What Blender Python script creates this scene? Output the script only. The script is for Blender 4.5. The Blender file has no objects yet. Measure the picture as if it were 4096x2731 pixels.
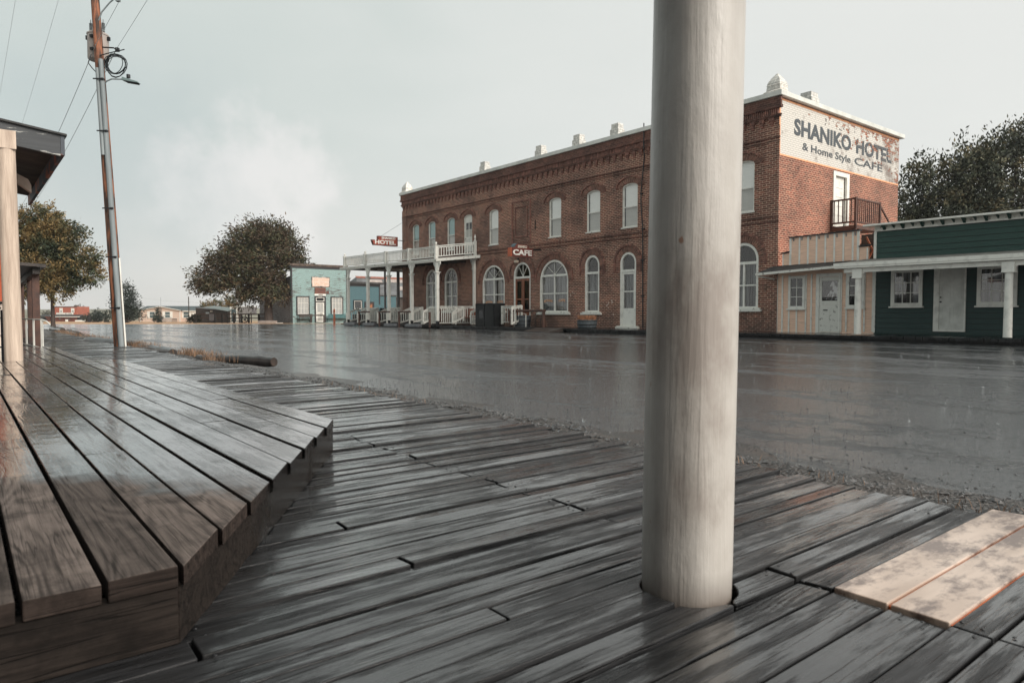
import bpy, bmesh, math, random
import numpy as np
from mathutils import Vector, Matrix
R = math.radians
random.seed(7)
SC = bpy.context.scene
COL = SC.collection

# ------------------------------------------------------------------ camera
cam_d = bpy.data.cameras.new('camera')
cam = bpy.data.objects.new('camera', cam_d)
COL.objects.link(cam)
cam.location = (0, 0, 0.80)
cam.rotation_euler = (R(90 - 2.29), 0, 0)
cam_d.sensor_width = 36
cam_d.lens = 24.49
cam_d.clip_start = 0.05
cam_d.clip_end = 6000
cam_d.dof.use_dof = True
cam_d.dof.focus_distance = 14
cam_d.dof.aperture_fstop = 8.0
SC.camera = cam

# ------------------------------------------------------------------ sky
SUN_EL, SUN_AZ = 33, 129          # azimuth clockwise from +Y
W = bpy.data.worlds.new('World')
SC.world = W
W.use_nodes = True
nt = W.node_tree
nt.nodes.clear()
def N(t, k, **kw):
    n = t.nodes.new(k)
    for a, b in kw.items():
        if a.startswith('i_'):
            key = a[2:]
            key = int(key) if key.isdigit() else key.replace('_', ' ')
            n.inputs[key].default_value = b
        else:
            setattr(n, a, b)
    return n
def L(t, a, b): t.links.new(a, b)
def ramp(t, fac, stops, interp='LINEAR'):
    r = N(t, 'ShaderNodeValToRGB')
    r.color_ramp.interpolation = interp
    e = r.color_ramp.elements
    while len(e) < len(stops): e.new(0.5)
    for i, (p, c) in enumerate(stops):
        e[i].position = p
        if not hasattr(c, '__len__'): c = (c, c, c)
        e[i].color = (*c, 1)
    if fac is not None: L(t, fac, r.inputs[0])
    return r.outputs[0]
def math_(t, op, a, b=None, clamp=False):
    m = N(t, 'ShaderNodeMath', operation=op, use_clamp=clamp)
    for i, v in enumerate((a, b)):
        if v is None: continue
        if isinstance(v, (int, float)): m.inputs[i].default_value = v
        else: L(t, v, m.inputs[i])
    return m.outputs[0]
def mixc(t, f, a, b, mode='MIX'):
    m = N(t, 'ShaderNodeMix', data_type='RGBA', blend_type=mode)
    for i, v in ((0, f), (6, a), (7, b)):
        if isinstance(v, (int, float)): m.inputs[i].default_value = v
        elif isinstance(v, tuple): m.inputs[i].default_value = (*v, 1)
        else: L(t, v, m.inputs[i])
    return m.outputs[2]
sky = N(nt, 'ShaderNodeTexSky', sky_type='NISHITA', sun_disc=False)
sky.sun_elevation = R(SUN_EL)
sky.sun_rotation = R(SUN_AZ)
tc = N(nt, 'ShaderNodeTexCoord')
sep = N(nt, 'ShaderNodeSeparateXYZ'); L(nt, tc.outputs['Generated'], sep.inputs[0])
# overcast deck: pale towards the right and the horizon, grey green to the upper left
fx = math_(nt, 'MULTIPLY_ADD', sep.outputs[0], 0.75); fx.node.inputs[2].default_value = 0.5
n1 = N(nt, 'ShaderNodeTexNoise', i_Scale=2.6, i_Detail=5.0, i_Roughness=0.5, i_Distortion=0.35)
mp = N(nt, 'ShaderNodeMapping'); mp.inputs['Scale'].default_value = (1, 1, 2.4)
L(nt, tc.outputs['Generated'], mp.inputs[0]); L(nt, mp.outputs[0], n1.inputs['Vector'])
nz = math_(nt, 'MULTIPLY_ADD', n1.outputs[0], 0.55); nz.node.inputs[2].default_value = -0.275
f0 = math_(nt, 'ADD', fx, nz, True)
high = ramp(nt, f0, [(0.0, (4.2, 4.7, 4.55)), (0.3, (4.7, 5.05, 4.85)), (0.55, (5.35, 5.55, 5.35)), (0.85, (5.75, 5.85, 5.65))])
zel = ramp(nt, sep.outputs[2], [(0.0, 0.0), (0.26, 1.0)], 'EASE')
low = ramp(nt, f0, [(0.1, (5.5, 5.4, 5.2)), (0.5, (5.6, 5.6, 5.4)), (1.0, (5.8, 5.85, 5.7))])
cl = mixc(nt, zel, low, high)
# one bright cumulus patch low in the left sky, with a grey shelf over it
vd = N(nt, 'ShaderNodeVectorMath', operation='DISTANCE')
vd.inputs[1].default_value = Vector((-0.385, 1.0, 0.165)).normalized()
ns = N(nt, 'ShaderNodeTexNoise', i_Scale=9.0, i_Detail=7.0, i_Roughness=0.6)
L(nt, tc.outputs['Generated'], ns.inputs['Vector'])
vadd = N(nt, 'ShaderNodeVectorMath', operation='MULTIPLY_ADD')
L(nt, ns.outputs[1], vadd.inputs[0]); vadd.inputs[1].default_value = (0.26, 0.26, 0.26)
L(nt, tc.outputs['Generated'], vadd.inputs[2])
vs = N(nt, 'ShaderNodeVectorMath', operation='SUBTRACT'); L(nt, vadd.outputs[0], vs.inputs[0]); vs.inputs[1].default_value = (0.13, 0.13, 0.13)
L(nt, vs.outputs[0], vd.inputs[0])
blob = ramp(nt, vd.outputs['Value'], [(0.05, 1.0), (0.125, 0.0)], 'EASE')
blob = math_(nt, 'MULTIPLY', blob, 0.9)
cl = mixc(nt, blob, cl, (6.2, 6.1, 5.95))
vd2 = N(nt, 'ShaderNodeVectorMath', operation='DISTANCE')
vd2.inputs[1].default_value = Vector((-0.56, 1.0, 0.2)).normalized()
L(nt, vs.outputs[0], vd2.inputs[0])
sh = ramp(nt, vd2.outputs['Value'], [(0.02, 1.0), (0.22, 0.0)], 'EASE')
sh = math_(nt, 'MULTIPLY', sh, 0.55)
cl = mixc(nt, sh, cl, (3.7, 4.2, 4.2))
final = mixc(nt, 0.97, sky.outputs[0], cl)
bg = N(nt, 'ShaderNodeBackground', i_Strength=0.092)
L(nt, final, bg.inputs[0])
wo = N(nt, 'ShaderNodeOutputWorld'); L(nt, bg.outputs[0], wo.inputs[0])

sun_d = bpy.data.lights.new('sun', 'SUN')
sun_d.energy = 2.9
sun_d.angle = R(38)
sun_d.color = (1.0, 0.93, 0.84)
sun = bpy.data.objects.new('sun', sun_d)
COL.objects.link(sun)
sun.rotation_euler = (R(90 - SUN_EL), 0, R(-SUN_AZ + 180))
sun.location = (0, 0, 30)

SC.view_settings.view_transform = 'Standard'
SC.view_settings.look = 'None'
SC.view_settings.gamma = 1
SC.view_settings.exposure = 0.62
SC.cycles.max_bounces = 6
SC.cycles.transparent_max_bounces = 12

# ------------------------------------------------------------------ town grid
GA = R(38.5)
VX, VY = math.cos(GA), math.sin(GA)
def G(v, u, z=0.0):                     # grid metres -> world
    return Vector((v * VX - u * VY, v * VY + u * VX, z))
def terrain_z(x, y):
    if y < 56: return 0.0
    if y < 240: return -0.0104 * (y - 56)
    z = -1.9136
    if y > 330: z += (min(y, 1050) - 330) * 0.0158
    return z + (0.9 * math.sin(x * 0.004 + 1) if y > 600 else 0)

# ------------------------------------------------------------------ materials
MATS = {}
def newmat(name):
    m = bpy.data.materials.new(name); m.use_nodes = True
    t = m.node_tree; t.nodes.clear()
    o = N(t, 'ShaderNodeOutputMaterial'); b = N(t, 'ShaderNodeBsdfPrincipled')
    L(t, b.outputs[0], o.inputs[0])
    MATS[name] = m
    return m, t, b
def objco(t, scale=(1, 1, 1), world=False):
    if world:
        g = N(t, 'ShaderNodeNewGeometry'); src = g.outputs['Position']
    else:
        c = N(t, 'ShaderNodeTexCoord'); src = c.outputs['Object']
    m = N(t, 'ShaderNodeMapping'); m.inputs['Scale'].default_value = scale
    L(t, src, m.inputs[0])
    return m.outputs[0]
def bump(t, b, h, strength=0.3, dist=0.01, sock='Normal'):
    n = N(t, 'ShaderNodeBump', i_Strength=strength, i_Distance=dist)
    L(t, h, n.inputs['Height']); L(t, n.outputs[0], b.inputs[sock]); return n
def mat(name, c1, c2=None, rough=0.7, scale=3.0, stretch=(1, 1, 1), detail=5, spec=0.4, bmp=0.2, metal=0.0, lo=0.35, hi=0.65, island=0.0, coat=0.0):
    if name in MATS: return MATS[name]
    m, t, b = newmat(name)
    if c2 is None: c2 = tuple(x * 0.72 for x in c1)
    co = objco(t, stretch)
    n = N(t, 'ShaderNodeTexNoise', i_Scale=scale, i_Detail=float(detail), i_Roughness=0.6)
    L(t, co, n.inputs['Vector'])
    c = ramp(t, n.outputs[0], [(lo, c2), (hi, c1)])
    if island:
        g = N(t, 'ShaderNodeNewGeometry')
        v = math_(t, 'MULTIPLY_ADD', g.outputs['Random Per Island'], island * 2); v.node.inputs[2].default_value = 1 - island
        hs = N(t, 'ShaderNodeHueSaturation'); L(t, v, hs.inputs['Value']); L(t, c, hs.inputs['Color'])
        c = hs.outputs[0]
    L(t, c, b.inputs['Base Color'])
    b.inputs['Roughness'].default_value = rough
    b.inputs['Specular IOR Level'].default_value = spec
    b.inputs['Metallic'].default_value = metal
    b.inputs['Coat Weight'].default_value = coat
    b.inputs['Coat Roughness'].default_value = 0.15
    if bmp:
        n2 = N(t, 'ShaderNodeTexNoise', i_Scale=scale * 6, i_Detail=4.0); L(t, co, n2.inputs['Vector'])
        bump(t, b, n2.outputs[0], bmp, 0.01)
    return m

def brick_mat(name, ca, cb, mortar, stain=0.5, bw=0.21, rh=0.0745, mort=0.0095):
    m, t, b = newmat(name)
    c = N(t, 'ShaderNodeTexCoord'); s = N(t, 'ShaderNodeSeparateXYZ'); L(t, c.outputs['Object'], s.inputs[0])
    h = math_(t, 'ADD', s.outputs[0], s.outputs[1])
    cb_ = N(t, 'ShaderNodeCombineXYZ'); L(t, h, cb_.inputs[0]); L(t, s.outputs[2], cb_.inputs[1])
    # the courses wander a little
    wn = N(t, 'ShaderNodeTexNoise', i_Scale=1.3, i_Detail=2.0); L(t, cb_.outputs[0], wn.inputs['Vector'])
    wv = N(t, 'ShaderNodeVectorMath', operation='MULTIPLY_ADD'); L(t, wn.outputs[1], wv.inputs[0]); wv.inputs[1].default_value = (0.03, 0.03, 0); L(t, cb_.outputs[0], wv.inputs[2])
    br = N(t, 'ShaderNodeTexBrick', offset=0.5, squash=1.0)
    br.inputs['Scale'].default_value = 1.0
    br.inputs['Mortar Size'].default_value = mort
    br.inputs['Mortar Smooth'].default_value = 0.2
    br.inputs['Bias'].default_value = -0.1
    br.inputs['Brick Width'].default_value = bw
    br.inputs['Row Height'].default_value = rh
    br.inputs['Color1'].default_value = (*ca, 1)
    br.inputs['Color2'].default_value = (*cb, 1)
    br.inputs['Mortar'].default_value = (*mortar, 1)
    L(t, wv.outputs[0], br.inputs['Vector'])
    n = N(t, 'ShaderNodeTexNoise', i_Scale=0.55, i_Detail=8.0, i_Roughness=0.68); L(t, cb_.outputs[0], n.inputs['Vector'])
    st = ramp(t, n.outputs[0], [(0.36, (1 - stain, 1 - stain, 1 - stain * 0.95)), (0.52, (0.95, 0.95, 0.95)), (0.72, (1.25, 1.17, 1.1))])
    col = mixc(t, 1.0, br.outputs[0], st, 'MULTIPLY')
    n3 = N(t, 'ShaderNodeTexNoise', i_Scale=9.0, i_Detail=3.0); L(t, cb_.outputs[0], n3.inputs['Vector'])
    col = mixc(t, 1.0, col, ramp(t, n3.outputs[0], [(0.3, 0.72), (0.7, 1.25)]), 'MULTIPLY')
    # splashed dirt near the ground
    g = N(t, 'ShaderNodeMapRange'); L(t, s.outputs[2], g.inputs[0]); g.inputs[1].default_value = 0.1; g.inputs[2].default_value = 1.1; g.inputs[3].default_value = 0.5; g.inputs[4].default_value = 0.0
    gm = math_(t, 'MULTIPLY', g.outputs[0], ramp(t, n.outputs[0], [(0.35, 1.0), (0.6, 0.2)]))
    col = mixc(t, gm, col, (0.10, 0.075, 0.065))
    L(t, col, b.inputs['Base Color'])
    b.inputs['Roughness'].default_value = 0.75
    b.inputs['Specular IOR Level'].default_value = 0.3
    inv = math_(t, 'SUBTRACT', 1.0, br.outputs[1])
    bump(t, b, inv, 0.6, 0.012)
    return m

M_BRICK = brick_mat('red_brick', (0.115, 0.048, 0.036), (0.27, 0.105, 0.075), (0.56, 0.40, 0.30))
M_BRICK2 = brick_mat('red_brick_side', (0.125, 0.045, 0.032), (0.27, 0.088, 0.058), (0.50, 0.33, 0.24), 0.4)
M_BRICK_FAR = brick_mat('far_brick', (0.33, 0.085, 0.05), (0.36, 0.10, 0.065), (0.38, 0.15, 0.1), 0.15)
M_VOUSS = mat('arch_brick', (0.25, 0.115, 0.085), (0.10, 0.05, 0.04), 0.75, 7, island=0.35)
M_MORTAR = mat('lime_mortar', (0.42, 0.28, 0.2), (0.25, 0.16, 0.12), 0.9, 8)
M_WHITE = mat('white_paint', (0.72, 0.71, 0.66), (0.5, 0.49, 0.46), 0.5, 5, lo=0.25, hi=0.5)
M_WHITE_OLD = mat('flaking_white_paint', (0.66, 0.65, 0.60), (0.20, 0.18, 0.165), 0.6, 9, lo=0.33, hi=0.42, detail=8)
M_COPING = mat('painted_tin', (0.66, 0.67, 0.63), (0.5, 0.51, 0.48), 0.4, 2)
M_CHIM = brick_mat('white_painted_brick', (0.66, 0.65, 0.61), (0.60, 0.59, 0.56), (0.30, 0.29, 0.28), 0.2, 0.24, 0.11, 0.006)
M_DARKWOOD = mat('wet_dark_wood', (0.055, 0.042, 0.036), (0.02, 0.017, 0.016), 0.4, 5, (1, 1, 1))
M_BROWNWOOD = mat('brown_wood', (0.10, 0.045, 0.03), (0.045, 0.024, 0.02), 0.55, 6)
M_DOORWOOD = mat('varnished_door_wood', (0.30, 0.10, 0.045), (0.15, 0.05, 0.025), 0.35, 6, (1, 1, 0.25))
M_BLACK = mat('black_paint', (0.012, 0.013, 0.015), (0.007, 0.008, 0.009), 0.65, 5, spec=.2)
M_IRON = mat('dark_iron', (0.02, 0.021, 0.024), None, 0.45, 8, metal=0.3)
M_TAR = mat('black_trim', (0.022, 0.022, 0.026), None, 0.6, 8)
M_ROOF = mat('dark_shingle', (0.045, 0.045, 0.045), (0.015, 0.015, 0.016), 0.7, 7)
M_BLIND = mat('white_blind', (0.85, 0.85, 0.81), (0.78, 0.78, 0.74), 0.8, 2, (1, 1, 18), bmp=0)
M_BLIND2 = mat('beige_blind', (0.50, 0.49, 0.45), (0.44, 0.43, 0.4), 0.8, 2, (1, 1, 18), bmp=0)
M_BLINDT = mat('teal_blind', (0.26, 0.42, 0.41), (0.22, 0.38, 0.38), 0.8, 2, (1, 1, 18), bmp=0)
M_CURTAIN = mat('lace_curtain', (0.24, 0.255, 0.255), (0.03, 0.038, 0.042), 0.9, 1.6, (9, 9, 0.25), lo=0.38, hi=0.62, bmp=0)
M_DARKROOM = mat('dark_interior', (0.012, 0.014, 0.016), None, 0.9, 2, bmp=0)
M_SKIN = None

def glass_mat(name, refl=0.25, tint=(1, 1, 1)):
    m = bpy.data.materials.new(name); m.use_nodes = True
    t = m.node_tree; t.nodes.clear()
    o = N(t, 'ShaderNodeOutputMaterial')
    tr = N(t, 'ShaderNodeBsdfTransparent'); tr.inputs[0].default_value = (*tint, 1)
    gl = N(t, 'ShaderNodeBsdfGlossy', i_Roughness=0.02)
    co = objco(t)
    n = N(t, 'ShaderNodeTexNoise', i_Scale=1.4, i_Detail=1.0); L(t, co, n.inputs['Vector'])
    bp = N(t, 'ShaderNodeBump', i_Strength=0.04, i_Distance=0.02); L(t, n.outputs[0], bp.inputs['Height']); L(t, bp.outputs[0], gl.inputs['Normal'])
    lw = N(t, 'ShaderNodeLayerWeight', i_Blend=0.5)
    f = math_(t, 'MULTIPLY_ADD', math_(t, 'POWER', lw.outputs['Facing'], 4.0), 0.8); f.node.inputs[2].default_value = refl
    mx = N(t, 'ShaderNodeMixShader'); L(t, f, mx.inputs[0]); L(t, tr.outputs[0], mx.inputs[1]); L(t, gl.outputs[0], mx.inputs[2])
    L(t, mx.outputs[0], o.inputs[0])
    MATS[name] = m
    return m
M_GLASS = glass_mat('window_glass', 0.05)
M_GLASS_R = glass_mat('old_wavy_glass', 0.075)

def siding_mat(name, paint, bare, peel=0.5, rough=0.55, zs=1.0):
    m, t, b = newmat(name)
    co = objco(t, (0.9, 0.9, 9))
    n = N(t, 'ShaderNodeTexNoise', i_Scale=1.6, i_Detail=9.0, i_Roughness=0.72); L(t, co, n.inputs['Vector'])
    big = N(t, 'ShaderNodeTexNoise', i_Scale=0.5, i_Detail=2.0); L(t, objco(t), big.inputs['Vector'])
    v = math_(t, 'MULTIPLY_ADD', big.outputs[0], 0.35); L(t, n.outputs[0], v.node.inputs[2])
    k = ramp(t, v, [(peel, 1.0), (peel + 0.025, 0.0)])
    fine = N(t, 'ShaderNodeTexNoise', i_Scale=3.0, i_Detail=6.0); L(t, co, fine.inputs['Vector'])
    pc = ramp(t, fine.outputs[0], [(0.3, tuple(x * 0.78 for x in paint)), (0.65, paint)])
    bc = ramp(t, fine.outputs[0], [(0.35, tuple(x * 0.5 for x in bare)), (0.65, bare)])
    L(t, mixc(t, k, pc, bc), b.inputs['Base Color'])
    b.inputs['Roughness'].default_value = rough
    b.inputs['Specular IOR Level'].default_value = 0.35
    bump(t, b, fine.outputs[0], 0.3, 0.006)
    return m
M_TEAL = siding_mat('flaking_pale_teal_paint', (0.215, 0.325, 0.32), (0.10, 0.085, 0.08), 0.60)
M_TEALD = siding_mat('deep_teal_paint', (0.04, 0.105, 0.125), (0.06, 0.055, 0.05), 0.42)
M_GREYSIDE = siding_mat('weathered_grey_boards', (0.17, 0.165, 0.175), (0.08, 0.075, 0.075), 0.62)
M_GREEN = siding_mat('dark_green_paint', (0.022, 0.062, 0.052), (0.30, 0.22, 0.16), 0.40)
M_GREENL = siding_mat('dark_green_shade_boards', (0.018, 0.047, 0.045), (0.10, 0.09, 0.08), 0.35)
M_PEACH = siding_mat('peach_paint', (0.84, 0.57, 0.43), (0.45, 0.34, 0.28), 0.30)

def wood_mat(name, wet, dry, length_axis='x', wet_rule='all', rowc=0.16, ringamp=0.07, ior=1.5, ckamp=1.0, strmin=0.12, cbump=.4):
    """weathered planks: long grain with swirling rings, a film of rain that lies in pools"""
    m, t, b = newmat(name)
    g = N(t, 'ShaderNodeNewGeometry'); c = N(t, 'ShaderNodeTexCoord')
    rnd = g.outputs['Random Per Island']
    off = N(t, 'ShaderNodeCombineXYZ')
    r10 = math_(t, 'MULTIPLY', rnd, 37.0); L(t, r10, off.inputs[0]); L(t, r10, off.inputs[1]); L(t, r10, off.inputs[2])
    add = N(t, 'ShaderNodeVectorMath', operation='ADD'); L(t, c.outputs['Object'], add.inputs[0]); L(t, off.outputs[0], add.inputs[1])
    mp = N(t, 'ShaderNodeMapping')
    mp.inputs['Scale'].default_value = (1.0, 7.0, 7.0) if length_axis == 'x' else (7.0, 1.0, 7.0)
    L(t, add.outputs[0], mp.inputs[0])
    n = N(t, 'ShaderNodeTexNoise', i_Scale=1.15, i_Detail=1.5, i_Roughness=0.4, i_Distortion=0.4); L(t, mp.outputs[0], n.inputs['Vector'])
    rings = math_(t, 'SINE', math_(t, 'MULTIPLY', n.outputs[0], 80.0))
    fine = N(t, 'ShaderNodeTexNoise', i_Scale=9.0, i_Detail=6.0, i_Roughness=0.7)
    mp2 = N(t, 'ShaderNodeMapping'); mp2.inputs['Scale'].default_value = (0.35, 9, 9) if length_axis == 'x' else (9, 0.35, 9)
    L(t, add.outputs[0], mp2.inputs[0]); L(t, mp2.outputs[0], fine.inputs['Vector'])
    gr = math_(t, 'MULTIPLY_ADD', rings, ringamp); L(t, fine.outputs[0], gr.node.inputs[2])
    # drying cracks that follow the grain
    ck = N(t, 'ShaderNodeTexNoise', i_Scale=1.6, i_Detail=3.0, i_Roughness=0.5)
    mp4 = N(t, 'ShaderNodeMapping'); mp4.inputs['Scale'].default_value = (0.5, 16, 16) if length_axis == 'x' else (16, 0.5, 16)
    L(t, add.outputs[0], mp4.inputs[0]); L(t, mp4.outputs[0], ck.inputs['Vector'])
    crack = ramp(t, math_(t, 'ABSOLUTE', math_(t, 'SUBTRACT', ck.outputs[0], 0.5)), [(0.004, 1.0), (0.014, 0.0)])
    gr = math_(t, 'SUBTRACT', gr, math_(t, 'MULTIPLY', crack, 0.35 * ckamp))
    # wetness
    pn = N(t, 'ShaderNodeTexNoise', i_Scale=1.7, i_Detail=5.0, i_Roughness=0.6); L(t, c.outputs['Object'], pn.inputs['Vector'])
    wc = ramp(t, gr, [(0.25, tuple(x * 0.35 for x in wet)), (0.5, wet), (0.75, tuple(x * 1.7 for x in wet))])
    dc = ramp(t, gr, [(0.25, tuple(x * 0.3 for x in dry)), (0.5, dry), (0.75, tuple(x * 1.5 for x in dry))])
    dn_ = N(t, 'ShaderNodeTexNoise', i_Scale=6.0, i_Detail=7.0, i_Roughness=0.7); L(t, c.outputs['Object'], dn_.inputs['Vector'])
    dc = mixc(t, ramp(t, dn_.outputs[0], [(0.50, 0.0), (0.66, 0.75)]), dc, tuple(x * 0.28 for x in dry))
    sp = N(t, 'ShaderNodeSeparateXYZ'); L(t, g.outputs['Position'], sp.inputs[0])
    if wet_rule == 'near_dry':
        e = math_(t, 'MULTIPLY_ADD', pn.outputs[0], 1.0); L(t, sp.outputs[1], e.node.inputs[2])
        wetf = ramp(t, math_(t, 'MULTIPLY', e, 0.25), [(0.60, 0.0), (0.66, 1.0)])
    else:
        wetf = ramp(t, pn.outputs[0], [(0.28, 0.75), (0.42, 1.0)])
    col = mixc(t, wetf, dc, wc)
    hs = N(t, 'ShaderNodeHueSaturation'); v = math_(t, 'MULTIPLY_ADD', rnd, 0.7); v.node.inputs[2].default_value = 0.65
    L(t, v, hs.inputs['Value']); L(t, col, hs.inputs['Color'])
    L(t, hs.outputs[0], b.inputs['Base Color'])
    pool = ramp(t, math_(t, 'MULTIPLY_ADD', fine.outputs[0], 0.22), [(0.52, 0.0), (0.66, 1.0)])
    L(t, pn.outputs[0], pool.node.inputs[0].links[0].from_node.inputs[2])
    rg = mixc(t, pool, (0.42, 0.42, 0.42), (0.10, 0.10, 0.10))
    rgd = mixc(t, wetf, (0.8, 0.8, 0.8), rg)
    L(t, rgd, b.inputs['Roughness'])
    b.inputs['Specular IOR Level'].default_value = 0.18
    stn = N(t, 'ShaderNodeTexNoise', i_Scale=2.6, i_Detail=7.0, i_Roughness=0.68)
    mp3 = N(t, 'ShaderNodeMapping'); mp3.inputs['Scale'].default_value = (0.8, 8, 8) if length_axis == 'x' else (8, 0.8, 8)
    L(t, add.outputs[0], mp3.inputs[0]); L(t, mp3.outputs[0], stn.inputs['Vector'])
    strk = ramp(t, stn.outputs[0], [(0.44, strmin), (0.53, 1.0)])
    # the film drains off the board edges
    spn = N(t, 'ShaderNodeSeparateXYZ'); L(t, g.outputs['Normal'], spn.inputs[0])
    flat = ramp(t, spn.outputs[2], [(0.90, 0.0), (0.985, 1.0)])
    L(t, math_(t, 'MULTIPLY', flat, math_(t, 'MULTIPLY', wetf, strk)), b.inputs['Coat Weight'])
    b.inputs['Coat IOR'].default_value = ior
    L(t, mixc(t, pool, (rowc, rowc, rowc), (0.035, 0.035, 0.035)), b.inputs['Coat Roughness'])
    hb = N(t, 'ShaderNodeBump', i_Strength=0.55, i_Distance=0.006); L(t, gr, hb.inputs['Height']); L(t, hb.outputs[0], b.inputs['Normal'])
    # the water film follows the grain only where it is thin
    film = math_(t, 'MULTIPLY', gr, math_(t, 'SUBTRACT', 1.0, math_(t, 'MULTIPLY', pool, 0.75)))
    cbp = N(t, 'ShaderNodeBump', i_Strength=cbump, i_Distance=0.005); L(t, film, cbp.inputs['Height']); L(t, cbp.outputs[0], b.inputs['Coat Normal'])
    return m
M_DECK = wood_mat('rain_soaked_planks', (0.021, 0.0215, 0.023), (0.05, 0.045, 0.042), 'x', rowc=.11, ior=1.65)
M_DECK2 = wood_mat('rain_soaked_platform_boards', (0.045, 0.044, 0.045), (0.150, 0.122, 0.108), 'y', 'near_dry', 0.11, 0.09, 2.4, .4, .65, .32)
def newplank():
    m, t, b = newmat('new_pale_planks')
    co = objco(t, (1.0, 6.0, 6.0))
    n = N(t, 'ShaderNodeTexNoise', i_Scale=2.2, i_Detail=3.0, i_Distortion=0.6); L(t, co, n.inputs['Vector'])
    n2 = N(t, 'ShaderNodeTexNoise', i_Scale=4.0, i_Detail=8.0, i_Roughness=0.72); L(t, objco(t, (1, 2, 2)), n2.inputs['Vector'])
    c = ramp(t, n.outputs[0], [(0.3, (0.42, 0.32, 0.255)), (0.6, (0.60, 0.48, 0.40))])
    k = ramp(t, n2.outputs[0], [(0.47, 0.0), (0.58, 0.9)])
    L(t, mixc(t, k, c, (0.12, 0.08, 0.065)), b.inputs['Base Color'])
    b.inputs['Roughness'].default_value = 0.35; b.inputs['Coat Weight'].default_value = 0.5; b.inputs['Coat Roughness'].default_value = 0.15
    bump(t, b, n2.outputs[0], 0.3, 0.004)
    return m
M_NEWPLANK = newplank()

def road_mat():
    m, t, b = newmat('wet_asphalt')
    co = objco(t)
    n = N(t, 'ShaderNodeTexNoise', i_Scale=0.35, i_Detail=6.0, i_Roughness=0.6); L(t, co, n.inputs['Vector'])
    agg = N(t, 'ShaderNodeTexNoise', i_Scale=60.0, i_Detail=3.0, i_Roughness=0.7); L(t, co, agg.inputs['Vector'])
    c1 = ramp(t, n.outputs[0], [(0.3, (0.026, 0.029, 0.032)), (0.7, (0.052, 0.057, 0.062))])
    col = mixc(t, 1.0, c1, ramp(t, agg.outputs[0], [(0.35, 0.5), (0.7, 1.9)]), 'MULTIPLY')
    # long tar seams along and across the street
    wv = N(t, 'ShaderNodeTexNoise', i_Scale=0.25, i_Detail=6.0, i_Roughness=0.65); L(t, co, wv.inputs['Vector'])
    s = N(t, 'ShaderNodeSeparateXYZ'); L(t, co, s.inputs[0])
    def seam(axis, pos, amp, w):
        a = math_(t, 'MULTIPLY_ADD', wv.outputs[0], amp); L(t, s.outputs[axis], a.node.inputs[2])
        d = math_(t, 'ABSOLUTE', math_(t, 'SUBTRACT', a, pos))
        return ramp(t, d, [(w * 0.6, 1.0), (w, 0.0)])
    sm = math_(t, 'MAXIMUM', seam(0, 11.0, 2.4, 0.10), math_(t, 'MAXIMUM', seam(0, 17.4, 1.6, 0.07), seam(1, 30.0, 5.0, 0.12)))
    sm = math_(t, 'MAXIMUM', sm, seam(0, 7.4, 1.5, 0.05))
    L(t, mixc(t, sm, col, (0.008, 0.009, 0.010)), b.inputs['Base Color'])
    # wheel worn bands run with the street; they hold clear water, the stony crown between them does not
    tn = N(t, 'ShaderNodeTexNoise', i_Scale=1.0, i_Detail=9.0, i_Roughness=0.66, i_Distortion=0.4); L(t, objco(t, (0.9, 0.16, 1)), tn.inputs['Vector'])
    fn_ = N(t, 'ShaderNodeTexNoise', i_Scale=3.0, i_Detail=9.0, i_Roughness=0.75); L(t, co, fn_.inputs['Vector'])
    mixn = math_(t, 'MULTIPLY_ADD', fn_.outputs[0], 0.45); L(t, tn.outputs[0], mixn.node.inputs[2])
    pud = ramp(t, mixn, [(0.61, 0.0), (0.71, 1.0)])
    L(t, mixc(t, pud, (0.42, 0.42, 0.42), (0.2, 0.2, 0.2)), b.inputs['Roughness'])
    b.inputs['Specular IOR Level'].default_value = 0.3
    L(t, mixc(t, pud, ramp(t, fn_.outputs[0], [(0.40, 0.25), (0.60, 0.9)]), (1.0, 1.0, 1.0)), b.inputs['Coat Weight'])
    b.inputs['Coat IOR'].default_value = 2.1
    L(t, mixc(t, pud, (0.20, 0.20, 0.20), (0.045, 0.045, 0.045)), b.inputs['Coat Roughness'])
    rp = N(t, 'ShaderNodeTexNoise', i_Scale=6.0, i_Detail=8.0, i_Roughness=0.76, i_Distortion=0.3); L(t, objco(t, (1, 1.3, 1)), rp.inputs['Vector'])
    st = math_(t, 'MULTIPLY_ADD', agg.outputs[0], 0.35); L(t, rp.outputs[0], st.node.inputs[2])
    bump(t, b, st, 0.8, 0.05)
    wet = math_(t, 'MULTIPLY', st, math_(t, 'SUBTRACT', 1.0, math_(t, 'MULTIPLY', pud, 0.8)))
    b2 = N(t, 'ShaderNodeBump', i_Strength=0.75, i_Distance=0.05); L(t, wet, b2.inputs['Height']); L(t, b2.outputs[0], b.inputs['Coat Normal'])
    return m
M_ROAD = road_mat()
M_GRASSGROUND = mat('dry_grass_ground', (0.42, 0.26, 0.16), (0.26, 0.17, 0.11), 0.9, 0.35, lo=0.3, hi=0.7)
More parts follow.
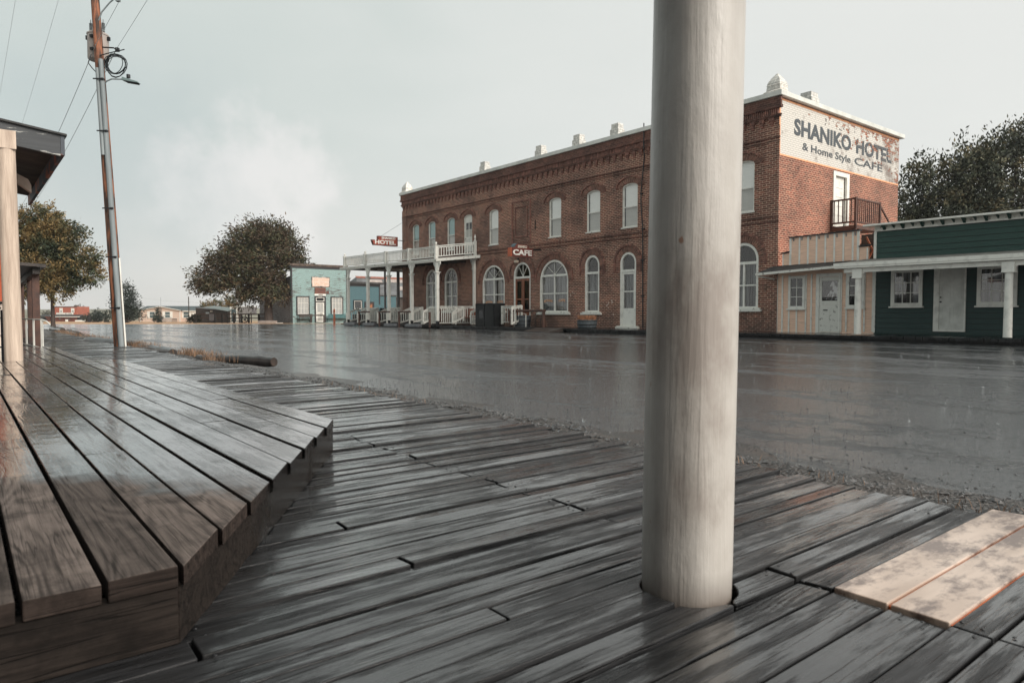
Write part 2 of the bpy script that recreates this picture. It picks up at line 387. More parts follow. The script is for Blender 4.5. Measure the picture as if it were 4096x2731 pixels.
def ground_mat():
    m, t, b = newmat('plain')
    co = objco(t)
    n = N(t, 'ShaderNodeTexNoise', i_Scale=0.02, i_Detail=8.0, i_Roughness=0.65); L(t, co, n.inputs['Vector'])
    n2 = N(t, 'ShaderNodeTexNoise', i_Scale=0.6, i_Detail=6.0, i_Roughness=0.7); L(t, co, n2.inputs['Vector'])
    s = N(t, 'ShaderNodeSeparateXYZ'); L(t, co, s.inputs[0])
    far = ramp(t, math_(t, 'MULTIPLY', s.outputs[1], 0.001), [(0.20, 0.0), (0.32, 1.0)])
    near = ramp(t, n2.outputs[0], [(0.3, (0.26, 0.165, 0.10)), (0.7, (0.50, 0.33, 0.21))])
    hill = ramp(t, n.outputs[0], [(0.35, (0.10, 0.105, 0.085)), (0.48, (0.20, 0.19, 0.145)), (0.7, (0.25, 0.235, 0.18))])
    L(t, mixc(t, far, near, hill), b.inputs['Base Color'])
    b.inputs['Roughness'].default_value = 0.95
    b.inputs['Specular IOR Level'].default_value = 0.1
    return m
M_GROUND = ground_mat()

# ------------------------------------------------------------------ mesh building
class MB:
    def __init__(s): s.v = []; s.f = []
    def add(s, vs, fs):
        o = len(s.v); s.v += [tuple(p) for p in vs]; s.f += [tuple(i + o for i in f) for f in fs]; return s
    def box(s, x0, x1, y0, y1, z0, z1):
        x0, x1 = min(x0, x1), max(x0, x1); y0, y1 = min(y0, y1), max(y0, y1); z0, z1 = min(z0, z1), max(z0, z1)
        return s.add([(x0,y0,z0),(x1,y0,z0),(x1,y1,z0),(x0,y1,z0),(x0,y0,z1),(x1,y0,z1),(x1,y1,z1),(x0,y1,z1)],
                     [(0,3,2,1),(4,5,6,7),(0,1,5,4),(1,2,6,5),(2,3,7,6),(3,0,4,7)])
    def hexa(s, p):                     # 8 corners, bottom four then top four
        return s.add(p, [(0,3,2,1),(4,5,6,7),(0,1,5,4),(1,2,6,5),(2,3,7,6),(3,0,4,7)])
    def beam(s, a, b, w, h=None, up=(0, 0, 1)):
        a, b = Vector(a), Vector(b); h = h or w
        d = (b - a).normalized(); upv = Vector(up)
        if abs(d.dot(upv)) > 0.98: upv = Vector((1, 0, 0))
        r = d.cross(upv).normalized(); u = r.cross(d).normalized()
        r *= w / 2; u *= h / 2
        return s.hexa([a - r - u, a + r - u, b + r - u, b - r - u, a - r + u, a + r + u, b + r + u, b - r + u])
    def tube(s, pts, rad, n=10, cap=True):
        pts = [Vector(p) for p in pts]
        if not hasattr(rad, '__len__'): rad = [rad] * len(pts)
        rings = []; prev = None
        for i, p in enumerate(pts):
            d = (pts[min(i + 1, len(pts) - 1)] - pts[max(i - 1, 0)]).normalized()
            if prev is None:
                ref = Vector((0, 0, 1)) if abs(d.z) < 0.9 else Vector((1, 0, 0))
                x = d.cross(ref).normalized()
            else:
                x = (prev - d * prev.dot(d)).normalized()
            prev = x; y = d.cross(x)
            rings.append([p + (x * math.cos(2*math.pi*k/n) + y * math.sin(2*math.pi*k/n)) * rad[i] for k in range(n)])
        vs = [q for r in rings for q in r]; fs = []
        for i in range(len(pts) - 1):
            for k in range(n):
                a = i*n + k; b2 = i*n + (k+1) % n
                fs.append((a, b2, b2 + n, a + n))
        if cap:
            fs.append(tuple(range(n))[::-1]); fs.append(tuple((len(pts)-1)*n + k for k in range(n)))
        return s.add(vs, fs)
    def cyl(s, a, b, r0, r1=None, n=16): return s.tube([a, b], [r0, r0 if r1 is None else r1], n)
    def lathe(s, prof, c=(0, 0, 0), n=16):
        vs = []; fs = []
        for r, z in prof:
            for k in range(n): vs.append((c[0] + r*math.cos(2*math.pi*k/n), c[1] + r*math.sin(2*math.pi*k/n), c[2] + z))
        for i in range(len(prof) - 1):
            for k in range(n):
                a = i*n + k; b2 = i*n + (k+1) % n; fs.append((a, b2, b2 + n, a + n))
        fs.append(tuple(range(n))[::-1]); fs.append(tuple((len(prof)-1)*n + k for k in range(n)))
        return s.add(vs, fs)
    def prism(s, poly, axis, a, b):     # poly of 2-D points, extruded along axis from a to b
        n = len(poly)
        def P(p, t):
            return (t, p[0], p[1]) if axis == 'x' else ((p[0], t, p[1]) if axis == 'y' else (p[0], p[1], t))
        vs = [P(p, a) for p in poly] + [P(p, b) for p in poly]
        fs = [tuple(range(n)), tuple(range(n, 2*n))[::-1]] + [(i, i + n, (i+1) % n + n, (i+1) % n) for i in range(n)]
        return s.add(vs, fs)
    def ring(s, outer, inner, axis, a, b):
        n = len(outer)
        def P(p, t):
            return (t, p[0], p[1]) if axis == 'x' else ((p[0], t, p[1]) if axis == 'y' else (p[0], p[1], t))
        vs = [P(p, a) for p in outer] + [P(p, a) for p in inner] + [P(p, b) for p in outer] + [P(p, b) for p in inner]
        fs = []
        for i in range(n):
            j = (i + 1) % n
            fs += [(i, j, j + n, i + n), (i + 2*n, i + 3*n, j + 3*n, j + 2*n), (i, i + 2*n, j + 2*n, j), (i + n, j + n, j + 3*n, i + 3*n)]
        return s.add(vs, fs)
    def build(s, name, m, parent=None, smooth=False, loc=None, rz=None, bev=0):
        me = bpy.data.meshes.new(name); me.from_pydata(s.v, [], s.f)
        bm = bmesh.new(); bm.from_mesh(me); bmesh.ops.recalc_face_normals(bm, faces=bm.faces[:]); bm.to_mesh(me); bm.free()
        me.materials.append(m)
        if smooth:
            me.polygons.foreach_set('use_smooth', [True] * len(me.polygons))
            try: me.set_sharp_from_angle(angle=R(40))
            except Exception: pass
        o = bpy.data.objects.new(name, me); COL.objects.link(o)
        if parent: o.parent = parent
        if loc is not None: o.location = loc
        if rz is not None: o.rotation_euler = (0, 0, rz)
        if bev:
            md = o.modifiers.new('bevel', 'BEVEL'); md.width = bev; md.segments = 2; md.limit_method = 'ANGLE'
        return o

def tag(o, label=None, cat=None, group=None, kind=None):
    if label: o['label'] = label
    if cat: o['category'] = cat
    if group: o['group'] = group
    if kind: o['kind'] = kind
    return o
def thing(name, label, cat, loc=(0, 0, 0), rz=0.0, group=None):
    o = bpy.data.objects.new(name, None); COL.objects.link(o); o.empty_display_size = 0.2
    o.location = loc; o.rotation_euler = (0, 0, rz)
    return tag(o, label, cat, group)
def kids(o): return [c for c in bpy.data.objects if c.parent == o]
def copy_tree(o, parent=None):
    c = o.copy(); COL.objects.link(c)
    if parent: c.parent = parent
    for ch in kids(o): copy_tree(ch, c)
    return c

def text(name, body, m, parent, o, xd, yd, w, h, depth=0.01, arc=0.0, bold=0.0, fit=True):
    """lettering as a thin solid, left edge and baseline at o"""
    cu = bpy.data.curves.new(name, 'FONT'); cu.body = body; cu.size = 1; cu.extrude = 0.5; cu.offset = bold; cu.resolution_u = 3
    ob = bpy.data.objects.new(name, cu); COL.objects.link(ob)
    dg = bpy.context.evaluated_depsgraph_get(); dg.update()
    me = bpy.data.meshes.new_from_object(ob.evaluated_get(dg))
    bpy.data.objects.remove(ob)
    xs = [v.co.x for v in me.vertices]; ys = [v.co.y for v in me.vertices]
    x0, x1, y0, y1 = min(xs), max(xs), min(ys), max(ys)
    o, xd, yd = Vector(o), Vector(xd), Vector(yd); nd = xd.cross(yd)
    for v in me.vertices:
        fx = (v.co.x - x0) / (x1 - x0); fy = (v.co.y - y0) / (y1 - y0)
        v.co = o + xd * fx * w + yd * (fy * h + arc * (1 - (2*fx - 1)**2)) + nd * (v.co.z + 0.5) * depth
    me.name = name; me.materials.clear(); me.materials.append(m)
    r = bpy.data.objects.new(name, me); COL.objects.link(r); r.parent = parent
    return r

def arch(yc, w, zb, zs, rise, n=14):
    return [(yc - w, zb), (yc + w, zb)] + [(yc + w * math.cos(math.pi * k / n), zs + rise * math.sin(math.pi * k / n)) for k in range(n + 1)]
def wall_with_holes(outline, holes, to3, depthvec):
    bm = bmesh.new(); edges = []
    for lp in [outline] + holes:
        vs = [bm.verts.new(to3(p)) for p in lp]
        for i in range(len(vs)): edges.append(bm.edges.new((vs[i], vs[(i+1) % len(vs)])))
    bmesh.ops.triangle_fill(bm, use_beauty=True, use_dissolve=False, edges=edges)
    dv = Vector(depthvec)
    for lp in holes:
        a = [bm.verts.new(to3(p)) for p in lp]; b = [bm.verts.new(Vector(to3(p)) + dv) for p in lp]
        for i in range(len(lp)):
            j = (i + 1) % len(lp); bm.faces.new((a[i], a[j], b[j], b[i]))
    return bm
def bm_obj(bm, name, m, parent):
    me = bpy.data.meshes.new(name); bm.to_mesh(me); bm.free(); me.materials.append(m)
    o = bpy.data.objects.new(name, me); COL.objects.link(o); o.parent = parent
    return o
# ================================================================== SETTING
def sheet(name, m, poly, z, kind='structure', obj_rz=None, loc=None):
    b = MB(); b.add([(x, y, z) for x, y in poly], [tuple(range(len(poly)))])
    o = b.build(name, m, loc=loc, rz=obj_rz); tag(o, kind=kind); return o
# the ground: one sheet to the horizon, falling gently beyond the street and rising to the far ridge
xs = [-1500, -1000, -700, -500, -360, -260, -190, -140, -100, -70, -45, -25, -10, 0, 15, 40, 90, 180, 350, 700, 1500]
ys = [-60, -20, 0, 20, 40, 56, 66, 80, 95, 110, 130, 150, 175, 200, 240, 280, 330, 400, 500, 600, 700, 800, 900, 960, 1050, 1160]
gb = MB(); gv = []
for y in ys:
    for x in xs:
        z = terrain_z(x, y) - 0.03
        if y >= 900: z += 0.9 * math.sin(x * 0.0031 + 0.7) + 0.5 * math.sin(x * 0.011)
        gv.append((x, y, z))
nx = len(xs)
gb.add(gv, [(j*nx + i, j*nx + i + 1, (j+1)*nx + i + 1, (j+1)*nx + i) for j in range(len(ys) - 1) for i in range(nx - 1)])
tag(gb.build('ground', M_GROUND, smooth=True), kind='structure')

# wet street, laid in grid axes
GRZ = GA
rb = MB()
def gridpt(x, y): return (x * VX + y * VY, -x * VY + y * VX)   # world -> grid
rp_w = [(-140, 56), (-60, 54.5), (-26, 53), (-14, 56), (-3, 57), (30, 57), (60, 40), (60, -25), (-30, -25), (-70, 10), (-140, 44)]
rb.add([(*gridpt(x, y), 0.0) for x, y in rp_w], [tuple(range(len(rp_w)))])
tag(rb.build('road', M_ROAD, rz=GRZ), kind='structure')
# cross street running between the saloon and the hotel corner
sheet('cross_street', M_ROAD, [(41.5, 43), (41.5, 25), (120, 25), (120, 56)], 0.004, obj_rz=GRZ)

# far street edge boardwalk in front of the hotel and the green shop
HV, HU = 22.436, 13.333                  # hotel corner in grid metres
HC = G(HV, HU)
bw = MB()
y = -14.0
rnd = random.Random(3)
while y < 18.6:
    w = 0.16
    bw.box(-2.1 + rnd.uniform(-.03, .03), 0.0, y, y + w - 0.012, 0.09, 0.165 + rnd.uniform(-.004, .004)); y += w
bw.box(-2.02, -1.92, -14, 18.6, 0.0, 0.088)
y = 18.6
while y < 31.2:
    w = 0.16
    bw.box(-1.95 + rnd.uniform(-.03, .03), 0.0, y, y + w - 0.012, 0.05, 0.115 + rnd.uniform(-.004, .004)); y += w
o = bw.build('sidewalk', M_DECK, loc=HC, rz=GRZ); tag(o, kind='structure')

# ------------------------------------------------------------------ near boardwalk, planks across the street line
db = MB(); rnd = random.Random(11)
u = -1.658; k = 0
PV, PU = 1.344, 1.019
while u < 36:
    w = (.549 + 1.658) / 27 if u < .54 else (.124 if u < .79 else (0.081 + rnd.uniform(-.010, .010) if u < 16 else 0.11))
    skip_new = 0.55 < u + w / 2 < 0.80
    z1 = 0.15 + rnd.uniform(-.005, .004); tl = rnd.uniform(-.005, .005)
    edge = 2.62 + rnd.uniform(-.045, .045)
    joint = [1.60, 0.35, 1.6, .9, 1.6][k % 5] + rnd.uniform(-.01, .01)
    if .48 < u + w/2 < .80: joint = 1.60
    left = -4.5 if u < 9.0 else -4.0
    segs = [(left, -1.7 + (k % 2) * .5), (-1.7 + (k % 2) * .5, joint), (joint, edge)]
    sk = rnd.uniform(-.004, .004) if u > 1.2 else 0.0
    for a, b_ in segs:
        a2, b2 = a + 0.004, b_ - 0.004
        d1 = rnd.uniform(-.0035, .0035)
        if 0.55 <= u + w / 2 <= 0.80 and b_ == edge: continue
        g = 0.008
        z = z1 + d1
        # boards are cut round the near post
        if a < PV < b_ and u - .112 < PU < u + w + .112:
            ua, ub = u + g/2, u + w - g/2; arc = []
            for q in range(9):
                uu = ua + (ub - ua) * q / 8; arc.append((math.sqrt(max(0, .1105**2 - (uu - PU)**2)), uu))
            db.prism([(a2, ub), (a2, ua)] + [(PV - c_, uu) for c_, uu in arc], 'z', .10, z)
            db.prism([(b2, ub), (b2, ua)] + [(PV + c_ + .008, uu) for c_, uu in arc], 'z', .10, z)
            continue
        ka, kb = sk * (a2 - left) / 7, sk * (b2 - left) / 7
        db.hexa([(a2, u + g/2 + ka, 0.10), (b2, u + g/2 + kb, 0.10), (b2, u + w - g/2 + kb, 0.10), (a2, u + w - g/2 + ka, 0.10),
                 (a2, u + g/2 + ka, z), (b2, u + g/2 + kb, z), (b2, u + w - g/2 + kb, z + tl), (a2, u + w - g/2 + ka, z + tl)])
    u += w; k += 1
o = db.build('boardwalk', M_DECK, rz=GRZ, bev=0.003); tag(o, kind='structure')
jb = MB()
for v in (-4, -2.5, -1, 0.3, 1.6, 2.4): jb.box(v, v + .05, -1.6, 36, 0.005, 0.098)
o = jb.build('boardwalk_joists', M_DARKWOOD, rz=GRZ); tag(o, kind='structure')

# rusty nail heads along the joist lines
nb = MB(); rn = random.Random(4); u = -1.6
while u < 11:
    for v in (1.575, 1.625, .37, 2.45, -1.0):
        if abs(v - PV) < .12 and abs(u - PU) < .2: continue
        if rn.random() < .75: nb.lathe([(.0045, 0), (.0035, .0016)], (v + rn.uniform(-.012, .012), u + rn.uniform(.02, .03), .1535), 7)
    u += .046
tag(nb.build('nail_heads', M_IRON, rz=GRZ), kind='stuff')
# the two pale replacement planks at lower right
for j, (u0, u1, lab) in enumerate([(0.675, 0.795, 'pale new boardwalk plank with a dark knot stain, farther from the camera than its twin'),
                                   (0.55, 0.668, 'pale new boardwalk plank with an orange raw edge, the nearer of two')]):
    b = MB(); b.box(1.605, 2.66 - j * .03, u0, u1, 0.10, 0.156)
    o = b.build('replacement_plank', M_NEWPLANK, loc=G(0, 0), rz=GRZ, bev=0.003); e = MB(); e.box(1.61, 2.60, u0 - .0055, u0 - .0005, .10, .149); e.build('raw_edge', mat('raw_orange_edge', (0.75, 0.20, 0.06), (0.5, 0.11, 0.035), .6, 5), o); tag(o, lab, 'plank', 'pale replacement planks in the boardwalk')

# ------------------------------------------------------------------ raised platform by the shop front
pb = MB(); rnd = random.Random(5)
PZ = 0.305
def pl_front(v):                        # near end of the boards at grid v  (cut on the skew)
    if v < 0.335: return 1.455
    return 1.455 + (v - 0.33) * (3.06 - 1.455) / (1.37 - 0.33)
v = .33 - .13 * 14; k = 0
while v < 1.36:
    w = 0.13
    vm = v + w / 2
    ya = pl_front(v) ; yb = pl_front(v + w)
    back = 8.55 if vm > 1.13 else 12.6
    if vm < -0.3: back = 8.9
    cuts = sorted(rnd.uniform(ya + .8, 8.5) for _ in range(2))
    cuts = [c for c in cuts]
    ends = [None] + cuts + [back]
    z = PZ + rnd.uniform(-.003, .003)
    for i in range(3):
        s0, s1 = ends[i], ends[i + 1]
        a0 = (ya if s0 is None else s0 + .003); a1 = (yb if s0 is None else s0 + .003)
        g = 0.005; tl = rnd.uniform(-.003, .003)
        pb.hexa([(v + g, a0, PZ - .04), (v + w - g, a1, PZ - .04), (v + w - g, s1 - .003, PZ - .04), (v + g, s1 - .003, PZ - .04),
                 (v + g, a0, z), (v + w - g, a1, z + tl), (v + w - g, s1 - .003, z + tl), (v + g, s1 - .003, z)])
    v += w; k += 1
o = pb.build('porch_platform', M_DECK2, rz=GRZ, bev=0.003)
tag(o, 'low raised wooden platform with angled front corner and wide wet boards running away', 'platform')
o.data.materials.append(wood_mat('soaked_shaded_ends', (0.020, 0.017, 0.016), (0.045, 0.033, 0.028), 'x', 'near_dry', .3))  # steep faces darker: soaked end grain plus shade put into the colour
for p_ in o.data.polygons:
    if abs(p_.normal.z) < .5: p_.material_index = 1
plat = o
sb = MB()
def skirt(p, q, zt, zb=0.152, t=0.035):
    p, q = Vector((*p, 0)), Vector((*q, 0)); d = (q - p).normalized(); nrm = Vector((d.y, -d.x, 0)) * t
    sb.hexa([p + Vector((0,0,zb)), q + Vector((0,0,zb)), q - nrm + Vector((0,0,zb)), p - nrm + Vector((0,0,zb)),
             p + Vector((0,0,zt)), q + Vector((0,0,zt)), q - nrm + Vector((0,0,zt)), p - nrm + Vector((0,0,zt))])
skirt((-1.48, 1.462), (0.325, 1.462), PZ - .042)
skirt((0.328, 1.464), (1.362, 3.06), PZ - .042)
skirt((1.362, 3.06), (1.362, 8.5), PZ - .042)
sk_m = wood_mat('shaded_skirt_board', (0.018, 0.015, 0.013), (0.022, 0.017, 0.0145), 'x', 'near_dry', 0.3)  # shade under the porch is put into the skirt's dark colour
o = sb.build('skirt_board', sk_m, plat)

# the verge: a low rough shoulder of tarry gravel against the plank ends
def verge_z(v, u):
    f = min(1, max(0, (v - 2.70) / .85)); n_ = .012 * math.sin(u * 2.3 + v * 4) + .010 * math.sin(u * 5.1 - v * 7) + .006 * math.sin(u * 13 + v * 9)
    return .128 * (1 - f * f * (3 - 2 * f)) + n_ * min(1, max(0, (3.7 - v) / .4)) * min(1, (v - 2.5) / .3)
vm_ = MB(); vv = [2.50, 2.6, 2.66, 2.72, 2.8, 2.9, 3.0, 3.12, 3.25, 3.35, 3.45, 3.55, 3.65, 3.75]; uu_ = [-4 + .22 * i for i in range(200)]
vpts = []
for u in uu_:
    for v in vv:
        v2 = v + (.09 * math.sin(u * .9) + .06 * math.sin(u * 2.7 + 1)) * min(1, (v - 2.5)) if v > 2.7 else v
        z = verge_z(v, u) if v < 3.7 else -.02
        vpts.append((v2, u, z if v > 2.55 else .06))
nv = len(vv)
vm_.add(vpts, [(j*nv + i, j*nv + i + 1, (j+1)*nv + i + 1, (j+1)*nv + i) for j in range(len(uu_) - 1) for i in range(nv - 1)])
def verge_mat():
    m, t, b = newmat('tarry_gravel_shoulder')
    co = objco(t)
    n = N(t, 'ShaderNodeTexNoise', i_Scale=26.0, i_Detail=5.0, i_Roughness=0.7); L(t, co, n.inputs['Vector'])
    vo = N(t, 'ShaderNodeTexVoronoi', i_Scale=55.0); L(t, co, vo.inputs['Vector'])
    n2 = N(t, 'ShaderNodeTexNoise', i_Scale=2.0, i_Detail=4.0); L(t, co, n2.inputs['Vector'])
    c = ramp(t, n.outputs[0], [(0.3, (0.012, 0.012, 0.012)), (0.55, (0.035, 0.034, 0.033)), (0.75, (0.10, 0.085, 0.075))])
    L(t, mixc(t, ramp(t, n2.outputs[0], [(0.45, 0.0), (0.65, 0.5)]), c, (0.07, 0.045, 0.03)), b.inputs['Base Color'])
    b.inputs['Roughness'].default_value = .35; b.inputs['Coat Weight'].default_value = .5; b.inputs['Coat Roughness'].default_value = .2
    h = math_(t, 'MULTIPLY_ADD', n.outputs[0], 1.0); L(t, vo.outputs[0], h.node.inputs[2])
    bump(t, b, h, 0.9, 0.03); bump(t, b, h, 0.7, 0.03, 'Coat Normal')
    return m
tag(vm_.build('verge', verge_mat(), rz=GRZ, smooth=True), kind='structure')

# ------------------------------------------------------------------ gravel, grass and logs on the street edge
def gravel(name, n, fn, m, seed, smin, smax):
    rg = np.random.default_rng(seed); vs = []; fs = []
    base = [(1,0,0),(0,1,0),(-1,0,0),(0,-1,0),(0,0,.8),(0,0,-.5)]
    tri = [(0,1,4),(1,2,4),(2,3,4),(3,0,4),(1,0,5),(2,1,5),(3,2,5),(0,3,5)]
    for i in range(n):
        v, u, z = fn(rg); s = smin + (smax - smin) * rg.random() ** 3
        a = rg.random() * 6.28; c, sn = math.cos(a), math.sin(a); o = len(vs)
        sx, sy, sz = s * rg.uniform(.7, 1.3), s * rg.uniform(.7, 1.3), s * rg.uniform(.5, .9)
        for x, y, zz in base:
            x *= sx; y *= sy; vs.append((v + x*c - y*sn, u + x*sn + y*c, z + zz*sz))
        fs += [tuple(q + o for q in t_) for t_ in tri]
    b = MB(); b.add(vs, fs); o = b.build(name, m, rz=GRZ); tag(o, kind='stuff'); return o
M_STONE = mat('wet_gravel', (0.075, 0.07, 0.068), (0.018, 0.018, 0.019), 0.25, 3, island=0.5, coat=0.6)
def gfn(r):
    u = r.random() ** 1.5 * 13 - 0.6
    v = 2.68 + abs(r.normal(0, 0.22 if u > 3 else 0.34))
    return v, u, verge_z(v, u) + .003
gravel('gravel', 7000, gfn, M_STONE, 4, 0.004, 0.019)
gravel('gravel_on_street', 3600, lambda r: (3.6 + r.random() ** 2 * 5.2, r.random() * 9 - 1.2, 0.003), M_STONE, 9, 0.003, 0.009)
def tufts(name, n, fn, m, seed, h0, h1, parent=None):
    rg = np.random.default_rng(seed); vs = []; fs = []
    for i in range(n):
        v, u, z, sc = fn(rg)
        hh = (h0 + (h1 - h0) * rg.random()) * sc; a = rg.random() * 6.28; ln = rg.uniform(.15, .8) * hh; wd = (0.0022 + 0.0012 * rg.random()) * (.45 if h1 < .08 else 1)
        dx, dy = math.cos(a), math.sin(a); px, py = -dy * wd, dx * wd; o = len(vs)
        vs += [(v - px, u - py, z), (v + px, u + py, z), (v + dx*ln*.4 + px, u + dy*ln*.4 + py, z + hh*.65), (v + dx*ln*.4 - px, u + dy*ln*.4 - py, z + hh*.65), (v + dx*ln, u + dy*ln, z + hh)]
        fs += [(o, o+1, o+2, o+3), (o+3, o+2, o+4)]
    b = MB(); b.add(vs, fs); o = b.build(name, m, rz=GRZ); tag(o, kind='stuff'); return o
M_DRYGRASS = mat('dry_orange_grass', (0.26, 0.16, 0.10), (0.12, 0.08, 0.055), 0.8, 6, island=0.4, bmp=0)
def gf1(r):
    c = r.choice([5.2, 4.9, 5.6, 4.55, 1.35, 1.7, 2.1, 0.75, 0.9, 6.3]); u = c + r.normal(0, .10)
    return 2.68 + abs(r.normal(0, .05)), u, .12, 1.0
tufts('edge_grass', 230, gf1, M_DRYGRASS, 2, 0.015, 0.06)
def gf2(r):
    u = r.choice([10.9, 11.7, 12.0, 12.4, 16.5, 15.2]) + r.normal(0, .28)
    return 2.85 + abs(r.normal(0, .14)), u, .09, .8
tufts('grass_between_logs', 900, gf2, M_DRYGRASS, 3, 0.08, 0.24)
def gf3(r):
    u = 15 + r.random() * 16
    return 2.72 + r.random() * 0.35, u, .10, .8
tufts('grass_beside_boardwalk', 1500, gf3, M_DRYGRASS, 6, 0.06, 0.2)

M_LOG = mat('soaked_old_log', (0.040, 0.036, 0.035), (0.013, 0.012, 0.012), 0.35, 5, (1, 1, 1), bmp=0.8, coat=0.5)
M_LOGEND = mat('log_end_grain', (0.05, 0.035, 0.028), (0.02, 0.015, 0.013), 0.6, 9)
logs = [((-4.80, 10.62), (-3.42, 10.0), .076, 'nearest fallen kerb log, ending in a dark sawn end beside the boardwalk'),
        ((-7.72, 14.45), (-5.92, 12.15), .082, 'kerb log just right of the utility pole foot, second nearest'),
        ((-10.5, 17.2), (-7.9, 14.75), .10, 'thick knobbly kerb log directly left of the utility pole foot'),
        ((-16.6, 26.0), (-13.6, 21.9), .095, 'long dark kerb log between the tree trunk and the utility pole'),
        ((-13.3, 21.5), (-10.9, 18.1), .07, 'thin kerb log half hidden in dry grass left of the thick log'),
        ((-20.3, 30.7), (-17.6, 27.3), .11, 'farthest kerb log, dark, close to the foot of the tall tree')]
for a, b_, r, lab in logs:
    A, B = Vector((*a, r * .85 + 0.045)), Vector((*b_, r * .85 + 0.045)); rn = random.Random(int(r * 1000) + int(abs(a[0]) * 10))
    pts = []; rad = []
    for i in range(13):
        f = i / 12; p = A.lerp(B, f); p += Vector((rn.uniform(-.01, .01), rn.uniform(-.01, .01), rn.uniform(-.012, .012))); pts.append(p - A)
        rad.append(r * rn.uniform(.88, 1.1) * (0.9 if i in (0, 12) else 1))
    m_ = MB(); m_.tube(pts, rad, 14, cap=False)
    lg = m_.build('kerb_log', M_LOG, smooth=True, loc=A); tag(lg, lab, 'log', 'logs laid along the street edge')
    for i0, i1 in ((-1, -2), (0, 1)):
        e = MB(); d = (pts[i0] - pts[i1]).normalized(); e.tube([pts[i0], pts[i0] + d * .012], [rad[i0] * .99, rad[i0] * .9], 14); e.build('cut_end', M_LOGEND, lg)

# ------------------------------------------------------------------ near post and the porch it holds up
def post_mat():
    m, t, b = newmat('weathered_post_paint')
    n = N(t, 'ShaderNodeTexNoise', i_Scale=3.2, i_Detail=8.0, i_Roughness=0.62); L(t, objco(t, (1, 1, .55)), n.inputs['Vector'])
    g = N(t, 'ShaderNodeTexNoise', i_Scale=3.0, i_Detail=5.0, i_Roughness=0.6, i_Distortion=0.5); L(t, objco(t, (11, 11, .55)), g.inputs['Vector'])
    k = N(t, 'ShaderNodeTexNoise', i_Scale=14.0, i_Detail=3.0); L(t, objco(t, (1, 1, .7)), k.inputs['Vector'])
    c = ramp(t, n.outputs[0], [(0.35, (0.30, 0.265, 0.24)), (0.47, (0.45, 0.425, 0.395)), (0.66, (0.56, 0.54, 0.51))])
    c = mixc(t, ramp(t, g.outputs[0], [(0.28, 0.18), (0.38, 0.0)]), c, (0.25, 0.20, 0.17))
    c = mixc(t, ramp(t, k.outputs[0], [(0.74, 0.0), (0.76, 0.9)]), c, (0.28, 0.16, 0.11))
    s = N(t, 'ShaderNodeSeparateXYZ'); L(t, objco(t), s.inputs[0])
    dz = math_(t, 'MULTIPLY_ADD', n.outputs[0], -0.12); L(t, s.outputs[2], dz.node.inputs[2])
    c = mixc(t, ramp(t, dz, [(0.07, 0.85), (0.16, 0.0)]), c, (0.10, 0.075, 0.06))
    L(t, c, b.inputs['Base Color']); b.inputs['Roughness'].default_value = 0.42
    h = math_(t, 'MULTIPLY_ADD', ramp(t, n.outputs[0], [(0.4, 0.0), (0.62, 1.0)]), 0.5); L(t, g.outputs[0], h.node.inputs[2])
    h2 = math_(t, 'MULTIPLY_ADD', k.outputs[0], 0.5); L(t, h, h2.node.inputs[2])
    bump(t, b, h2, 0.36, 0.010)
    return m
M_POST = post_mat()
def post_shape(r, z0, z1, seed, n=36, m_=0.018):
    rn = random.Random(seed); b = MB(); prof = []
    ph = [rn.uniform(0, 6.28) for _ in range(6)]
    vs = []; fs = []; rows = 26
    for i in range(rows + 1):
        z = z0 + (z1 - z0) * i / rows
        for k in range(n):
            a = 2 * math.pi * k / n
            rr = r * (1 + m_ * math.sin(3*a + ph[0] + z) + m_ * .6 * math.sin(7*a + ph[1] + z * 2) + m_ * .5 * math.sin(z * 3 + ph[2]))
            if i == 0: rr *= .985
            vs.append((rr * math.cos(a), rr * math.sin(a), z))
    for i in range(rows):
        for k in range(n):
            p = i*n + k; q = i*n + (k+1) % n; fs.append((p, q, q + n, p + n))
    fs.append(tuple(range(n))[::-1]); fs.append(tuple(rows*n + k for k in range(n)))
    b.add(vs, fs); return b
npo = thing('porch_post', 'thick round white painted post standing on the boardwalk close to the camera', 'post', (0.416, 1.636, 0))
npo.rotation_euler = (R(-0.3), R(0.6), 0)
post_shape(0.1045, 0.125, 2.62, 2).build('shaft', M_POST, npo, smooth=True)

nr = thing('unseen_near_porch', 'unseen timber porch roof and shop wall sheltering the camera, above and behind the near post', 'porch', G(0, 0), GRZ)
b = MB(); b.hexa([(-3.2, -1.2, 2.82), (1.42, -1.2, 2.62), (1.42, 1.12, 2.62), (-3.2, 1.12, 2.82), (-3.2, -1.2, 2.94), (1.42, -1.2, 2.74), (1.42, 1.12, 2.74), (-3.2, 1.12, 2.94)])
b.build('roof', M_DARKWOOD, nr)  # unseen roof, kept short so the sun reaches the near post
b = MB(); b.box(-1.85, -1.66, -5, 8.4, 0.1, 3.2); b.build('wall', M_GREYSIDE, nr)  # unseen wall, set close to darken the post's left side

# ------------------------------------------------------------------ left shop with the round post
ls = thing('corner_shop', 'left edge shop with shed porch roof, pale block wall and orange framed window', 'building', G(0, 0), GRZ)
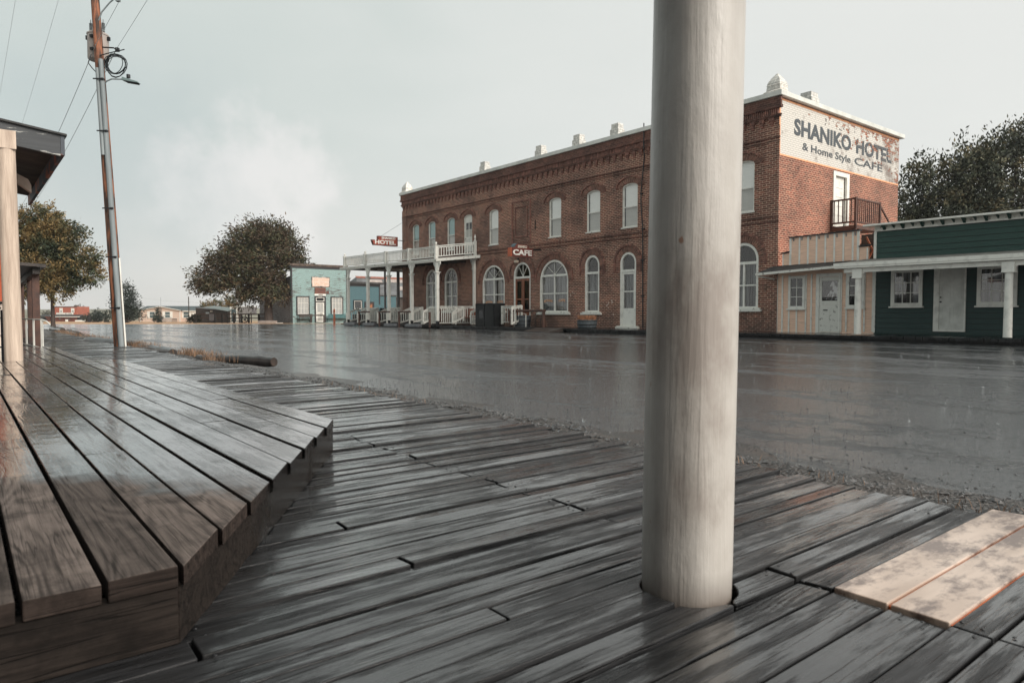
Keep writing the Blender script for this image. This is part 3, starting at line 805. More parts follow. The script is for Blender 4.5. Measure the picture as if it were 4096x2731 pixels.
# porch roof: fascia on the front rake (at u=9), eave along u to 13.2, pitch falls to the street
def zr(v): return 2.725 + (0.94 - v) * 0.126
rf = MB()
rf.hexa([(-3.5, 9.14, zr(-3.5) - .05), (0.94, 9.14, zr(.91) - .05), (0.94, 13.6, zr(.91) - .05), (-3.5, 13.6, zr(-3.5) - .05),
         (-3.5, 9.14, zr(-3.5)), (0.93, 9.14, zr(.93)), (0.93, 13.6, zr(.93)), (-3.5, 13.6, zr(-3.5))])
M_SOFFIT = mat('brown_stained_soffit', (0.115, 0.085, 0.07), (0.05, 0.038, 0.033), 0.8, 3.0)
rf.build('porch_roof', M_SOFFIT, ls)
fa = MB()
fa.hexa([(-3.5, 9.08, zr(-3.5) - .21), (0.925, 9.08, zr(.89) - .21), (0.925, 9.135, zr(.89) - .21), (-3.5, 9.135, zr(-3.5) - .21),
         (-3.5, 9.08, zr(-3.5) + .012), (0.925, 9.08, zr(.89) + .012), (0.925, 9.135, zr(.89) + .012), (-3.5, 9.135, zr(-3.5) + .012)])
M_FASCIA = siding_mat('flaking_charcoal_fascia', (0.045, 0.05, 0.056), (0.55, 0.55, 0.52), 0.55)
fa.build('fascia', M_FASCIA, ls)
ed = MB(); ed.box(0.927, 0.965, 9.075, 13.61, zr(.9) - .20, zr(.93) + .02); ed.build('eave_board', mat('rusty_eave_board', (0.34, 0.10, 0.05), (0.05, 0.06, 0.075), 0.6, 3, lo=.5, hi=.6), ls)
ct = MB(); ct.hexa([(-3.5, 9.05, zr(-3.5) + .014), (0.985, 9.05, zr(.96) + .014), (0.985, 13.63, zr(.96) + .022), (-3.5, 13.63, zr(-3.5) + .022),
                    (-3.5, 9.05, zr(-3.5) + .035), (0.985, 9.05, zr(.96) + .035), (0.985, 13.63, zr(.96) + .043), (-3.5, 13.63, zr(-3.5) + .043)])
ct.build('roofing', M_ROOF, ls)
# end wall facing the camera
wl = MB(); wl.box(-4.2, 0.60, 11.2, 11.4, 0.3, 2.75); wl.build('wall', mat('cream_wall_paint', (0.60, 0.53, 0.46), (0.50, 0.44, 0.38), 0.7, 2), ls)
bl = MB()
for i in range(6):
    for j in range(9):
        x1 = 0.615 - j * .40 - (0.2 if i % 2 else 0); bl.box(x1 - .39, min(x1, .615), 11.165, 11.2, 0.3 + i*.112, 0.3 + i*.112 + .106)
bl.build('block_facing', mat('cream_blocks', (0.64, 0.58, 0.50), (0.54, 0.48, 0.42), 0.7, 3), ls, bev=.003)
M_ORANGE = mat('orange_paint', (0.62, 0.13, 0.04), (0.40, 0.075, 0.025), 0.5, 4)
wf = MB()
for x0, x1, z0, z1 in [(-.9, .49, .96, 1.02), (.43, .49, 1.02, 2.08), (-.9, .49, 2.08, 2.16), (.33, .36, 1.02, 2.08), (-.9, .43, 1.50, 1.53)]: wf.box(x0, x1, 11.11, 11.16, z0, z1)
wf.build('window_frame', M_ORANGE, ls)
b = MB(); b.box(-.9, .43, 11.135, 11.15, 1.02, 2.08); b.build('shutter', mat('burnt_orange_boards', (0.42, 0.085, 0.03), (0.2, 0.04, 0.018), 0.6, 6, (8, 8, .5)), ls)
hd = MB()
out = [(.73, 2.33), (.70, 2.40), (.50, 2.50), (.1, 2.60), (-.6, 2.62)]
inn = [(.73, 2.245), (.62, 2.33), (.48, 2.415), (.1, 2.50), (-.6, 2.52)]
for i in range(4):
    hd.hexa([(inn[i][0], 10.15, inn[i][1]), (out[i][0], 10.15, out[i][1]), (out[i][0], 10.27, out[i][1]), (inn[i][0], 10.27, inn[i][1]),
             (inn[i+1][0], 10.15, inn[i+1][1]), (out[i+1][0], 10.15, out[i+1][1]), (out[i+1][0], 10.27, out[i+1][1]), (inn[i+1][0], 10.27, inn[i+1][1])])
hd.build('curved_brace', mat('tan_arched_board', (0.50, 0.40, 0.33), (0.36, 0.27, 0.22), 0.7, 4), ls)
ws = thing('wall_sign', 'small white shield shaped sign with dark border on the left shop wall', 'sign', G(0.33, 11.4, 0), GRZ)
pts = [(-.13, 2.22), (.10, 2.22), (.135, 2.27), (.135, 2.40), (.10, 2.45), (-.13, 2.45)]
b = MB(); b.prism(pts, 'y', -.30, -.27); b.build('board', M_BLACK, ws)
b = MB(); b.prism([(x * .75, 2.335 + (z - 2.335) * .72) for x, z in pts], 'y', -.31, -.30); b.build('face', M_WHITE, ws)
b = MB(); b.box(-.03, .03, -.316, -.31, 2.31, 2.36); b.build('emblem', M_IRON, ws)

lp = thing('round_porch_post', 'pale peeled log post with square cap under the left shop porch roof', 'post', (-5.25, 7.33, 0), GRZ)
lp.rotation_euler = (0, R(-0.4), GRZ)
M_POST2 = mat('bare_pale_log', (0.60, 0.49, 0.40), (0.40, 0.31, 0.25), 0.7, 3, (9, 9, 0.6), bmp=.6)
post_shape(0.082, 0.30, 2.52, 8).build('shaft', M_POST2, lp, smooth=True)
b = MB(); b.box(-.085, .085, -.085, .085, 2.50, 2.69); b.build('cap_block', M_POST2, lp, bev=.006)

ir = thing('iron_handrail', 'black wrought iron stair rail with scroll at the left picture edge', 'handrail', G(.37, 9.25, 0), GRZ)
b = MB(); b.tube([(0, 0, .3), (0, 0, .84)], .012, 8); b.build('upright', M_IRON, ir)
sp_ = [(math.cos(t_ / 10) * (.06 - t_ * .0011), 0, 0.87 + math.sin(t_ / 10) * (.06 - t_ * .0011)) for t_ in range(0, 46, 3)]
b = MB(); b.tube([(-.9, 0, .93), (-.1, 0, .92)] + [(x + .0, y, z) for x, y, z in sp_[4:]], .011, 6); b.build('scroll', M_IRON, ir)
b = MB(); b.tube([(-.9, 0, .44), (0.03, 0, .44)], .009, 6); b.build('lower_bar', M_IRON, ir)

hr = thing('white_handrail', 'low white pipe handrail beside the dark porch posts at the left', 'handrail', (-8.57, 12.7, 0.0))
b = MB(); hpts = [Vector((0, 0, 0)), Vector((-.70, .8, 0)), Vector((-1.33, 1.5, 0)), Vector((-2.2, 2.5, 0))]
b.tube([(.22, -.1, .60), (.12, -.05, .66)] + [(p.x, p.y, .69) for p in hpts], .012, 8); b.build('top_rail', M_WHITE, hr)
b = MB(); b.tube([(p.x, p.y, .17) for p in hpts], .012, 8); b.build('bottom_rail', M_WHITE, hr)
for i, p in enumerate(hpts):
    b = MB(); b.box(p.x - (.02 if i == 0 else .012), p.x + (.02 if i == 0 else .012), p.y - .012, p.y + .012, .145, .69); b.build('upright', M_WHITE, hr)

dp = thing('dark_porch', 'dark timber porch behind the white handrail at the left', 'porch', G(0, 0), GRZ)
def dpost(x, y, w, zt):
    b = MB(); b.box(x - w, x + w, y - w, y + w, .12, zt); b.build('porch_post', M_BROWNWOOD, dp)
for (wx, wy, w) in [(-9.28, 13.6, .06), (-11.1, 16.1, .07), (-13.3, 18.9, .07)]:
    gx, gy = gridpt(wx, wy); dpost(gx, gy, w, 1.58)
g0 = gridpt(-9.28, 13.6); g1 = gridpt(-13.3, 18.9)
b = MB(); b.beam((g0[0], g0[1] - .25, 1.62), (g1[0], g1[1] + .2, 1.62), .12, .12); b.build('beam', M_DARKWOOD, dp)
b = MB(); b.hexa([(-4, 16.0, 2.0), (1.35, 16.0, 1.68), (1.35, 23.8, 1.68), (-4, 23.8, 2.0), (-4, 16.0, 2.06), (1.35, 16.0, 1.74), (1.35, 23.8, 1.74), (-4, 23.8, 2.06)]); b.build('roof', M_DARKWOOD, dp)
b = MB(); b.box(-4, -0.35, 16.4, 23.6, .12, 1.9); b.build('wall', M_BROWNWOOD, dp)
# ================================================================== HOTEL   local x = grid v (0 at the street face), y = grid u (0 at the near corner)
hot = thing('hotel', 'two storey red brick hotel with arched windows, white coping and porch wrapping the far corner', 'hotel', HC, GRZ)
HL, HD, HT = 26.1, 9.45, 8.30
up = [(24.5, .40), (22.62, .40), (20.55, .40), (18.84, .42), (16.44, .41), (11.58, .435), (9.02, .43), (6.85, .44), (4.20, .43), (1.37, .43)]
ZB, ZS, RS = 4.47, 6.16, .16
low = [('A', 22.62, .70, .95, 2.73), ('A', 20.58, .68, .95, 2.75), ('A', 16.48, .99, .95, 2.39), ('D', 14.07, .68, .17, 2.72), ('A', 11.66, 1.02, .86, 2.36),
       ('S', 9.08, .46, .86, 2.97), ('P', 6.93, .46, .22, 2.96), ('S', 4.2, .46, .86, 2.97), ('S', 1.35, .62, .98, 2.75)]
holes = []
for yc, w in up:
    zb = ZB if abs(yc - 18.84) > .1 else 3.98
    holes.append(arch(yc, w, zb, ZS, RS, 8))
for k, yc, w, zb, zs in low: holes.append(arch(yc, w, zb, zs, w, 16))
bm = wall_with_holes([(0, -.05), (HL, -.05), (HL, HT), (0, HT)], holes, lambda p: (0.0, p[0], p[1]), (0.16, 0, 0))
bm_obj(bm, 'front_wall', M_BRICK, hot)
bm = wall_with_holes([(0, -.05), (HD, -.05), (HD, HT), (0, HT)], [[(3.90, 4.17), (4.95, 4.17), (4.95, 6.14), (3.90, 6.14)]], lambda p: (p[0], 0.0, p[1]), (0, 0.14, 0))
bm_obj(bm, 'side_wall', M_BRICK2, hot)
b = MB(); b.add([(0, HL, 0), (HD, HL, 0), (HD, HL, HT), (0, HL, HT), (HD, 0, 0), (HD, 0, HT)], [(0, 1, 2, 3), (1, 4, 5, 2)]); b.build('rear_walls', M_BRICK2, hot)
b = MB(); b.box(0.2, HD - .1, 0.2, HL - .2, 8.05, 8.15); b.build('roof', M_ROOF, hot)
b = MB(); b.box(-.17, .32, -.17, HL + .17, 8.302, 8.47); b.box(.322, HD + .17, -.17, .32, 8.302, 8.465); b.box(.322, HD + .17, HL - .3, HL + .17, 8.302, 8.465); b.box(HD - .3, HD + .165, .322, HL - .302, 8.302, 8.46)
b.build('coping', M_COPING, hot, bev=.012)
# corbelled brick bands
cb = MB()
def band(z0, z1, p, y0=-.0, y1=HL): cb.box(-p, -.001, y0 - p, y1 + p, z0, z1)
for z0, z1, p in [(8.0, 8.299, .10), (7.90, 8.0, .135), (7.66, 7.70, .10), (7.60, 7.66, .075), (6.90, 6.94, .05), (6.78, 6.82, .045), (4.16, 4.22, .05), (3.99, 4.03, .04)]: band(z0, z1, p)
cb.build('corbel_band', brick_mat('dark_band_brick', (0.085, 0.04, 0.032), (0.19, 0.08, 0.06), (0.26, 0.17, 0.13), 0.55, .21, .0745, .006), hot)
sd = MB(); y = 0.0
while y < HL: sd.box(-.085, -.002, y, y + .055, 7.702, 7.898); y += .078
sd.build('soldier_course', M_VOUSS, hot)
y = .18
while y < HL - .1:
    dn = MB(); dn.box(-.075, -.002, y, y + .19, 7.50, 7.598); dn.box(-.05, -.002, y + .03, y + .16, 7.40, 7.498); dn.box(-.028, -.002, y + .05, y + .14, 7.33, 7.398); dn.build('dentil', M_VOUSS, hot); y += .372
pi = MB()
for y0 in (-.03, HL - .52): pi = MB(); pi.box(-.03, -.002, y0, y0 + .55, 0, 7.32); pi.build('corner_pilaster', M_BRICK, hot)
# panel of raised brick
pn = MB()
for (y0, y1, z0, z1, t, p) in [(13.36, 14.86, 4.33, 6.50, .07, .045), (13.62, 14.60, 4.66, 6.20, .05, .035)]:
    pn.box(-p, -.002, y0, y1, z1 - t, z1); pn.box(-p, -.002, y0, y1, z0, z0 + t); pn.box(-p, -.002, y0, y0 + t, z0 + t, z1 - t); pn.box(-p, -.002, y1 - t, y1, z0 + t, z1 - t)
pn.build('brick_panel', M_VOUSS, hot)
b = MB(); b.box(-.02, -.001, 13.0, 13.05, 4.92, 5.42); b.build('wall_slot', M_BLACK, hot)

def arch_ring(yc, w, zs, rise, t, n, p, stilt=0.0, keel=0.0):
    """radial bricks round an opening on a bed of mortar"""
    vb = MB(); g = 0.15
    for k in range(n):
        a0, a1 = math.pi * (k + g) / n, math.pi * (k + 1 - g) / n
        q = []
        for xx in (-p, -.004):
            for (aa, ww, rr) in ((a0, w, rise), (a1, w, rise), (a1, w + t, rise + t), (a0, w + t, rise + t)):
                q.append((xx, yc + ww * math.cos(aa), zs + rr * math.sin(aa)))
        vb.hexa(q)
    i = 0; z = zs - .005
    while z > zs - stilt:
        for s in (-1, 1): vb.box(-p, -.004, yc + s * w, yc + s * (w + t), z - .062, z)
        z -= .0745
    if keel:
        n2 = int(n * .8)
        for k in range(n2):
            a0, a1 = math.pi * (k + .03) / n2, math.pi * (k + .97) / n2; q = []
            for xx in (-p - .03, -.004):
                for (aa, ww, rr) in ((a0, w + t + .012, rise + t + .012), (a1, w + t + .012, rise + t + .012), (a1, w + t + keel, rise + t + keel), (a0, w + t + keel, rise + t + keel)):
                    q.append((xx, yc + ww * math.cos(aa), zs + rr * math.sin(aa)))
            vb.hexa(q)
        z = zs - .005
        while z > zs - stilt:
            for s in (-1, 1): vb.box(-p - .03, -.004, yc + s * (w + t + .012), yc + s * (w + t + keel), z - .19, z)
            z -= .2
    o = vb.build('arch', M_VOUSS, hot)
    bed = MB(); oo = [(yc + (w + t) * math.cos(math.pi * k / 16), zs + (rise + t) * math.sin(math.pi * k / 16)) for k in range(17)]
    ii = [(yc + w * math.cos(math.pi * k / 16), zs + rise * math.sin(math.pi * k / 16)) for k in range(17)]
    for k in range(16):
        bed.add([(-p + .012, *ii[k]), (-p + .012, *oo[k]), (-p + .012, *oo[k+1]), (-p + .012, *ii[k+1])], [(0, 1, 2, 3)])
    bed.build('mortar', M_MORTAR, o)

def pane_board(nm, y0, y1, z0, z1, m, par, x=.15):
    b = MB(); b.box(x, x + .012, y0, y1, z0, z1); return b.build(nm, m, par)
# ---- upper sash windows
for i, (yc, w) in enumerate(up):
    arch_ring(yc, w + .04, ZS, RS, .21, 15 if w < .42 else 16, .02, .0, .0)
    hb = MB(); n = 9
    for k in range(n):                  # projecting hood course over the arch
        a0, a1 = math.pi * k / n, math.pi * (k + 1) / n; q = []
        for xx in (-.06, -.004):
            for aa, e in ((a0, .25), (a1, .25), (a1, .31), (a0, .31)):
                q.append((xx, yc + (w + .04 + e) * math.cos(aa), ZS + (RS + e) * math.sin(aa)))
        hb.hexa(q)
    hb.build('hood_course', M_VOUSS, hot)
    if abs(yc - 18.84) < .1:
        dr = thing('balcony_door', None, None); dr.parent = hot
        fr = MB(); fr.ring(arch(yc, w, 3.98, ZS, RS, 8), arch(yc, w - .06, 4.0, ZS - .02, RS - .03, 8), 'x', .05, .12); fr.build('door_frame', M_WHITE, dr)
        b = MB(); b.prism(arch(yc, w - .06, 4.0, ZS - .02, RS - .03, 8), 'x', .09, .12); b.build('leaf', M_WHITE, dr)
        for yy in (-.15, .15):
            for zz, mm in ((5.28, M_BLIND2), (5.68, M_GREYSIDE)):
                b = MB(); b.box(.082, .088, yc + yy - .115, yc + yy + .115, zz - .19, zz + .19); b.build('pane', mm, dr)
        b = MB(); b.box(.07, .088, yc - .30, yc + .30, 4.95, 5.02); b.box(.07, .088, yc - .30, yc + .30, 4.45, 4.50); b.build('rails', M_WHITE, dr)
        b = MB(); b.lathe([(.02, 0), (.03, .03), (.0, .05)], (0.07, yc + .3, 4.98), 8); b.build('knob', M_IRON, dr)
        continue
    wn = thing('sash_window', None, None); wn.parent = hot
    fr = MB(); fr.ring(arch(yc, w, ZB, ZS, RS, 8), arch(yc, w - .045, ZB + .05, ZS - .01, RS - .035, 8), 'x', .04, .12)
    zm = 5.33
    fr.box(.05, .115, yc - w + .04, yc + w - .04, zm - .022, zm + .022)
    fr.box(.065, .10, yc - w + .045, yc - w + .075, ZB + .05, ZS); fr.box(.065, .10, yc + w - .075, yc + w - .045, ZB + .05, ZS)
    fr.build('frame', M_WHITE, wn)
    b = MB(); b.prism(arch(yc, w - .05, zm, ZS - .01, RS - .04, 8), 'x', .096, .100); b.box(.088, .092, yc - w + .05, yc + w - .05, ZB + .05, zm); b.build('pane', M_GLASS, wn)
    top = M_BLINDT if i < 3 else M_BLIND
    b = MB(); b.prism(arch(yc, w, zm - .04, ZS, RS - .02, 8), 'x', .132, .140); b.build('upper_blind', top, wn)
    pane_board('lower_blind', yc - w + .10, yc + w, ZB, zm - .02, M_BLIND2, wn, .145)
    if i >= 3 or True: pane_board('dark_gap', yc + w - .10, yc + w + .02, ZB, ZS, M_DARKROOM, wn, .125) if i > 4 else None
    sl = MB(); sl.box(-.035, .05, yc - w - .03, yc + w + .03, ZB - .05, ZB + .005); sl.build('sill', M_WHITE_OLD if i > 4 else M_WHITE, wn)
# ---- lower arched windows and doors
M_GOLD = mat('gilt_lettering', (0.80, 0.42, 0.24), (0.6, 0.3, 0.16), 0.4, 9, bmp=0)
for k, yc, w, zb, zs in low:
    n = int(math.pi * (w + .1) / .078)
    arch_ring(yc, w + .03, zs, w + .03, .215, n, .02, max(0.0, zs - 2.62) if k != 'A' or w < .8 else .0, .10)
    it = .10
    nm = 'arched_window' if k in 'AS' else ('cafe_door' if k == 'D' else 'street_door')
    wn = thing(nm, None, None); wn.parent = hot
    fr = MB(); fr.ring(arch(yc, w, zb, zs, w, 16), arch(yc, w - .10, zb + (.02 if k in 'DP' else .08), zs, w - .10, 16), 'x', .02, .15)
    tz = 2.63
    fr.box(.03, .13, yc - w + .09, yc + w - .09, tz - .05, tz + .05)
    if k in 'AS':
        if w > .55: fr.box(.05, .12, yc - .035, yc + .035, zb + .08, tz - .05)
        zc = (zb + tz) / 2 + .02
        fr.box(.055, .115, yc - w + .09, yc + w - .09, zc - .025, zc + .025)
    if k in 'AD' and not (yc > 19 and False):
        for s in (-1, 0, 1):            # sunburst bars in the head
            rr = w - .1; a = math.pi / 2 + s * .62
            fr.beam((.08, yc, tz + .05), (.08, yc + (rr - .01) * math.cos(a), zs + (rr - .01) * math.sin(a)), .022, .02)
    fr.build('frame', M_WHITE, wn)
    inset = arch(yc, w - .08, zb, zs, w - .08, 16)
    if k in 'AS':
        b = MB(); b.prism(inset, 'x', .100, .104); b.build('pane', M_GLASS_R if w > .8 else M_GLASS, wn)
        sl = MB(); sl.box(-.11, .02, yc - w - .17, yc + w + .17, zb - .11, zb - .02); sl.box(-.07, .02, yc - w - .10, yc + w + .10, zb - .02, zb + .03); sl.build('sill', M_WHITE_OLD, wn)
        # gathered curtains with real folds
        cm = MB(); cv = []; cf = []
        y0, y1 = yc - w + .02, yc + w - .02; nn = int((y1 - y0) / .022); rn = random.Random(int(yc * 10))
        ph = rn.uniform(0, 6)
        for j in range(nn + 1):
            yy = y0 + (y1 - y0) * j / nn; xx = .26 + .035 * math.sin(j * .95 + ph + 1.3 * math.sin(j * .23)) + .015 * math.sin(j * 2.1)
            cv += [(xx, yy, zb), (xx + .01, yy, tz + .02)]
            if j and not (k == 'A' and abs(yy - yc) < .05): cf.append((2*j - 2, 2*j, 2*j + 1, 2*j - 1))
        cm.add(cv, cf); cm.build('curtain', M_CURTAIN, wn, smooth=True)
    if k == 'D':
        for s in (-1, 1):
            lf = MB(); ya, yb = (yc + .01, yc + w - .10) if s > 0 else (yc - w + .10, yc - .01)
            lf.ring([(ya, .19), (yb, .19), (yb, 2.575), (ya, 2.575)], [(ya + .09, .86), (yb - .09, .86), (yb - .09, 2.45), (ya + .09, 2.45)], 'x', .06, .11)
            lf.box(.075, .10, ya + .09, yb - .09, .19, .87); lf.box(.07, .10, ya + .08, yb - .08, 1.50, 1.56)
            leaf = lf.build('door_leaf', M_DOORWOOD, wn)
            b = MB(); b.box(.085, .09, ya + .09, yb - .09, .87, 2.45); b.build('pane', M_GLASS_R, wn)
        b = MB(); b.prism(arch(yc, w - .09, 2.68, zs, w - .09, 16), 'x', .09, .094); b.build('fanlight', M_GLASS_R, wn)
    if k == 'P':
        lf = MB(); ya, yb = yc - w + .10, yc + w - .10
        lf.ring([(ya, .24), (yb, .24), (yb, 2.575), (ya, 2.575)], [(ya + .08, 1.02), (yb - .08, 1.02), (yb - .08, 2.48), (ya + .08, 2.48)], 'x', .06, .11)
        lf.box(.08, .105, ya + .08, yb - .08, .24, 1.03); lf.box(.065, .085, ya + .11, yb - .11, .90, .94); lf.box(.065, .085, ya + .11, yb - .11, .42, .46); lf.box(.065, .10, ya + .07, yb - .07, 1.72, 1.77)
        leaf = lf.build('door_leaf', M_WHITE, wn)
        b = MB(); b.box(.085, .09, ya + .08, yb - .08, 1.03, 2.48); b.build('pane', M_GLASS, wn)
        b = MB(); b.prism(arch(yc, w - .09, 2.68, zs, w - .09, 16), 'x', .09, .094); b.build('fanlight', M_GLASS, wn)
        cm = MB(); cv = []; cf = []
        for j in range(31):
            yy = ya + .05 + (yb - ya - .1) * j / 30; cv += [(.24 + .02 * math.sin(j * 1.1), yy, 1.0), (.24 + .02 * math.sin(j * 1.1), yy, 2.5)]
            if j: cf.append((2*j - 2, 2*j, 2*j + 1, 2*j - 1))
        cm.add(cv, cf); cm.build('curtain', M_CURTAIN, wn)
        sl = MB(); sl.box(-.16, .03, yc - w - .22, yc + w + .12, .17, .235); sl.box(-.11, .03, yc - w - .16, yc + w + .08, .235, .27); sl.build('sill', M_WHITE_OLD, wn)
# room behind the glass
b = MB(); b.box(1.3, 1.35, .2, HL - .2, 0.1, 3.9); b.box(.2, 1.3, .2, HL - .2, 3.75, 3.8); b.box(.2, 1.3, .2, HL - .2, .1, .14); b.build('interior', M_DARKROOM, hot)
b = MB(); b.box(.9, .95, .2, HL - .2, 4.0, 7.0); b.build('upper_interior', M_DARKROOM, hot)
for ww, tx, fy in [(11.66, 1.0, 0), (16.48, .9, 0)]:
    text('window_lettering', 'RESTAURANT', M_GOLD, hot, (.094, ww + .80, 1.335), (0, -1, 0), (0, 0, 1), .62, .11, .004, arc=.05, bold=.02)
    text('window_lettering', 'CAFE', M_GOLD, hot, (.094, ww - .26, 1.35), (0, -1, 0), (0, 0, 1), .46, .12, .004, arc=.03, bold=.02)
b = MB(); b.box(.09, .098, 15.72, 16.02, 1.14, 1.30); b.build('window_notice', mat('notice_card', (0.22, 0.17, 0.14), None, 0.6, 5), hot)
# white scars where plaster came off
sc = MB(); rn = random.Random(12)
for yc, zc, nn in [(10.35, 1.75, 3), (8.0, 1.33, 5), (8.0, 1.1, 3), (5.85, 1.2, 2), (13.1, 1.1, 1), (7.6, .75, 1), (15.4, 1.15, 2), (10.0, .85, 1)]:
    for _ in range(nn):
        y0, z0 = yc + rn.uniform(-.16, .16), zc + rn.uniform(-.1, .1); r = rn.uniform(.025, .055)
        sc.prism([(y0 + r * rn.uniform(.5, 1.3) * math.cos(a), z0 + r * rn.uniform(.4, 1) * math.sin(a)) for a in (0, 1, 2, 3, 4, 5)], 'x', -.006, -.001)
sc.build('plaster_scars', mat('bare_plaster', (0.62, 0.52, 0.46), (0.5, 0.4, 0.34), 0.8, 5), hot)
# conduit down the wall
dp_ = MB(); dp_.tube([(-.14, 5.98, 8.62), (-.14, 5.98, 7.6), (-.05, 6.02, 7.3), (-.05, 6.19, 5.8), (-.05, 6.18, 5.3), (-.05, 6.08, 4.3), (-.05, 6.04, .2)], .024, 8)
for z in (5.75, 4.3, 1.5, 3.0): dp_.box(-.085, -.003, 6.0 if z < 5 else 6.1, 6.22 if z > 5 else 6.14, z, z + .05)
dp_.build('downpipe', M_IRON, hot)
# ---- chimneys and corner finials
def chimney(nm, x, y, w, d, z0, z1):
    b = MB(); h = z1 - z0
    b.box(x - w/2, x + w/2, y - d/2, y + d/2, z0, z0 + h * .42)
    b.box(x - w/2 - .04, x + w/2 + .04, y - d/2 - .04, y + d/2 + .04, z0 + h * .42, z0 + h * .52)
    b.box(x - w/2 - .08, x + w/2 + .08, y - d/2 - .08, y + d/2 + .08, z0 + h * .52, z0 + h * .80)
    b.box(x - w/2 - .04, x + w/2 + .04, y - d/2 - .04, y + d/2 + .04, z0 + h * .80, z1)
    o = b.build(nm, M_CHIM, hot)
    q = MB(); q.box(x - w/2 + .05, x + w/2 - .05, y - d/2 + .05, y + d/2 - .05, z1, z1 + .02); q.build('flue_cap', M_TAR, o)
    return o
for y in (18.57, 13.76, 10.99, 8.52): chimney('chimney', 1.0, y, .26, .34, 8.1, 9.30)
chimney('chimney', 3.05, .6, .42, .34, 8.1, 9.13)
def finial(x, y, s):
    b = MB(); n = 16
    prof = [(.40, 0), (.42, .05), (.33, .10), (.31, .26), (.33, .28), (.31, .30), (.30, .36), (.26, .44), (.19, .54), (.10, .64), (.02, .72)]
    # four sided, softly rounded
    vs = []; fs = []
    for r, z in prof:
        for kx, ky in ((-1, -1), (0, -1.04), (1, -1), (1.04, 0), (1, 1), (0, 1.04), (-1, 1), (-1.04, 0)): vs.append((x + kx * r * s * .8, y + ky * r * s * .8, 8.45 + z * s))
    for i in range(len(prof) - 1):
        for k_ in range(8): fs.append((i*8 + k_, i*8 + (k_+1) % 8, (i+1)*8 + (k_+1) % 8, (i+1)*8 + k_))
    fs.append(tuple((len(prof)-1)*8 + k_ for k_ in range(8)))
    b.add(vs, fs); b.build('finial', M_CHIM, hot)
finial(.2, .22, 1.0); finial(.2, HL - .25, 1.0)

# ---- painted advertisement on the side wall
def ad_paint(name, paint, grime, thr, bscale, letter=False):
    m, t, b = newmat(name)
    t.nodes.remove([n_ for n_ in t.nodes if n_.type == 'OUTPUT_MATERIAL'][0])
    o = N(t, 'ShaderNodeOutputMaterial'); mx = N(t, 'ShaderNodeMixShader'); tr = N(t, 'ShaderNodeBsdfTransparent')
    c = N(t, 'ShaderNodeTexCoord'); s = N(t, 'ShaderNodeSeparateXYZ'); L(t, c.outputs['Object'], s.inputs[0])
    cb_ = N(t, 'ShaderNodeCombineXYZ'); L(t, s.outputs[0], cb_.inputs[0]); L(t, s.outputs[2], cb_.inputs[1])
    br = N(t, 'ShaderNodeTexBrick', offset=0.5); br.inputs['Scale'].default_value = 1.0; br.inputs['Mortar Size'].default_value = .0065
    br.inputs['Brick Width'].default_value = .21; br.inputs['Row Height'].default_value = .0745
    br.inputs['Color1'].default_value = (0, 0, 0, 1); br.inputs['Color2'].default_value = (1, 1, 1, 1); br.inputs['Mortar'].default_value = (.5, .5, .5, 1)
    L(t, cb_.outputs[0], br.inputs['Vector'])
    n = N(t, 'ShaderNodeTexNoise', i_Scale=bscale, i_Detail=6.0, i_Roughness=0.65); L(t, cb_.outputs[0], n.inputs['Vector'])
    # wear is worst towards the top and the far right end
    wx = math_(t, 'MULTIPLY_ADD', s.outputs[0], 0.027); L(t, n.outputs[0], wx.node.inputs[2])
    wz = math_(t, 'MULTIPLY_ADD', math_(t, 'SUBTRACT', s.outputs[2], 7.2), 0.10); L(t, wx, wz.node.inputs[2])
    per = math_(t, 'MULTIPLY_ADD', br.outputs[0], 0.26); L(t, wz, per.node.inputs[2])
    keep = ramp(t, per, [(thr, 1.0), (thr + .03, 0.0)])
    n2 = N(t, 'ShaderNodeTexNoise', i_Scale=1.1, i_Detail=8.0, i_Roughness=0.7); L(t, cb_.outputs[0], n2.inputs['Vector'])
    n2w = math_(t, 'MULTIPLY_ADD', s.outputs[0], 0.018); L(t, n2.outputs[0], n2w.node.inputs[2])
    col = ramp(t, n2w, [(0.60, paint), (0.74, grime)])
    col = mixc(t, math_(t, 'MULTIPLY', br.outputs[1], 0.7), col, tuple(x * .3 for x in paint))
    L(t, col, b.inputs['Base Color']); b.inputs['Roughness'].default_value = 0.7
    bump(t, b, math_(t, 'SUBTRACT', 1.0, br.outputs[1]), 0.6, 0.012)
    L(t, keep, mx.inputs[0]); L(t, tr.outputs[0], mx.inputs[1]); L(t, b.outputs[0], mx.inputs[2]); L(t, mx.outputs[0], o.inputs[0])
    return m
M_ADW = ad_paint('worn_white_wall_paint', (0.58, 0.56, 0.52), (0.22, 0.185, 0.165), 0.93, 2.2)
M_ADB = ad_paint('worn_black_letter_paint', (0.065, 0.078, 0.09), (0.10, 0.095, 0.095), 0.945, 3.8)
M_ADG = ad_paint('ghost_grey_lettering', (0.11, 0.10, 0.10), (0.08, 0.07, 0.065), 0.72, 2.6)
ad = tag(thing('painted_wall_advertisement', None, None), None); ad.parent = hot
b = MB(); b.box(.07, HD - .03, -.004, -.0015, 6.36, 8.25); b.build('painted_field', M_ADW, ad)
M_RIM = mat('orange_border_paint', (0.80, 0.40, 0.22), (0.6, 0.28, 0.15), 0.7, 6)  # orange paint of the advertisement border
b = MB(); b.box(.0, .07, -.006, -.0015, 6.30, 8.25); b.box(.0, HD - .03, -.006, -.0015, 8.20, 8.27); b.box(.0, HD - .03, -.006, -.0015, 6.30, 6.36); b.build('painted_border', M_RIM, ad)
X, Z = (1, 0, 0), (0, 0, 1)
text('lettering', 'SHANIKO', M_ADB, ad, (.95, -.0085, 7.13), X, Z, 4.2, .60, .003, bold=.04)
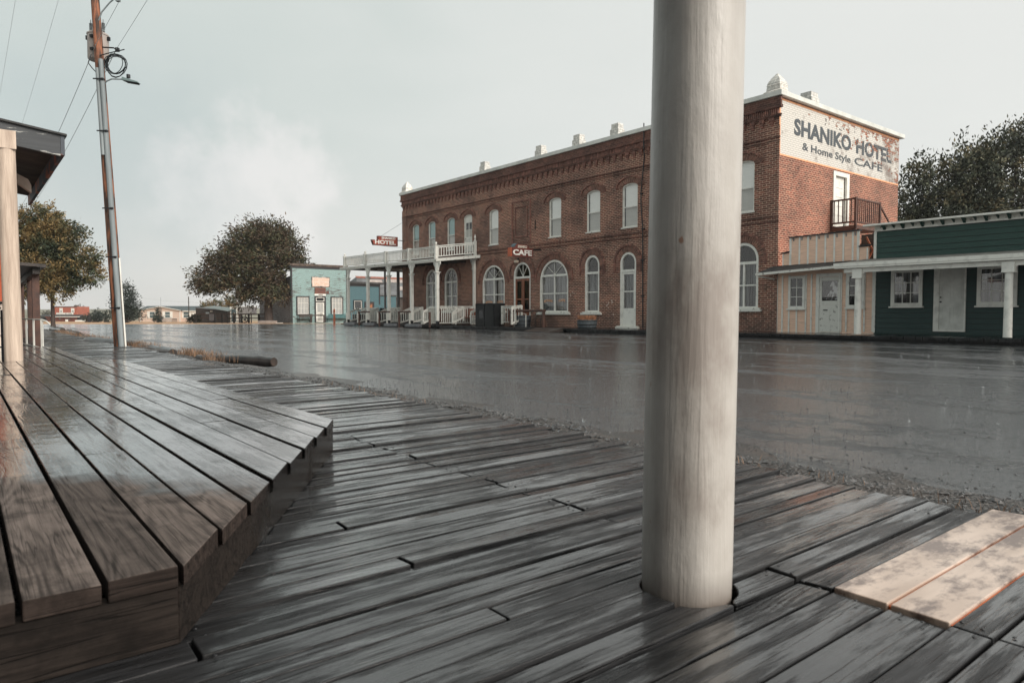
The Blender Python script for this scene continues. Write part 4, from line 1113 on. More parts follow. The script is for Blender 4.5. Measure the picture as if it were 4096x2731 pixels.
text('lettering', 'HOTEL', M_ADB, ad, (5.58, -.0085, 7.13), X, Z, 3.15, .60, .003, bold=.04)
text('lettering', '& Home Style', M_ADB, ad, (1.52, -.0085, 6.60), X, Z, 3.62, .36, .003, bold=.02)
text('lettering', 'CAFE', M_ADB, ad, (5.45, -.0085, 6.68), X, Z, 2.45, .30, .003, bold=.02)
text('lettering', 'HISTORIC', M_ADG, ad, (3.1, -.0065, 7.78), X, Z, 4.9, .30, .002, arc=.05)

# ---- side door and its little balcony
sdn = thing('side_door', None, None); sdn.parent = hot
b = MB(); b.ring([(3.80, 4.13), (5.05, 4.13), (5.05, 6.24), (3.80, 6.24)], [(3.97, 4.17), (4.84, 4.17), (4.84, 6.08), (3.97, 6.08)], 'y', -.03, .05); b.build('frame', M_WHITE, sdn)
b = MB(); b.box(3.97, 4.84, .08, .11, 4.17, 6.08)
for z in (4.6, 4.95, 5.3, 5.65): b.box(4.08, 4.73, .068, .08, z, z + .03)
b.build('leaf', M_WHITE, sdn)
bal = thing('iron_balcony', None, None); bal.parent = hot
b = MB(); b.box(3.62, 5.65, -.98, -.02, 3.95, 4.07); b.build('floor', M_BROWNWOOD, bal)
b = MB()
for z in (4.20, 5.05): b.box(3.62, 3.68, -.92, -.02, z - .03, z + .03); b.box(3.74, 5.6, -.98, -.92, z - .03, z + .03)
for x, y in ((3.62, -.98), (5.58, -.98), (3.62, -.08)): b.box(x, x + .09, y, y + .07, 3.85, 5.10)
for i in range(5): b.box(3.635, 3.665, -.80 + i * .16, -.77 + i * .16, 4.2, 5.03)
for i in range(11): b.box(3.82 + i * .155, 3.85 + i * .155, -.965, -.935, 4.2, 5.03)
b.build('railing', M_BROWNWOOD, bal)
b = MB(); b.beam((5.65, -.95, 4.95), (6.9, -.95, 4.05), .05, .06); b.beam((5.6, -.95, 4.0), (6.6, -.95, 3.2), .05, .16); b.build('stair', M_BROWNWOOD, bal)
b = MB(); b.beam((3.75, -.9, 3.98), (3.75, -.05, 3.3), .06, .06); b.beam((5.5, -.9, 3.98), (5.5, -.05, 3.3), .06, .06); b.build('struts', M_BROWNWOOD, bal)

# ================================================================== PORCH (local frame of the hotel)
PX = -2.0
def ztop(y): return 3.775 + (y - 18.85) * (3.90 - 3.775) / 12.0
pr = thing('hotel_porch', 'white two level porch with scroll bracketed posts at the far end of the brick hotel', 'porch', HC, GRZ)
ds = MB(); n = 16
ysb = [18.85 + (30.8 - 18.85) * i / n for i in range(n + 1)]
for i in range(n):
    a, c = ysb[i], ysb[i + 1]; za, zc = ztop(a), ztop(c)
    ds.hexa([(PX - .14, a, za - .10), (PX - .02, a, za - .10), (PX - .02, c, zc - .10), (PX - .14, c, zc - .10), (PX - .14, a, za), (PX - .02, a, za), (PX - .02, c, zc), (PX - .14, c, zc)])
    ds.hexa([(PX - .10, a, za - .15 - .03), (PX + .04, a, za - .15 - .03), (PX + .04, c, zc - .18), (PX - .10, c, zc - .18), (PX - .10, a, za - .10), (PX + .04, a, za - .10), (PX + .04, c, zc - .10), (PX - .10, c, zc - .10)])
EA, EB = Vector((PX - .12, 18.80, 0)), Vector((-.02, 17.64, 0))
def ez(f): return 3.775 + .22 * f
en = (EB - EA).normalized(); eo = Vector((-en.y, en.x, 0)) * -.06
ds.hexa([EA + Vector((0,0,ez(0) - .16)), EB + Vector((0,0,ez(1) - .16)), EB + eo + Vector((0,0,ez(1) - .16)), EA + eo + Vector((0,0,ez(0) - .16)), EA + Vector((0,0,ez(0))), EB + Vector((0,0,ez(1))), EB + eo + Vector((0,0,ez(1))), EA + eo + Vector((0,0,ez(0)))])
ds.box(PX - .14, 7.0, 30.80, 30.9, 3.76, 3.90)
ds.build('fascia', M_WHITE_OLD, pr)
rfm = MB()
for i in range(n):
    a, c = ysb[i], ysb[i + 1]; za, zc = ztop(a), ztop(c)
    x1 = -.001 if c <= HL + .4 else 7.0
    rfm.hexa([(PX - .02, a, za - .07), (x1, a, za + .08), (x1, c, zc + .08), (PX - .02, c, zc - .07), (PX - .02, a, za + .02), (x1, a, za + .17), (x1, c, zc + .17), (PX - .02, c, zc + .02)])
rfm.hexa([(PX - .08, 18.86, 3.70), (-.01, 17.70, 3.86), (-.01, 18.87, 3.86), (PX - .02, 18.87, 3.72), (PX - .08, 18.86, 3.76), (-.01, 17.70, 3.97), (-.01, 18.87, 3.97), (PX - .02, 18.87, 3.79)])
rfm.build('roof', mat('porch_ceiling_boards', (0.10, 0.085, 0.08), (0.04, 0.036, 0.036), 0.7, 4), pr)
rj = MB()
for i in range(14): y = 19.0 + i * .88; rj.box(PX + .05, -.02, y, y + .05, ztop(y) - .14, ztop(y) - .02)
rj.build('joists', M_DARKWOOD, pr)

def bracket(bd, x, y, z, s, ax='y', t=.05):
    """scroll sawn bracket, flat board with a scooped lower edge, mirrored by s"""
    top, r = z, .36
    pts = [(0, top), (s * .34, top), (s * .345, top - .08), (s * .30, top - .17), (s * .225, top - .23), (s * .175, top - .34), (s * .165, top - .47), (s * .10, top - .52), (0, top - .56)]
    if ax == 'y': bd.prism([(y + p[0], p[1]) for p in pts], 'x', x - t/2, x + t/2)
    else: bd.prism([(x + p[0], p[1]) for p in pts], 'y', y - t/2, y + t/2)
def porch_post(y, x=PX, half=None, shoe=True, zb=.10, m=M_WHITE, xb=False):
    zt = ztop(min(y, 30.8)) - .17
    p = MB()
    p.box(x - .085, x + .085, y - .085, y + .085, zb + .30, zt - .62)
    p.box(x - .12, x + .12, y - .12, y + .12, zt - .62, zt - .585); p.box(x - .145, x + .145, y - .145, y + .145, zt - .585, zt - .55); p.box(x - .105, x + .105, y - .105, y + .105, zt - .66, zt - .62)
    p.box(x - .065, x + .065, y - .07, y + .07, zt - .55, zt)
    o = p.build('porch_post', m, pr, bev=.006)
    if shoe:
        q = MB(); q.box(x - .06, x + .06, y - .06, y + .06, zb - .03, zb + .299); q.build('foot', M_IRON, o)
    br = MB()
    for s in ((-1, 1) if half is None else (half,)):
        bracket(br, x, y, zt, s)
    if xb: bracket(br, x, y, zt, 1, 'x')
    brk = br.build('bracket', m, o)
    q = MB()
    for s in ((-1, 1) if half is None else (half,)):
        q.cyl((x - .028, y + s * .235, zt - .13), (x + .028, y + s * .235, zt - .13), .032, n=12)
    q.build('bracket_eye', M_TAR, o)
    return o
for y, h in [(18.89, None), (21.6, None), (24.31, None), (27.05, None), (29.9, -1)]: porch_post(y, half=h)
p = MB(); p.box(-.16, -.03, 18.03, 18.17, .2, 3.22); p.box(-.20, -.025, 18.0, 18.22, 3.22, 3.28); p.box(-.15, -.03, 18.03, 18.17, 3.28, 3.80)
p6 = p.build('porch_post', M_WHITE, pr, bev=.006)
b = MB(); bracket(b, -.09, 18.12, 3.80, 1); b.build('bracket', M_WHITE, p6); b = MB(); b.cyl((-.12, 18.355, 3.67), (-.06, 18.355, 3.67), .032, n=12); b.build('bracket_eye', M_TAR, p6)
M_GREYP = mat('grey_weathered_paint', (0.33, 0.32, 0.31), (0.2, 0.19, 0.19), 0.7, 4)
b = MB(); b.cyl((-.6 + 2.2, 29.6, .1), (1.6, 29.6, 3.75), .11, n=14); b.build('rear_column', M_GREYP, pr)
b = MB(); b.cyl((.9, 30.2, .1), (.9, 30.2, 3.75), .07, n=12); b.build('rear_column', M_GREYP, pr)

# balustrade over the porch
RX = PX + .10
def bal_run(y0, y1, z0f, top, bot, name='balustrade', x0=RX, x1=None):
    b = MB(); n_ = max(2, int((y1 - y0) / .165))
    for zz, hh, ww in ((top, .05, .09), (top - .07, .04, .045), (bot, .05, .05)):
        b.hexa([(x0 - ww/2, y0, z0f(y0) + zz - hh/2), (x0 + ww/2, y0, z0f(y0) + zz - hh/2), (x0 + ww/2, y1, z0f(y1) + zz - hh/2), (x0 - ww/2, y1, z0f(y1) + zz - hh/2),
                (x0 - ww/2, y0, z0f(y0) + zz + hh/2), (x0 + ww/2, y0, z0f(y0) + zz + hh/2), (x0 + ww/2, y1, z0f(y1) + zz + hh/2), (x0 - ww/2, y1, z0f(y1) + zz + hh/2)])
    for i in range(n_ + 1):
        y = y0 + (y1 - y0) * (i + .5) / (n_ + 1); z = z0f(y); b.box(x0 - .02, x0 + .02, y - .022, y + .022, z + bot, z + top - .05)
    return b.build(name, M_WHITE, pr)
rp = [18.0, 19.15, 22.06, 24.84, 27.60, 30.62]
for i in range(1, 5): bal_run(rp[i] + .09, rp[i+1] - .09, lambda y: ztop(y) - .04, .72, .16)
RA, RB = Vector((RX, 19.15, 0)), Vector((-.10, 18.0, 0))
b = MB()
for zz, ww in ((.72, .07), (.64, .04), (.16, .05)): b.beam(RA.lerp(RB, .04) + Vector((0, 0, 3.76 + zz)), RA.lerp(RB, .97) + Vector((0, 0, 3.96 + zz)), ww, .05)
for i in range(14): p_ = RA.lerp(RB, (i + 1) / 15); z_ = 3.76 + .2 * (i + 1) / 15; b.box(p_.x - .02, p_.x + .02, p_.y - .02, p_.y + .02, z_ + .16, z_ + .66)
b.build('balustrade', M_WHITE, pr)
def newel(y, x=RX, fin=True, zt=.72, w=.085):
    b = MB(); z = ztop(min(y, 30.8)); b.box(x - w, x + w, y - w, y + w, z - .02, z + zt)
    b.box(x - w - .02, x + w + .02, y - w - .02, y + w + .02, z + zt, z + zt + .03)
    o = b.build('newel_post', M_WHITE, pr)
    q = MB()
    if fin == 1: q.lathe([(.02, .03), (.025, .06), (.05, .09), (.068, .14), (.05, .19), (.0, .215)], (x, y, z + zt), 12); q.build('ball', M_WHITE, o, smooth=True)
    if fin == 2: q.lathe([(.045, .03), (.05, .10), (.025, .14), (.055, .20), (.06, .25), (.03, .32), (.02, .36), (.0, .40)], (x, y, z + zt), 12); q.build('turned_finial', M_WHITE, o, smooth=True)
for y, f in zip(rp[1:], (1, 0, 0, 1, 1)): newel(y, fin=f)
newel(18.0, x=-.10, fin=2, zt=.98, w=.065)
# far side return of the balustrade
b = MB()
for zz in (4.5, 4.05): b.box(-1.8, 6.5, 30.62, 30.66, zz, zz + .05)
for i in range(50): b.box(-1.75 + i * .165, -1.72 + i * .165, 30.62, 30.65, 4.06, 4.5)
b.build('balustrade', M_WHITE, pr)

# stair railings at porch floor level
M_STRAIL = M_WHITE_OLD
def slope_side(y, x_back, x_front, zt_b, zt_f, zb_b, zb_f, nb=4):
    b = MB()
    b.beam((x_back, y, zt_b), (x_front, y, zt_f), .07, .045); b.beam((x_back, y, zt_b - .08), (x_front, y, zt_f - .08), .03, .07)
    b.beam((x_back, y, zb_b), (x_front, y, zb_f), .04, .09)
    for i in range(nb):
        f = (i + .7) / (nb + .5); x = x_back + (x_front - x_back) * f; b.box(x - .017, x + .017, y - .017, y + .017, zb_b + (zb_f - zb_b) * f, zt_b + (zt_f - zt_b) * f)
    b.box(x_back - .04, x_back + .04, y - .04, y + .04, zb_b - .18, zt_b)
    b.box(x_front - .035, x_front + .035, y - .035, y + .035, zb_f - .05, zt_f - .02)
    return b.build('stair_railing', M_STRAIL, pr)
def back_rail(y0, y1, x, zt, zb, sp=.12):
    b = MB(); b.box(x - .045, x + .045, y0, y1, zt - .045, zt); b.box(x - .02, x + .02, y0, y1, zt - .12, zt - .07); b.box(x - .02, x + .02, y0, y1, zb, zb + .04)
    n_ = max(1, int((y1 - y0) / sp))
    for i in range(1, n_): y = y0 + (y1 - y0) * i / n_; b.box(x - .016, x + .016, y - .018, y + .018, zb + .03, zt - .07)
    for y in (y0, y1): b.box(x - .05, x + .05, y - .05, y + .05, zb - .08, zt)
    return b.build('porch_railing', M_STRAIL, pr)
for y in (29.98, 27.13, 24.39, 21.68):
    slope_side(y, -1.25, -2.1, 1.18, .84, .46, .26, 5)
    if y < 29: slope_side(y + 1.2, -1.25, -2.1, 1.18, .84, .46, .26, 5); back_rail(y + .05, y + 1.15, -1.25, 1.18, .28)
back_rail(28.55, 29.9, -1.0, 1.18, .3, .3)
back_rail(25.9, 26.9, .8, 1.18, .35, .1)
LA, LB = Vector((-1.98, 18.80, 0)), Vector((-.35, 17.86, 0))
for f0, f1, nb in ((.03, .50, 8), (.50, .97, 7)):
    b = MB(); A_, B_ = LA.lerp(LB, f0), LA.lerp(LB, f1)
    for zz, ww, hh in ((1.18, .09, .045), (1.09, .035, .05), (.30, .035, .05)): b.beam(A_ + Vector((0, 0, zz)), B_ + Vector((0, 0, zz)), ww, hh)
    for i in range(1, nb): p_ = A_.lerp(B_, i / nb); b.box(p_.x - .018, p_.x + .018, p_.y - .018, p_.y + .018, .3, 1.1)
    b.box(B_.x - .045, B_.x + .045, B_.y - .045, B_.y + .045, .2, 1.2)
    b.build('porch_railing', M_STRAIL, pr)
back_rail(18.95, 19.62, -1.98, 1.20, .27, .13)
slope_side(19.75, -1.75, -2.35, 1.20, .93, .50, .28, 4)
b = MB(); b.beam((-2.0, 19.62, 1.19), (-2.02, 20.15, .90), .07, .045); b.beam((-2.0, 19.62, .52), (-2.02, 20.15, .30), .05, .08)
for f in (.25, .5, .75): b.box(-2.03, -1.99, 19.62 + f * .53 - .015, 19.62 + f * .53 + .015, .5 - f * .2, 1.19 - f * .29)
b.build('stair_railing', M_STRAIL, pr)
slope_side(17.78, -1.05, -1.75, 1.17, .86, .58, .30, 4); slope_side(16.35, -.9, -1.55, 1.17, .90, .62, .32, 3)
back_rail(12.99, 14.0, -1.3, 1.18, .36, .17); slope_side(12.88, -1.0, -1.6, 1.20, 1.12, .5, .32, 2)
b = MB(); b.box(-1.85, -.02, 19.1, 31.0, .13, .20); b.build('floor', M_DARKWOOD, pr)
b = MB(); b.box(-1.2, -1.15, 21, 31, .05, .75); b.build('crawl_skirt', mat('dark_stone_plinth', (0.06, 0.052, 0.052), (0.025, 0.022, 0.022), 0.8, 3), pr)
# ================================================================== SIGNS on the hotel
M_SIGNRED = mat('faded_red_enamel', (0.34, 0.075, 0.045), (0.22, 0.05, 0.035), 0.4, 4)
M_SIGNDK = mat('brown_red_enamel', (0.16, 0.045, 0.035), (0.11, 0.035, 0.028), 0.4, 4)
M_SIGNOR = mat('orange_enamel', (0.52, 0.12, 0.045), (0.38, 0.08, 0.035), 0.45, 3)
M_TUBE = mat('white_neon_tube', (0.80, 0.79, 0.74), (0.62, 0.60, 0.57), 0.3, 8, bmp=0)
M_CREAM = mat('cream_letters', (0.66, 0.60, 0.52), (0.5, 0.45, 0.39), 0.5, 6, bmp=0)
def gl(x, y, z=0): return HC + Vector((x*VX - y*VY, x*VY + y*VX, z))
hs_ = thing('hotel_sign', 'red projecting sign reading SHANIKO HOTEL above the far end of the balcony', 'sign', gl(0, 26.0), GRZ)
b = MB(); b.prism([(-2.29, 5.37), (-1.86, 5.37), (-1.86, 5.58), (-1.80, 5.63), (-.50, 5.63), (-.48, 5.60), (-.48, 5.05), (-2.16, 5.05)], 'y', -.09, .09); b.build('cabinet', M_SIGNRED, hs_)
b = MB(); b.ring([(-2.29, 5.37), (-1.86, 5.37), (-1.86, 5.63), (-.48, 5.63), (-.48, 5.05), (-2.16, 5.05)], [(-2.25, 5.345), (-1.83, 5.345), (-1.83, 5.60), (-.51, 5.60), (-.51, 5.08), (-2.14, 5.08)], 'y', -.105, .105); b.build('rim', M_SIGNDK, hs_)
text('lettering', 'SHANIKO', M_TUBE, hs_, (-1.62, -.092, 5.45), X, Z, .98, .135, .012, bold=.05)
text('lettering', 'HOTEL', M_TUBE, hs_, (-2.08, -.092, 5.12), X, Z, 1.45, .255, .02, bold=.04)
b = MB(); b.tube([(-.48, 0, 5.44), (.05, 0, 5.44)], .022, 8); b.tube([(-1.7, 0, 5.05), (-1.0, 0, 5.01), (.02, 0, 5.0)], .008, 6); b.build('arm', M_IRON, hs_)
b = MB(); b.tube([(-1.6, 0, 5.63), (.02, 0, 6.65)], .008, 6); b.build('guy_wire', M_IRON, hs_)
cs = thing('cafe_sign', 'brown red projecting sign reading SHANIKO CAFE over the cafe door', 'sign', gl(0, 12.6), GRZ)
b = MB(); b.prism([(-1.94, 3.50), (-.62, 3.50), (-.62, 3.92), (-.86, 3.94), (-.92, 4.02), (-1.0, 4.09), (-1.62, 4.09), (-1.70, 4.03), (-1.74, 3.94), (-1.94, 3.92)], 'y', -.13, .13); b.build('cabinet', M_SIGNDK, cs)
b = MB(); b.box(-1.965, -1.942, -.13, .13, 3.50, 3.92); b.build('end_panel', M_SIGNOR, cs)
b = MB(); b.prism([(-1.945, 3.925), (-1.745, 3.945), (-1.705, 4.035), (-1.62, 4.095), (-1.66, 4.12), (-1.74, 4.05), (-1.78, 3.965), (-1.945, 3.95)], 'y', -.129, .129); b.build('crown', mat('blue_grey_tin', (0.07, 0.11, 0.13), None, 0.4, 5), cs)
text('lettering', 'SHANIKO', M_CREAM, cs, (-1.56, -.132, 3.915), X, Z, .56, .13, .012, bold=.04)
text('lettering', 'CAFE', M_TUBE, cs, (-1.86, -.132, 3.565), X, Z, 1.16, .27, .02, bold=.035)
b = MB(); b.tube([(-.62, 0, 3.86), (.0, 0, 3.90)], .03, 8); b.box(-.35, 0.0, -.03, .03, 3.87, 3.93); b.build('arm', M_IRON, cs)
wl_ = thing('wall_lamp', 'small pale box lamp on the arch under the cafe sign', 'lamp', gl(0, 14.3), GRZ)
b = MB(); b.box(-.26, -.10, -.09, .09, 3.38, 3.50); b.build('lamp_box', mat('cream_lamp', (0.60, 0.50, 0.40), None, 0.4, 6), wl_); b = MB(); b.box(-.10, -.02, -.03, .03, 3.42, 3.60); b.build('arm', M_IRON, wl_)

# ================================================================== THINGS along the hotel front
vb = thing('black_cabinet', 'tall black newspaper and vending cabinet standing in front of the hotel windows', 'cabinet', gl(-1.35, 15.0), GRZ)
b = MB(); b.box(-.3, .35, -.82, .82, .165, 1.31); b.build('body', M_BLACK, vb, bev=.015)
b = MB(); b.box(-.33, -.302, -.74, -.03, .16, 1.22); b.box(-.33, -.302, .03, .74, .16, 1.22); b.build('door', mat('black_gloss_panel', (0.010, 0.011, 0.012), None, 0.5, 3, spec=.25), vb)
b = MB(); b.box(-.335, -.331, .10, .42, .55, .98); b.build('window', mat('dusty_dark_pane', (0.05, 0.055, 0.06), (0.015, 0.016, 0.018), 0.2, 9), vb)
def barrel(name, label, loc, r, h, plants=False):
    t = thing(name, label, 'barrel', loc, 0)
    b = MB(); b.lathe([(r*.86, 0), (r*.95, h*.25), (r, h*.5), (r*1.02, h*.75), (r*1.0, h), (r*.93, h), (r*.9, h*.9)], n=22); b.build('staves', mat('grey_blue_barrel', (0.10, 0.12, 0.135), (0.045, 0.05, 0.055), 0.6, 8, (6, 6, .5)), t, smooth=True)
    b = MB()
    for z in (.12, .45, .82): b.lathe([(r*(.93 if z < .2 else 1.03), h*z), (r*(.95 if z < .2 else 1.045), h*z + .035)], n=22)
    b.build('hoop', M_IRON, t)
    b = MB(); b.lathe([(r*.88, h*.88), (.01, h*.9)], n=18); b.build('soil', M_BROWNWOOD, t)
    if plants:
        tf = MB(); rg = np.random.default_rng(4)
        for i in range(520):
            a = rg.random()*6.28; q = r*.85*math.sqrt(rg.random()); x, y = q*math.cos(a), q*math.sin(a); hh = rg.uniform(.08, .24); a2 = rg.random()*6.28; l = hh*.4; w = .008
            tf.add([(x - w, y, h*.9), (x + w, y, h*.9), (x + l*math.cos(a2) + w, y + l*math.sin(a2), h*.9 + hh), (x + l*math.cos(a2) - w, y + l*math.sin(a2) + .003, h*.9 + hh)], [(0, 1, 2, 3)])
        tf.build('dead_plants', mat('dead_orange_plants', (0.42, 0.19, 0.10), (0.18, 0.09, 0.055), 0.8, 8, island=.4, bmp=0), t)
    return t
barrel('planter_barrel', 'half barrel planter with dead orange plants left of the white street door', gl(-1.3, 8.06, .13), .42, .40, True)
barrel('barrel', 'grey wooden barrel behind the log hitching rail by the cafe door', gl(-.8, 13.05, .165), .42, .55)
def hitch(label, y0, y1, x, z, r=.055, kneel=False):
    t = thing('hitching_rail', label, 'rail', gl(x, (y0 + y1) / 2), GRZ, 'log hitching rails in front of the hotel'); h = (y1 - y0) / 2
    b = MB(); b.tube([(0, -h - .1, z), (0.01, 0, z + .01), (0, h + .1, z - .01)], [r, r * 1.1, r], 10); b.build('rail', M_BROWNWOOD, t, smooth=True)
    for yy in ((-h, h) if not kneel else (h,)):
        b = MB(); b.tube([(0, yy, .02), (0, yy, z + .02)], [r * 1.35, r * 1.25], 10); b.build('post', M_BROWNWOOD, t, smooth=True)
    return t
hitch('long log hitching rail before the cafe door, nearest to the camera', 10.9, 13.35, -1.3, .93, .06)
hitch('short log hitching rail before the porch steps nearest the big window', 21.0, 22.2, -2.5, .90, .045, True)
hitch('short log hitching rail before the second porch steps from the saloon', 26.0, 27.3, -2.5, .90, .045, True)
hitch('short log hitching rail before the middle porch steps', 23.4, 24.6, -2.5, .90, .045, True)
b = MB(); b.tube([(0, 0, 0.05), (0, 0, .88)], .06, 10)
o = b.build('log_stub', M_BROWNWOOD, loc=gl(-2.45, 18.95), smooth=True); tag(o, 'upright brown log stub beside the white porch railing', 'post')
for i, (y, lab) in enumerate([(25.9, 'farthest round topped parking curb stone by the porch foot'), (23.1, 'middle parking curb stone at the porch foot'), (20.6, 'parking curb stone by the porch foot, closest to the big railing'), (28.6, 'parking curb stone at the outermost porch post')]):
    b = MB(); b.prism([(-.13, 0), (.13, 0), (.10, .14), (.04, .18), (-.04, .18), (-.10, .14)], 'y', -.75, .75); t = b.build('parking_curb', mat('dark_wet_concrete', (0.12, 0.12, 0.13), (0.05, 0.05, 0.055), 0.4, 5), loc=gl(-2.5, y, .05), rz=GRZ, bev=.02)
    tag(t, lab, 'curb stone', 'parking curbs along the hotel porch')
def bench(label, loc, rz, w, m, ms, h=.45, back=.85, name='bench', grp=None):
    t = thing(name, label, 'bench', loc, rz, grp)
    b = MB()
    for i in range(3): b.box(-.02 - i*.15, -.15 - i*.15, -w/2, w/2, h - .035, h)
    b.build('seat', m, t)
    b = MB()
    for i in range(3): b.box(.02, .05, -w/2, w/2, h + .08 + i*.13, h + .18 + i*.13)
    b.build('backrest', m, t)
    for s in (-1, 1):
        b = MB(); b.box(-.44, -.38, s*(w/2 - .06) - .03, s*(w/2 - .06) + .03, 0, h - .036); b.box(-.0, .018, s*(w/2 - .06) - .03, s*(w/2 - .06) + .03, 0, back); b.box(-.44, -.001, s*(w/2 - .06) - .03, s*(w/2 - .06) + .03, h + .18, h + .22); b.build('side_frame', ms, t)
    return t
M_ORW = mat('orange_brown_wood', (0.36, 0.12, 0.06), (0.2, 0.07, 0.04), 0.5, 5)
bench('orange brown wooden bench behind the long white porch railing', gl(-.55, 18.2, .17), GRZ, 2.0, M_ORW, M_BROWNWOOD)
bench('orange brown wooden bench behind the black cabinet', gl(-.5, 15.6, .17), GRZ, 1.3, M_ORW, M_BROWNWOOD)
ch = thing('metal_chair', 'spindly dark metal chair by the wall beside the cafe door', 'chair', gl(-.6, 12.3, .17), GRZ)
b = MB(); b.box(-.2, .2, -.2, .2, .43, .46); b.build('seat', M_IRON, ch); b = MB()
for x, y in ((-.19, -.19), (.19, -.19), (-.19, .19), (.19, .19)): b.tube([(x, y, 0), (x * .9, y * .9, .44)], .012, 6)
b.tube([(.19, -.19, .44), (.22, -.19, .85), (.22, .19, .85), (.19, .19, .44)], .012, 6); b.build('frame', M_IRON, ch)
b = MB(); b.tube([(0, 0, .0), (0, 0, .62), (0, .35, .66)], .02, 8); o = b.build('bent_pipe', M_WHITE, loc=gl(-1.2, 12.3, .16), rz=GRZ); tag(o, 'thin white bent pipe standing beside the hitching rail', 'pipe')
for y, lab in ((20.35, 'thin white bent downpipe between the brick corner and the porch railing'), (28.2, 'thin white bent pipe between the two leftmost porch steps')):
    b = MB(); b.tube([(0, .12, .62), (0, 0, .60), (0, -.04, .05)], .02, 8); o = b.build('bent_pipe', M_WHITE, loc=gl(-1.6, y, .12), rz=GRZ); tag(o, lab, 'pipe')
wd = MB(); rg = np.random.default_rng(8)
for i in range(240):
    a = rg.random()*6.28; e = rg.uniform(.1, 1.3); l = rg.uniform(.15, .42); d = Vector((math.cos(a)*math.cos(e), math.sin(a)*math.cos(e), math.sin(e)))
    p = Vector((rg.normal(0, .08), rg.normal(0, .08), .0)); q = p + d*l; s_ = Vector((-d.y, d.x, 0))*.004; wd.add([p - s_, p + s_, q + s_*.5, q - s_*.5], [(0, 1, 2, 3)])
o = wd.build('dry_weed', mat('dead_brown_twigs', (0.20, 0.13, 0.10), (0.1, 0.07, 0.055), 0.9, 6, island=.3, bmp=0), loc=gl(-1.5, 13.3, 0.15)); tag(o, 'tangled dead tumbleweed at the left foot of the long hitching rail', 'weed')
b = MB(); b.hexa([(-.5, -.9, .0), (.4, -.9, .02), (.4, .9, .10), (-.5, .7, .0), (-.5, -.9, .02), (.4, -.9, .17), (.4, .9, .17), (-.5, .7, .04)])
o = b.build('wooden_ramp', M_DARKWOOD, loc=gl(-2.5, 9.6), rz=GRZ); tag(o, 'low dark wooden ramp from the street up to the hotel sidewalk', 'ramp')

# ================================================================== PEACH SHOP and GREEN SHOP (hotel frame, y negative)
ps = thing('peach_shop', 'narrow peach board and batten shop with stepped false front beside the brick hotel', 'building', HC, GRZ)
def ztp(y): return .14 + (-y) * .028
b = MB(); b.hexa([(0, .02, .10), (0, -3.31, .18), (4, -3.31, .2), (4, .02, .1), (0, .02, 2.3), (0, -3.31, 2.45), (4, -3.31, 2.4), (4, .02, 2.3)]); b.build('wall', M_PEACH, ps)
ff = MB(); ff.hexa([(.0, -.47, 2.25), (.0, -2.80, 2.30), (.08, -2.80, 2.3), (.08, -.47, 2.25), (.0, -.47, 3.38), (.0, -2.80, 3.43), (.08, -2.8, 3.43), (.08, -.47, 3.38)])
ff.box(0, .08, -.465, -.20, 2.25, 2.86); ff.box(0, .08, -3.10, -2.81, 2.3, 2.90); ff.build('false_front', M_PEACH, ps)
bt = MB(); 
for y in (-.49, -.82, -1.12, -1.42, -1.72, -2.02, -2.32, -2.62, -2.79): bt.box(-.02, -.001, y - (.038 if y in (-.49, -2.79) else .027), y + (.038 if y in (-.49, -2.79) else .027), 2.45, 3.37 - y * .018)
for y in (-.22, -3.08): bt.box(-.02, -.001, y - .02, y + .02, 2.4, 2.86)
for y in (-.02, -.22, -.47, -1.08, -1.27, -2.28, -2.45, -3.02, -3.28): bt.box(-.025, -.001, y - .025, y + .025, ztp(y), 2.12)
for y in (-.75, -2.73): bt.box(-.025, -.001, y - .025, y + .025, ztp(y), 1.0)
bt.box(-.022, -.001, -3.3, 0, .12, .17)
bt.build('battens', M_WHITE, ps)
b = MB()
for y0, y1, z in ((-.44, -2.84, 3.385), (-.15, -.462, 2.865), (-2.822, -3.14, 2.905)): b.hexa([(-.06, y0, z), (-.06, y1, z + .03), (.12, y1, z + .03), (.12, y0, z), (-.06, y0, z + .035), (-.06, y1, z + .075), (.12, y1, z + .075), (.12, y0, z + .035)])
b.build('cap_board', M_TAR, ps)
for y in (-.6, -.9, -1.2, -1.5, -1.8, -2.1, -2.4, -2.7): b = MB(); b.prism([(-.05, 3.38), (-.001, 3.38), (-.001, 3.27)], 'y', y - .02, y + .02); b.build('small_bracket', M_GREYP, ps)
b = MB(); b.hexa([(-.62, .42, 2.17), (-.62, -2.75, 2.30), (-.001, -2.75, 2.46), (-.001, .12, 2.42), (-.62, .42, 2.205), (-.62, -2.75, 2.335), (-.001, -2.75, 2.50), (-.001, .12, 2.46)]); b.build('awning_roof', M_ROOF, ps)
b = MB(); b.hexa([(-.65, .44, 2.12), (-.65, -2.75, 2.25), (-.622, -2.75, 2.25), (-.622, .44, 2.12), (-.65, .44, 2.20), (-.65, -2.75, 2.33), (-.622, -2.75, 2.33), (-.622, .44, 2.20)]); b.beam((-.6, .38, 2.1), (-.02, .08, 2.0), .03, .05); b.build('awning_trim', M_WHITE_OLD, ps)
